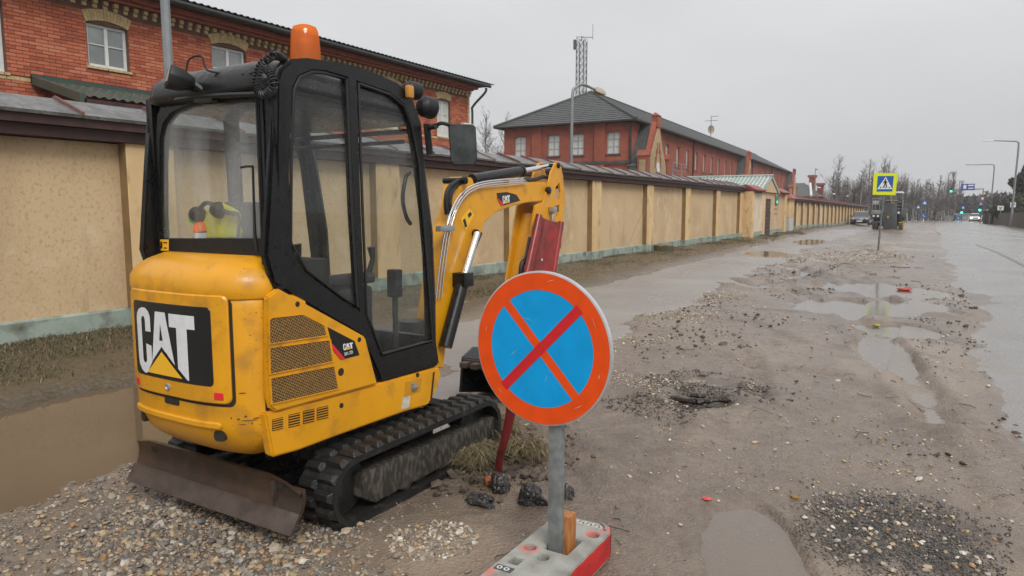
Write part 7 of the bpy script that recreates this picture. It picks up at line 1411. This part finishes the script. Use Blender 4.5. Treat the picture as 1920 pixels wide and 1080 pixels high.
# ================================================================== VEHICLES
M['car_paint'] = mat('dark_car_paint', (0.012, 0.014, 0.02), 0.2, coat=0.8); M['car_glass'] = mat('car_glass', (0.03, 0.035, 0.04), 0.05, spec=0.9); M['tyre'] = mat('tyre', (0.014, 0.014, 0.014), 0.8)
M['head_lamp'] = mat('headlamp', (0.55, 0.57, 0.58), 0.12, metal=0.4)
def make_car(cx, cy, label, paint, litlamp=None, s=1.0):
    g_ = gz0(cy); o = empty('car', (cx, cy, g_), label, 'car')
    def P(x, y, z): return (cx+x*s, cy+y*s, g_+z*s)
    body = [(-2.3, .30, .62, .50), (-2.32, .30, .78, .60), (-2.2, .24, .88, .72), (-1.9, .22, .90, .82), (-1.0, .20, .91, .92), (0.5, .20, .91, .94), (1.6, .22, .90, .96), (2.2, .26, .86, .92), (2.3, .4, .78, .75)]
    MB().loft([[P(x, y, z) for x, z in ((-w_*.92, zb), (w_*.92, zb), (w_, zb+.15), (w_, (zb+zt)/2+.05), (w_*.94, zt), (w_*.5, zt+.03), (-w_*.5, zt+.03), (-w_*.94, zt), (-w_, (zb+zt)/2+.05), (-w_, zb+.15))] for y, zb, w_, zt in body]).build('body', paint, o, smooth=50)
    cab = [(-1.05, .90, .80), (-.35, 1.36, .62), (0.1, 1.45, .60), (0.9, 1.42, .60), (1.75, 1.0, .76)]
    MB().loft([[P(x, y, z) for x, z in ((-.82, .88), (.82, .88), (w_+.02, min(zt, 1.2)), (w_-.03, zt), (-(w_-.03), zt), (-(w_+.02), min(zt, 1.2)))] for y, zt, w_ in cab]).build('roof', paint, o, smooth=40)
    MB().add([P(-.74, -1.08, .95), P(.74, -1.08, .95), P(.58, -.41, 1.36), P(-.58, -.41, 1.36)], [(0, 1, 2, 3)]).build('windscreen', M['car_glass'], o)
    for sd in (-1, 1):
        MB().add([P(sd*.845, -.85, .95), P(sd*.80, 1.4, .97), P(sd*.65, .9, 1.36), P(sd*.66, -.3, 1.34)], [(0, 1, 2, 3)]).build('side_window', M['car_glass'], o)
        MB().box(P(sd*.62-.16, -2.31, .62), P(sd*.62+.16, -2.22, .76)).build('headlight', litlamp or M['head_lamp'], o, bev=.02)
        MB().box(P(sd*.98-.09, -.75, .92), P(sd*.98+.09, -.62, 1.06)).build('wing_mirror', paint, o, bev=.02)
        for y in (-1.4, 1.35): MB().disc_ring(P(sd*.80, y, .32), (sd, 0, 0), [(.2, -.1), (.32, -.08), (.32, .09), (.2, .1), (.18, .06), (.001, .06)], 18).build('wheel', M['tyre'], o)
    MB().box(P(-.38, -2.345, .55), P(.38, -2.30, .74)).build('grille', M['chrome'], o, bev=.01); MB().box(P(-.26, -2.36, .40), P(.26, -2.335, .51)).build('licence_plate', M['white_sign'], o); MB().box(P(-.7, -2.33, .30), P(.7, -2.29, .39)).build('air_intake', M['black_plastic'], o)
    return o
q = on_z(1615, 421); make_car(q[0]*1.12, 83.0, 'dark sedan parked nose on beside the far wall', M['car_paint'])
q = on_y(1828, 412, 150); make_car(q[0], 150, 'white car with lit headlights coming up the far road', mat('white_car_paint', (0.6, 0.6, 0.6), 0.3), emit_mat('lit_headlight', (1, 0.85, 0.7), 8))
# road planer seen from behind
MY = 58.0
def mq_(u, v, Y=MY): return on_y(u, v, Y)
pl_ = empty('road_planer', (-3.1, 59, 0), 'dark grey road milling machine parked behind the crossing sign', 'road machine')
M['planer_dark'] = mat('planer_dark', (0.045, 0.047, 0.05), 0.5, var=0.35, vscale=2); M['planer_grey'] = mat('planer_grey', (0.22, 0.22, 0.21), 0.5, var=0.2); M['planer_yellow'] = mat('planer_yellow', (0.42, 0.29, 0.04), 0.5, var=0.3)
def mbox(u0, v0, u1, v1, dy0, dy1, nm, matr, bev=0.03):
    a, b_ = mq_(u0, v1, MY+dy0), mq_(u1, v0, MY+dy0); return MB().box((a[0], MY+dy0, a[2]), (b_[0], MY+dy1, b_[2])).build(nm, matr, pl_, bev=bev)
a_, b2_ = mq_(1658, 430), mq_(1682, 366)
MB().loft([[(mq_(u, v, MY+dy)[0], MY+dy, mq_(u, v, MY+dy)[2]) for (u, v, dy) in row] for row in ([(1655, 429, 0), (1683, 429, 0), (1683, 425, 0.6), (1655, 425, 0.6)], [(1657, 400, 0.1), (1682, 400, 0.1), (1682, 400, 0.8), (1657, 400, 0.8)], [(1661, 366, 0.5), (1682, 366, 0.5), (1682, 366, 1.1), (1661, 366, 1.1)])]).build('conveyor_cover', M['planer_dark'], pl_, bev=0.02)
mbox(1637, 398, 1690, 424, 1.2, 5.0, 'chassis', M['planer_dark']); mbox(1634, 374, 1650, 394, 0.6, 2.4, 'operator_stand', M['planer_dark']); mbox(1635, 372, 1651, 374, 0.5, 2.5, 'stand_roof', M['planer_grey']); mbox(1634, 394, 1652, 402, 0.3, 2.4, 'locker', M['planer_grey']); mbox(1634, 403, 1651, 410, 0.2, 1.1, 'rear_lamp_bar', M['planer_dark']); mbox(1634, 414, 1652, 419, 0.2, 1.1, 'bumper', M['planer_dark'])
mbox(1680, 374, 1692, 402, 0.8, 3.8, 'engine_cover', M['planer_dark']); mbox(1690.5, 376, 1693.5, 396, 0.6, 0.8, 'exhaust_guard', M['planer_grey'], 0.01); mbox(1678, 359, 1693, 362, 0.5, 2.6, 'canopy', M['white_sign'], 0.01); mbox(1684, 399, 1697, 414, 0.4, 1.6, 'toolbox', M['planer_dark']); mbox(1660, 375, 1684, 377, 0.3, 0.5, 'cross_beam', M['planer_grey'], 0.01)
for u0, u1 in ((1635, 1645), (1684, 1693)):
    a, b_ = mq_(u0, 430), mq_(u1, 417); mb = MB(); R = []
    for k in range(20):
        t_ = 2*math.pi*k/20; y = MY+0.9+0.85*math.copysign(abs(math.cos(t_))**.6, math.cos(t_)); z = 0.28+0.28*math.copysign(abs(math.sin(t_))**.7, math.sin(t_)); R.append([(a[0], y, z), (b_[0], y, z)])
    mb.add([p for r in R for p in r], [(2*k, 2*k+1, 2*((k+1) % 20)+1, 2*((k+1) % 20)) for k in range(20)]+[tuple(2*k for k in range(20)), tuple(2*k+1 for k in range(20))[::-1]]); cr = mb.build('crawler', M['planer_yellow'] if u0 > 1650 else mat('rusty_crawler', (0.10, 0.06, 0.035), 0.7), pl_)
    for k in range(3): z_ = 0.1+0.16*k; MB().box((a[0]-0.02, MY-0.02, z_), (b_[0]+0.02, MY+0.1, z_+0.06)).build('crawler_pad', M['planer_dark'], cr)
for (u, v) in ((1638, 405), (1646, 405), (1685, 399)): MB().disc_ring(mq_(u, v, MY+0.15), (0, -1, 0), [(.07, 0), (.07, .03), (.001, .03)], 10).build('lamp', M['white_sign'], pl_)
MB().tube(spline([mq_(u, v, MY+0.1) for u, v in ((1671, 366), (1671, 378), (1675, 381), (1679, 375))], 5), 0.03, 6).build('hose', M['planer_yellow'], pl_)
c_ = mq_(1665, 407, MY-0.02); MB().cbox((c_[0], MY+0.02, c_[2]), (0.14, 0.06, 0.18)).build('lock_box', M['planer_yellow'], pl_)
mb = MB()
for u in (1636, 1641, 1649): mb.cyl(mq_(u, 374, MY+0.55), mq_(u, 394, MY+0.55), 0.03, 6)
mb.cyl(mq_(1635, 384, MY+0.55), mq_(1650, 384, MY+0.55), 0.025, 6); mb.build('handrail', M['planer_grey'], pl_)
mbox(1636, 376, 1648, 383, 0.52, 0.58, 'stand_window', M['pane'], 0.01)
mb = MB()
for v in (404, 409, 414, 419): mb.cyl(mq_(1653, v, MY+0.3), mq_(1656, v, MY+0.3), 0.025, 6)
mb.cyl(mq_(1653, 400, MY+0.3), mq_(1653, 424, MY+0.3), 0.025, 6); mb.cyl(mq_(1656, 400, MY+0.3), mq_(1656, 424, MY+0.3), 0.025, 6); mb.build('ladder', M['planer_grey'], pl_)
for k in range(4): mbox(1681, 378+k*6, 1691, 380+k*6, 0.74, 0.79, 'cooling_louvre', M['planer_grey'], 0.005)
mb = MB(); mb.cyl(mq_(1683, 374, MY+1.2), mq_(1683, 360, MY+1.2), 0.05, 6); mb.cyl(mq_(1692, 374, MY+1.2), mq_(1692, 360, MY+1.2), 0.05, 6); mb.build('canopy_post', M['planer_grey'], pl_)
mb = MB(); mb.cyl(mq_(1684, 392, MY+0.3), mq_(1697, 410, MY+0.3), 0.03, 6); mb.cyl(mq_(1697, 410, MY+0.3), mq_(1699, 402, MY+0.3), 0.03, 6); mb.build('side_arm', M['planer_dark'], pl_)
# ================================================================== FAR JUNCTION: lights, signs, fence
SF_ = 1.5
def far(u, v, k=SF_): p = np.array(on_y(u, v, 88.0)); c = np.array([0, 0, EYE]); return tuple(c+(p-c)*k)
YF = 88*SF_
M['teal_light'] = emit_mat('green_signal', (0.05, 0.95, 0.50), 1.3)
gt = far(1837, 420); gan = empty('signal_gantry', (gt[0], YF, gt[2]), 'cantilever arm over the road carrying a blue direction sign and a green signal', 'gantry')
MB().tube([far(1837, 420), far(1841, 380), far(1844, 354), far(1820, 355), far(1783, 356)], 0.09, 8).build('mast_arm', M['mast'], gan)
def fq(u0, v0, u1, v1, dy=0.0): a, b_ = far(u0, v1), far(u1, v0); return (a[0], YF+dy-0.06, a[2]), (b_[0], YF+dy, b_[2])
M['dir_blue'] = mat('direction_blue', (0.015, 0.06, 0.30), 0.4)
db = MB().box(*fq(1801.5, 344.5, 1828, 357, -0.15)).build('direction_sign', M['dir_blue'], gan)
for (a, b_, c_, d) in ((1806, 347, 1812, 354), (1815, 346.5, 1826, 349), (1815, 352, 1825, 354)): MB().box(*fq(a, b_, c_, d, -0.22)).build('sign_text', M['white_sign'], db)
tl = MB().box(*fq(1781.5, 351, 1785.5, 361, -0.1)).build('signal_head', M['black_plastic'], gan, bev=0.03); MB().disc_ring((far(1783.3, 358.5)[0], YF-0.2, far(1783.3, 358.5)[2]), (0, -1, 0), [(0.17, 0), (0.17, 0.05), (0.001, 0.06)], 14).build('green_lamp', M['teal_light'], tl)
mk = MB(); mk.box(*fq(1788, 355, 1800, 357.5, -0.12)); mk.build('lane_panel', M['planer_grey'], gan)
def signal(u, vb, vt, vh, label):
    b_ = far(u, vb); o = empty('traffic_light', (b_[0], YF, b_[2]), label, 'traffic light', 'traffic lights at the far junction'); MB().cyl(b_, far(u, vt), 0.06, 8).build('pole', M['mast'], o)
    h = MB().box(*fq(u-2.3, vh-8, u+2.3, vh+3, -0.12)).build('signal_head', M['black_plastic'], o, bev=0.03); MB().disc_ring((far(u, vh)[0], YF-0.2, far(u, vh)[2]), (0, -1, 0), [(0.19, 0), (0.19, 0.05), (0.001, 0.06)], 14).build('green_lamp', M['teal_light'], h); return o
o1 = signal(1837, 419, 376, 394, 'green traffic light on the right under the gantry mast'); o2 = signal(1803, 416, 392, 398.5, 'green traffic light on the island left of the gantry mast')
def tri_sign(u, v, r, label, blue=True, pole=None):
    c_ = far(u, v); o = empty('crossing_plate', (c_[0], YF, c_[2]), label, 'sign'); b_ = MB().box(*fq(u-r, v-r, u+r, v+r, -0.3)).build('plate', M['blue_sign'], o)
    MB().prism([(lambda p: (p[0], YF-0.40, p[2]))(far(uu, vv)) for uu, vv in ((u, v-r*.7), (u+r*.75, v+r*.6), (u-r*.75, v+r*.6))], (0, 0.03, 0)).build('white_triangle', M['white_sign'], b_)
    if pole: MB().cyl((far(u, v)[0], YF-0.15, far(u, v)[2]), (far(u, pole)[0], YF-0.15, far(u, pole)[2]), 0.05, 6).build('post', M['mast'], o)
    return o
tri_sign(1839, 382, 3.8, 'small blue crossing sign on the right signal post'); tri_sign(1806, 389, 3.2, 'small blue crossing sign above the island signal'); tri_sign(1734, 380, 4.5, 'blue crossing sign on the left island high on its post', pole=417); tri_sign(1722, 388, 3.6, 'lower blue crossing sign left of the island sign', pole=415)
def arrow_disc(u, v, r, label, pole):
    c_ = far(u, v); o = empty('keep_right_sign', (c_[0], YF, c_[2]), label, 'sign'); MB().disc_ring((c_[0], YF-0.3, c_[2]), (0, -1, 0), [(r/FOC*YF*1.02, -0.03), (r/FOC*YF*1.02, 0.0), (0.001, 0.0)], 20).build('disc', M['blue_sign'], o)
    mb = MB(); mb.prism([(lambda p: (p[0], YF-0.34, p[2]))(far(uu, vv)) for uu, vv in ((u-r*.5, v-r*.4), (u-r*.3, v-r*.6), (u+r*.5, v+r*.3), (u+r*.3, v+r*.5))], (0, 0.02, 0)); mb.build('arrow', M['white_sign'], o); MB().cyl((c_[0], YF-0.2, far(u, pole)[2]), (c_[0], YF-0.2, c_[2]), 0.08, 6).build('post', M['white_sign'], o)
arrow_disc(1732, 405, 4.0, 'round blue keep right arrow sign on the left island', 417); arrow_disc(1796.5, 409, 3.5, 'round blue arrow sign before the white house', 417)
p = far(1842, 374); yl = empty('give_way_sign', p, 'red and white inverted triangle on the gantry mast', 'sign'); MB().prism([(lambda q_: (q_[0], YF-0.42, q_[2]))(far(uu, vv)) for uu, vv in ((1836, 369), (1848, 369), (1842, 378))], (0, 0.03, 0)).build('red_plate', mat('give_way_red', (0.45, 0.06, 0.05), 0.5), yl); MB().prism([(lambda q_: (q_[0], YF-0.46, q_[2]))(far(uu, vv)) for uu, vv in ((1838.8, 370.5), (1845.2, 370.5), (1842, 375.5))], (0, 0.03, 0)).build('white_centre', M['white_sign'], yl)
def lane_sign(u, v, hw, hh, vb, label):
    k = 1.25; Y = 88*k
    def fk(u_, v_): q_ = np.array(on_y(u_, v_, 88.0)); c = np.array([0, 0, EYE]); return c+(q_-c)*k
    a, b_ = fk(u-hw, v+hh), fk(u+hw, v-hh); o = empty('lane_sign', tuple(fk(u, vb)), label, 'sign'); pl = MB().box((a[0], Y-0.06, a[2]), (b_[0], Y, b_[2])).build('plate', M['white_sign'], o)
    for (da, db_) in ((-0.45, 0.15), (0.15, 0.1), (-0.1, -0.35)):
        c_ = fk(u+da*hw, v-db_*hh); MB().tube([(c_[0], Y-0.075, c_[2]-0.14), (c_[0]+0.03, Y-0.075, c_[2]+0.05), (c_[0]+0.16, Y-0.075, c_[2]+0.12)], 0.035, 5).build('arrow', M['decal_black'], pl)
    MB().cyl(tuple(fk(u-1, vb)+np.array([0, 0.08, 0])), tuple(fk(u+0.5, v)+np.array([0, 0.08, 0])), 0.05, 6).build('post', M['lamp_grey'], o)
lane_sign(1876, 390, 6.2, 4.2, 419, 'white lane arrow sign left of the nearest street lamp'); lane_sign(1899.5, 384, 5.6, 4.6, 424, 'white lane arrow sign on the post of the nearest street lamp')
# timber fence and brown shed on the right
fnc = empty('timber_fence', (7.6, 92, gz0(92)), 'weathered vertical board fence along the right edge of the road', 'fence'); M['fence_wood'] = mat('weathered_board', (0.13, 0.105, 0.075), 0.85, var=0.4, vscale=3)
bm_f = MB().box((-0.012, 0, 0), (0.012, 0.19, 1.5)).mesh('board', M['fence_wood'], smooth=0); y = 70.0
while y < 122: link_mesh(bm_f, 'board', fnc, (6.7, y, gz0(y)-0.12+random.uniform(-0.02, 0.02))); y += 0.21
mb = MB(); mb.loft([[(6.72, y, gz0(y)+z_), (6.77, y, gz0(y)+z_), (6.77, y, gz0(y)+z_+0.08), (6.72, y, gz0(y)+z_+0.08)] for y in (70, 122) for z_ in (1.0,)]); mb.build('rail', M['fence_wood'], fnc)
shd = empty('brown_shed', (6.2, 124, gz0(124)), 'dark brown shed at the far end of the fence', 'shed'); MB().box((5.6, 122.5, gz0(124)-0.2), (8.4, 126, gz0(124)+1.75)).build('walls', mat('shed_brown', (0.055, 0.028, 0.022), 0.8, var=0.3), shd); MB().loft([[(5.4, 122.2, gz0(124)+1.752), (8.6, 122.2, gz0(124)+1.752), (8.6, 126.3, gz0(124)+1.752), (5.4, 126.3, gz0(124)+1.752)], [(5.4, 124.2, gz0(124)+2.0), (8.6, 124.2, gz0(124)+2.0), (8.6, 124.3, gz0(124)+2.0), (5.4, 124.3, gz0(124)+2.0)]]).build('roof', M['planer_dark'], shd)
wh = empty('white_house', (4.5, 170, -1.2), 'low white house at the end of the road', 'house'); a, b_ = on_y(1791, 417, 172), on_y(1818, 403, 172); MB().box((a[0], 172, a[2]-0.6), (b_[0], 178, b_[2])).build('wall', M['win_frame'], wh); MB().box((a[0]-0.3, 171.7, b_[2]+0.002), (b_[0]+0.3, 178.3, b_[2]+0.25)).build('roof', M['planer_grey'], wh)
for u in (1797, 1810): c_ = on_y(u, 409, 171.95); MB().box((c_[0]-0.5, 171.9, c_[2]-0.4), (c_[0]+0.5, 171.99, c_[2]+0.4)).build('window', M['pane'], wh)
wh2 = empty('white_house', (0, 172, -1.2), 'small white building left of the low white house', 'house'); a, b_ = on_y(1772, 417, 172), on_y(1786, 402, 172); MB().box((a[0], 172, a[2]-0.6), (b_[0], 177, b_[2])).build('wall', M['planer_grey'], wh2); MB().box((a[0]-0.2, 171.8, b_[2]+0.002), (b_[0]+0.2, 177.2, b_[2]+0.2)).build('roof', M['planer_dark'], wh2)
# small lamps behind the far wall
for i, (u, vt, Y, lab) in enumerate(((1529, 318, 118, 'lamp on a thin post beside the far stepped gables'), (1533, 352, 100, 'short white headed lamp above the far wall, leftmost'), (1561, 364, 112, 'short white headed lamp above the far wall, middle'), (1586, 368, 118, 'short white headed lamp above the far wall, right'))):
    t_ = on_y(u, vt, Y); lamp((t_[0], Y, gz0(Y)), [(t_[0], Y, gz0(Y)), (t_[0], Y, (gz0(Y)+t_[2])/2), (t_[0], Y, t_[2]-0.1), (t_[0]+0.1, Y, t_[2])], 0.06, 0.04, lab, head=(0.6, 0.35, 0.2), hm=M['white_sign'] if i else None, hdir=(0.4, -0.9, 0), group='lamps beyond the far wall')
t_ = on_y(1618, 342, 110); lamp((t_[0], 110, gz0(110)), [(t_[0]-0.3, 110, gz0(110)), (t_[0]-0.15, 110, 3), (t_[0], 110, t_[2])], 0.07, 0.05, 'bare pale post behind the far wall', head=None)

# ================================================================== TREES
M['bark_birch'] = mat('birch_bark', (0.28, 0.26, 0.24), 0.9, col2=(0.06, 0.05, 0.045), vscale=3, mix=(0.5, 0.6)); M['bark_dark'] = mat('dark_bark', (0.055, 0.045, 0.038), 0.9, var=0.3); M['twig'] = mat('bare_twigs', (0.085, 0.062, 0.054), 0.9, var=0.3, vscale=0.5)
def gen_tree(h, seed, style):
    """bare tree: tapered trunk and limbs, then a crown of fine twigs; returns two meshes"""
    rs = random.Random(seed); tk = MB(); cw_ = MB()
    def grow(p, d, L_, r, lev):
        n = 5 if lev == 0 else 4; P = [p]; D = d.copy()
        for k in range(n):
            D = (D+Vector((rs.gauss(0, 1), rs.gauss(0, 1), rs.gauss(0.25 if style == 'oak' else 0.5, .6)))*(0.05 if lev == 0 else 0.16)).normalized(); P.append(P[-1]+D*(L_/n))
        rr_ = [r*(1-0.75*k/n) for k in range(n+1)]
        (tk if lev <= 1 else cw_).tube([tuple(q) for q in P], rr_, 6 if lev == 0 else (4 if lev == 1 else 3), cap=False)
        if lev >= 4: return
        if lev >= 3: return
        cnt = {'birch': (44, 7, 5), 'oak': (12, 9, 8)}[style][lev]
        if lev >= 1 and style == 'birch': cnt = max(1, round(cnt*min(1.3, L_/(2.6 if lev == 1 else 1.3))))
        for k in range(cnt):
            f = rs.uniform(0.22 if lev == 0 else 0.2, 1.0); i = min(int(f*n), n-1); q = P[i].lerp(P[i+1], f*n-i); az = rs.uniform(0, 6.28)
            up_ = rs.uniform(0.45, 0.9) if style == 'birch' else rs.uniform(0.15, 0.8)
            dd = (Vector((math.cos(az), math.sin(az), up_*1.1 if lev < 2 else rs.uniform(-0.5, 0.6))) + D*0.5).normalized()
            ls = L_*({'birch': (0.36, 0.48, 0.5), 'oak': (0.75, 0.55, 0.5)}[style][lev])*rs.uniform(0.6, 1.1)*((1.2-f*0.95) if lev == 0 else 1); grow(q, dd, ls, max(r*(1-0.7*f)*0.36, 0.013), lev+1)
    grow(Vector((0, 0, -0.3)), Vector((0, 0, 1)), h*(0.95 if style == 'birch' else 0.55), h*0.016 if style == 'birch' else h*0.03, 0)
    return tk.mesh('trunk', M['bark_birch'] if style == 'birch' else M['bark_dark'], smooth=60), cw_.mesh('crown', M['twig'], smooth=0)
PROTO = {('birch', k): gen_tree(12, 100+k, 'birch') for k in range(4)}; PROTO.update({('oak', k): gen_tree(10, 200+k, 'oak') for k in range(2)})
def tree(x, y, h, style, k, label, group=None, rz=0.0):
    z = gz0(min(y, 170)) if abs(x) < 60 else -1; tm, cm = PROTO[(style, k)]; base = 12 if style == 'birch' else 10; s_ = h/base
    o = empty('birch_tree' if style == 'birch' else 'bare_tree', (x, y, z), label, 'tree', group); o.scale = (s_,)*3; o.rotation_euler = (0, 0, rz)
    for me_, nm in ((tm, 'trunk'), (cm, 'crown')):
        c_ = bpy.data.objects.new(nm, me_); COL.objects.link(c_); c_.parent = o
    return o
def tree_at(u, vt, Y, style, k, label, group=None):
    p = on_y(u, vt, Y); z = gz0(min(Y, 170)); tree(p[0], Y, p[2]-z, style, k, label, group, random.uniform(0, 6))
tree_at(912, 196, 62, 'birch', 0, 'taller bare birch in the gap between the two brick buildings', 'birches between the buildings'); tree_at(942, 205, 66, 'birch', 1, 'shorter bare birch right of the taller one between the brick buildings', 'birches between the buildings')
tree_at(1574, 285, 125, 'birch', 2, 'tall slim bare birch behind the far stepped gables'); tree_at(1604, 300, 118, 'oak', 0, 'spreading dark bare tree behind the far wall'); tree_at(1632, 290, 130, 'birch', 3, 'slim bare birch just left of the yellow crossing sign'); tree_at(1658, 286, 128, 'birch', 0, 'bushy bare birch directly above the yellow crossing sign'); tree_at(1672, 292, 132, 'birch', 1, 'bare birch above the right side of the yellow crossing sign')
tree_at(1866, 322, 118, 'oak', 1, 'bare round tree behind the lane arrow signs on the right')
gl = 'bare birch in the grey wood beyond the planer'
for u, vt in ((1548, 345), (1560, 330), (1590, 335), (1615, 325), (1645, 318), (1688, 322), (1698, 318), (1706, 330), (1714, 338), (1722, 345), (1731, 340), (1738, 338), (1745, 345), (1752, 342), (1759, 350), (1765, 345), (1770, 342), (1775, 350), (1694, 335), (1683, 330), (1555, 352), (1568, 340), (1582, 328), (1598, 338), (1608, 330), (1622, 338), (1637, 330), (1652, 312), (1665, 308), (1679, 316), (1702, 326), (1718, 334), (1727, 338), (1748, 338), (1782, 352), (1790, 358)):
    tree_at(u, vt, random.uniform(140, 165), 'birch', random.randrange(4), gl, 'bare trees of the far wood')
# the wood behind reads as one mass
wv_, wf = [], []
V0 = [np.array([v.co[:] for v in PROTO[('birch', k)][1].vertices]) for k in range(4)]; F0 = [[tuple(p.vertices) for p in PROTO[('birch', k)][1].polygons] for k in range(4)]
dm = MB()
for i in range(46):
    Y = random.uniform(185, 260); u = random.uniform(1545, 1800); x = on_y(u, 390, Y)[0]; h = random.uniform(8, 12); k = random.randrange(4)
    dm.tube([(x, Y, -2.0), (x+random.gauss(0, .3), Y, h*0.5), (x+random.gauss(0, .4), Y, h*0.9)], [0.2, 0.14, 0.03], 5, cap=False)
    for j in range(70):
        zz = h*random.uniform(0.15, 0.9); a = random.uniform(0, 6.28); L_ = (1.15-zz/h)*h*0.25*random.uniform(.5, 1); dm.tube([(x, Y, zz), (x+L_*math.cos(a), Y+L_*math.sin(a), zz+L_*random.uniform(.5, 1.3))], [0.05, 0.02], 3, cap=False)
dm.build('far_wood', M['twig'], None, smooth=0, label='grey mass of bare woodland at the end of the road', cat='woodland', kind='stuff')
n = 26000; u_ = RNG.uniform(1545, 1960, n); M['far_scrub'] = mat('far_scrub', (0.062, 0.060, 0.052), 0.95, var=0.4, vscale=0.08)
Yv = RNG.uniform(230, 330, n); xv = np.array([on_y(u, 390, 1.0)[0] for u in u_])*Yv; hh_ = np.where(u_ > 1780, 4.5, 3.0)+3*fbm(xv*0.05, Yv*0.05, 7, 3)*2; zv_ = -2+RNG.uniform(0, 1, n)*(hh_+2); sz = RNG.uniform(0.5, 1.3, n)
c4 = RNG.normal(0, 1, (n, 4, 3))*sz[:, None, None]*0.6+np.stack([xv, Yv, zv_], -1)[:, None, :]; k4 = 4*np.arange(n)[:, None]
tag(link_mesh(np_mesh('far_scrub', c4.reshape(-1, 3), np.concatenate([k4+np.array([0, 1, 2]), k4+np.array([0, 2, 3])]), M['far_scrub']), 'far_scrub', None), 'low grey hills of scrub and woodland on the horizon', 'woodland', kind='stuff')
# evergreens at the right edge
M['needle'] = attr_mat('needle_foliage', rough=0.7)
def evergreen(name, x, y, h, blobs, label, trunk_r, colr):
    z = gz0(y); o = empty(name, (x, y, z), label, 'tree'); MB().tube([(x, y, z-0.2), (x+0.1, y, z+h*0.5), (x, y, z+h*0.92)], [trunk_r, trunk_r*.7, trunk_r*.2], 8).build('trunk', mat(name+'_bark', (0.10, 0.055, 0.035), 0.9), o)
    V, Cc = [], []
    for (bx_, by_, bz_, r, m_) in blobs:
        d = RNG.normal(0, 1, (m_, 3)); d /= np.linalg.norm(d, axis=1, keepdims=True); q = d*(r*RNG.uniform(0.55, 1.0, m_)**0.5)[:, None]*np.array([1, 1, 0.75])+np.array([x+bx_, y+by_, z+bz_]); t3 = RNG.normal(0, 0.13, (m_, 3, 3))+q[:, None, :]; V.append(t3.reshape(-1, 3)); Cc.append(np.repeat(np.array(colr)*RNG.uniform(0.5, 1.5, (m_, 1)), 3, 0))
    V = np.concatenate(V); me = np_mesh('crown', V, np.arange(len(V)).reshape(-1, 3), M['needle']); point_color(me, 'Col', np.concatenate(Cc)); link_mesh(me, 'crown', o)
pz = on_y(1926, 338, 104); evergreen('pine_tree', pz[0], 104, 7.0, [(0.2, 0, 5.6, 1.2, 2200), (-0.9, 0.2, 5.0, 0.8, 1200), (1.0, 0, 5.2, 1.1, 1600), (-0.5, 0.3, 4.3, 0.6, 700), (0.3, 0, 6.6, 0.8, 1200)], 'dark pine crown cut by the right edge of the picture', 0.16, (0.030, 0.040, 0.018))
pz = on_y(1902, 385, 112); evergreen('hedge_tree', pz[0], 112, 4.2, [(0, 0, 2.2, 1.6, 3000), (1.2, 1, 2.6, 1.5, 2600), (-1.3, 2, 1.7, 1.2, 1800), (0.4, 4, 2.9, 1.4, 2000)], 'bushy dark green evergreen behind the fence at right', 0.15, (0.045, 0.045, 0.016))
pz = on_y(1925, 385, 116); evergreen('hedge_tree', pz[0], 116, 5.0, [(0, 0, 2.6, 2.0, 3600), (1.8, 1, 3.2, 1.8, 2600), (-1.5, 1, 2.2, 1.4, 1800)], 'second dark evergreen behind the fence, farther right', 0.18, (0.035, 0.042, 0.018))

# ================================================================== HAZE (drizzly air)
hz = MB(); hz.box((-480, -75, -3.4), (480, 490, 22.5)); hzm = bpy.data.materials.new('drizzle_haze'); t = nodes(hzm); t.nodes.clear(); o_ = t.nodes.new('ShaderNodeOutputMaterial'); pv = t.nodes.new('ShaderNodeVolumePrincipled')
pv.inputs['Color'].default_value = (0.93, 0.94, 0.96, 1); pv.inputs['Density'].default_value = 0.0007; t.links.new(pv.outputs[0], o_.inputs['Volume'])
hz.build('haze', hzm, None, smooth=0, kind='stuff', label='thin drizzly haze over the whole street', cat='haze')
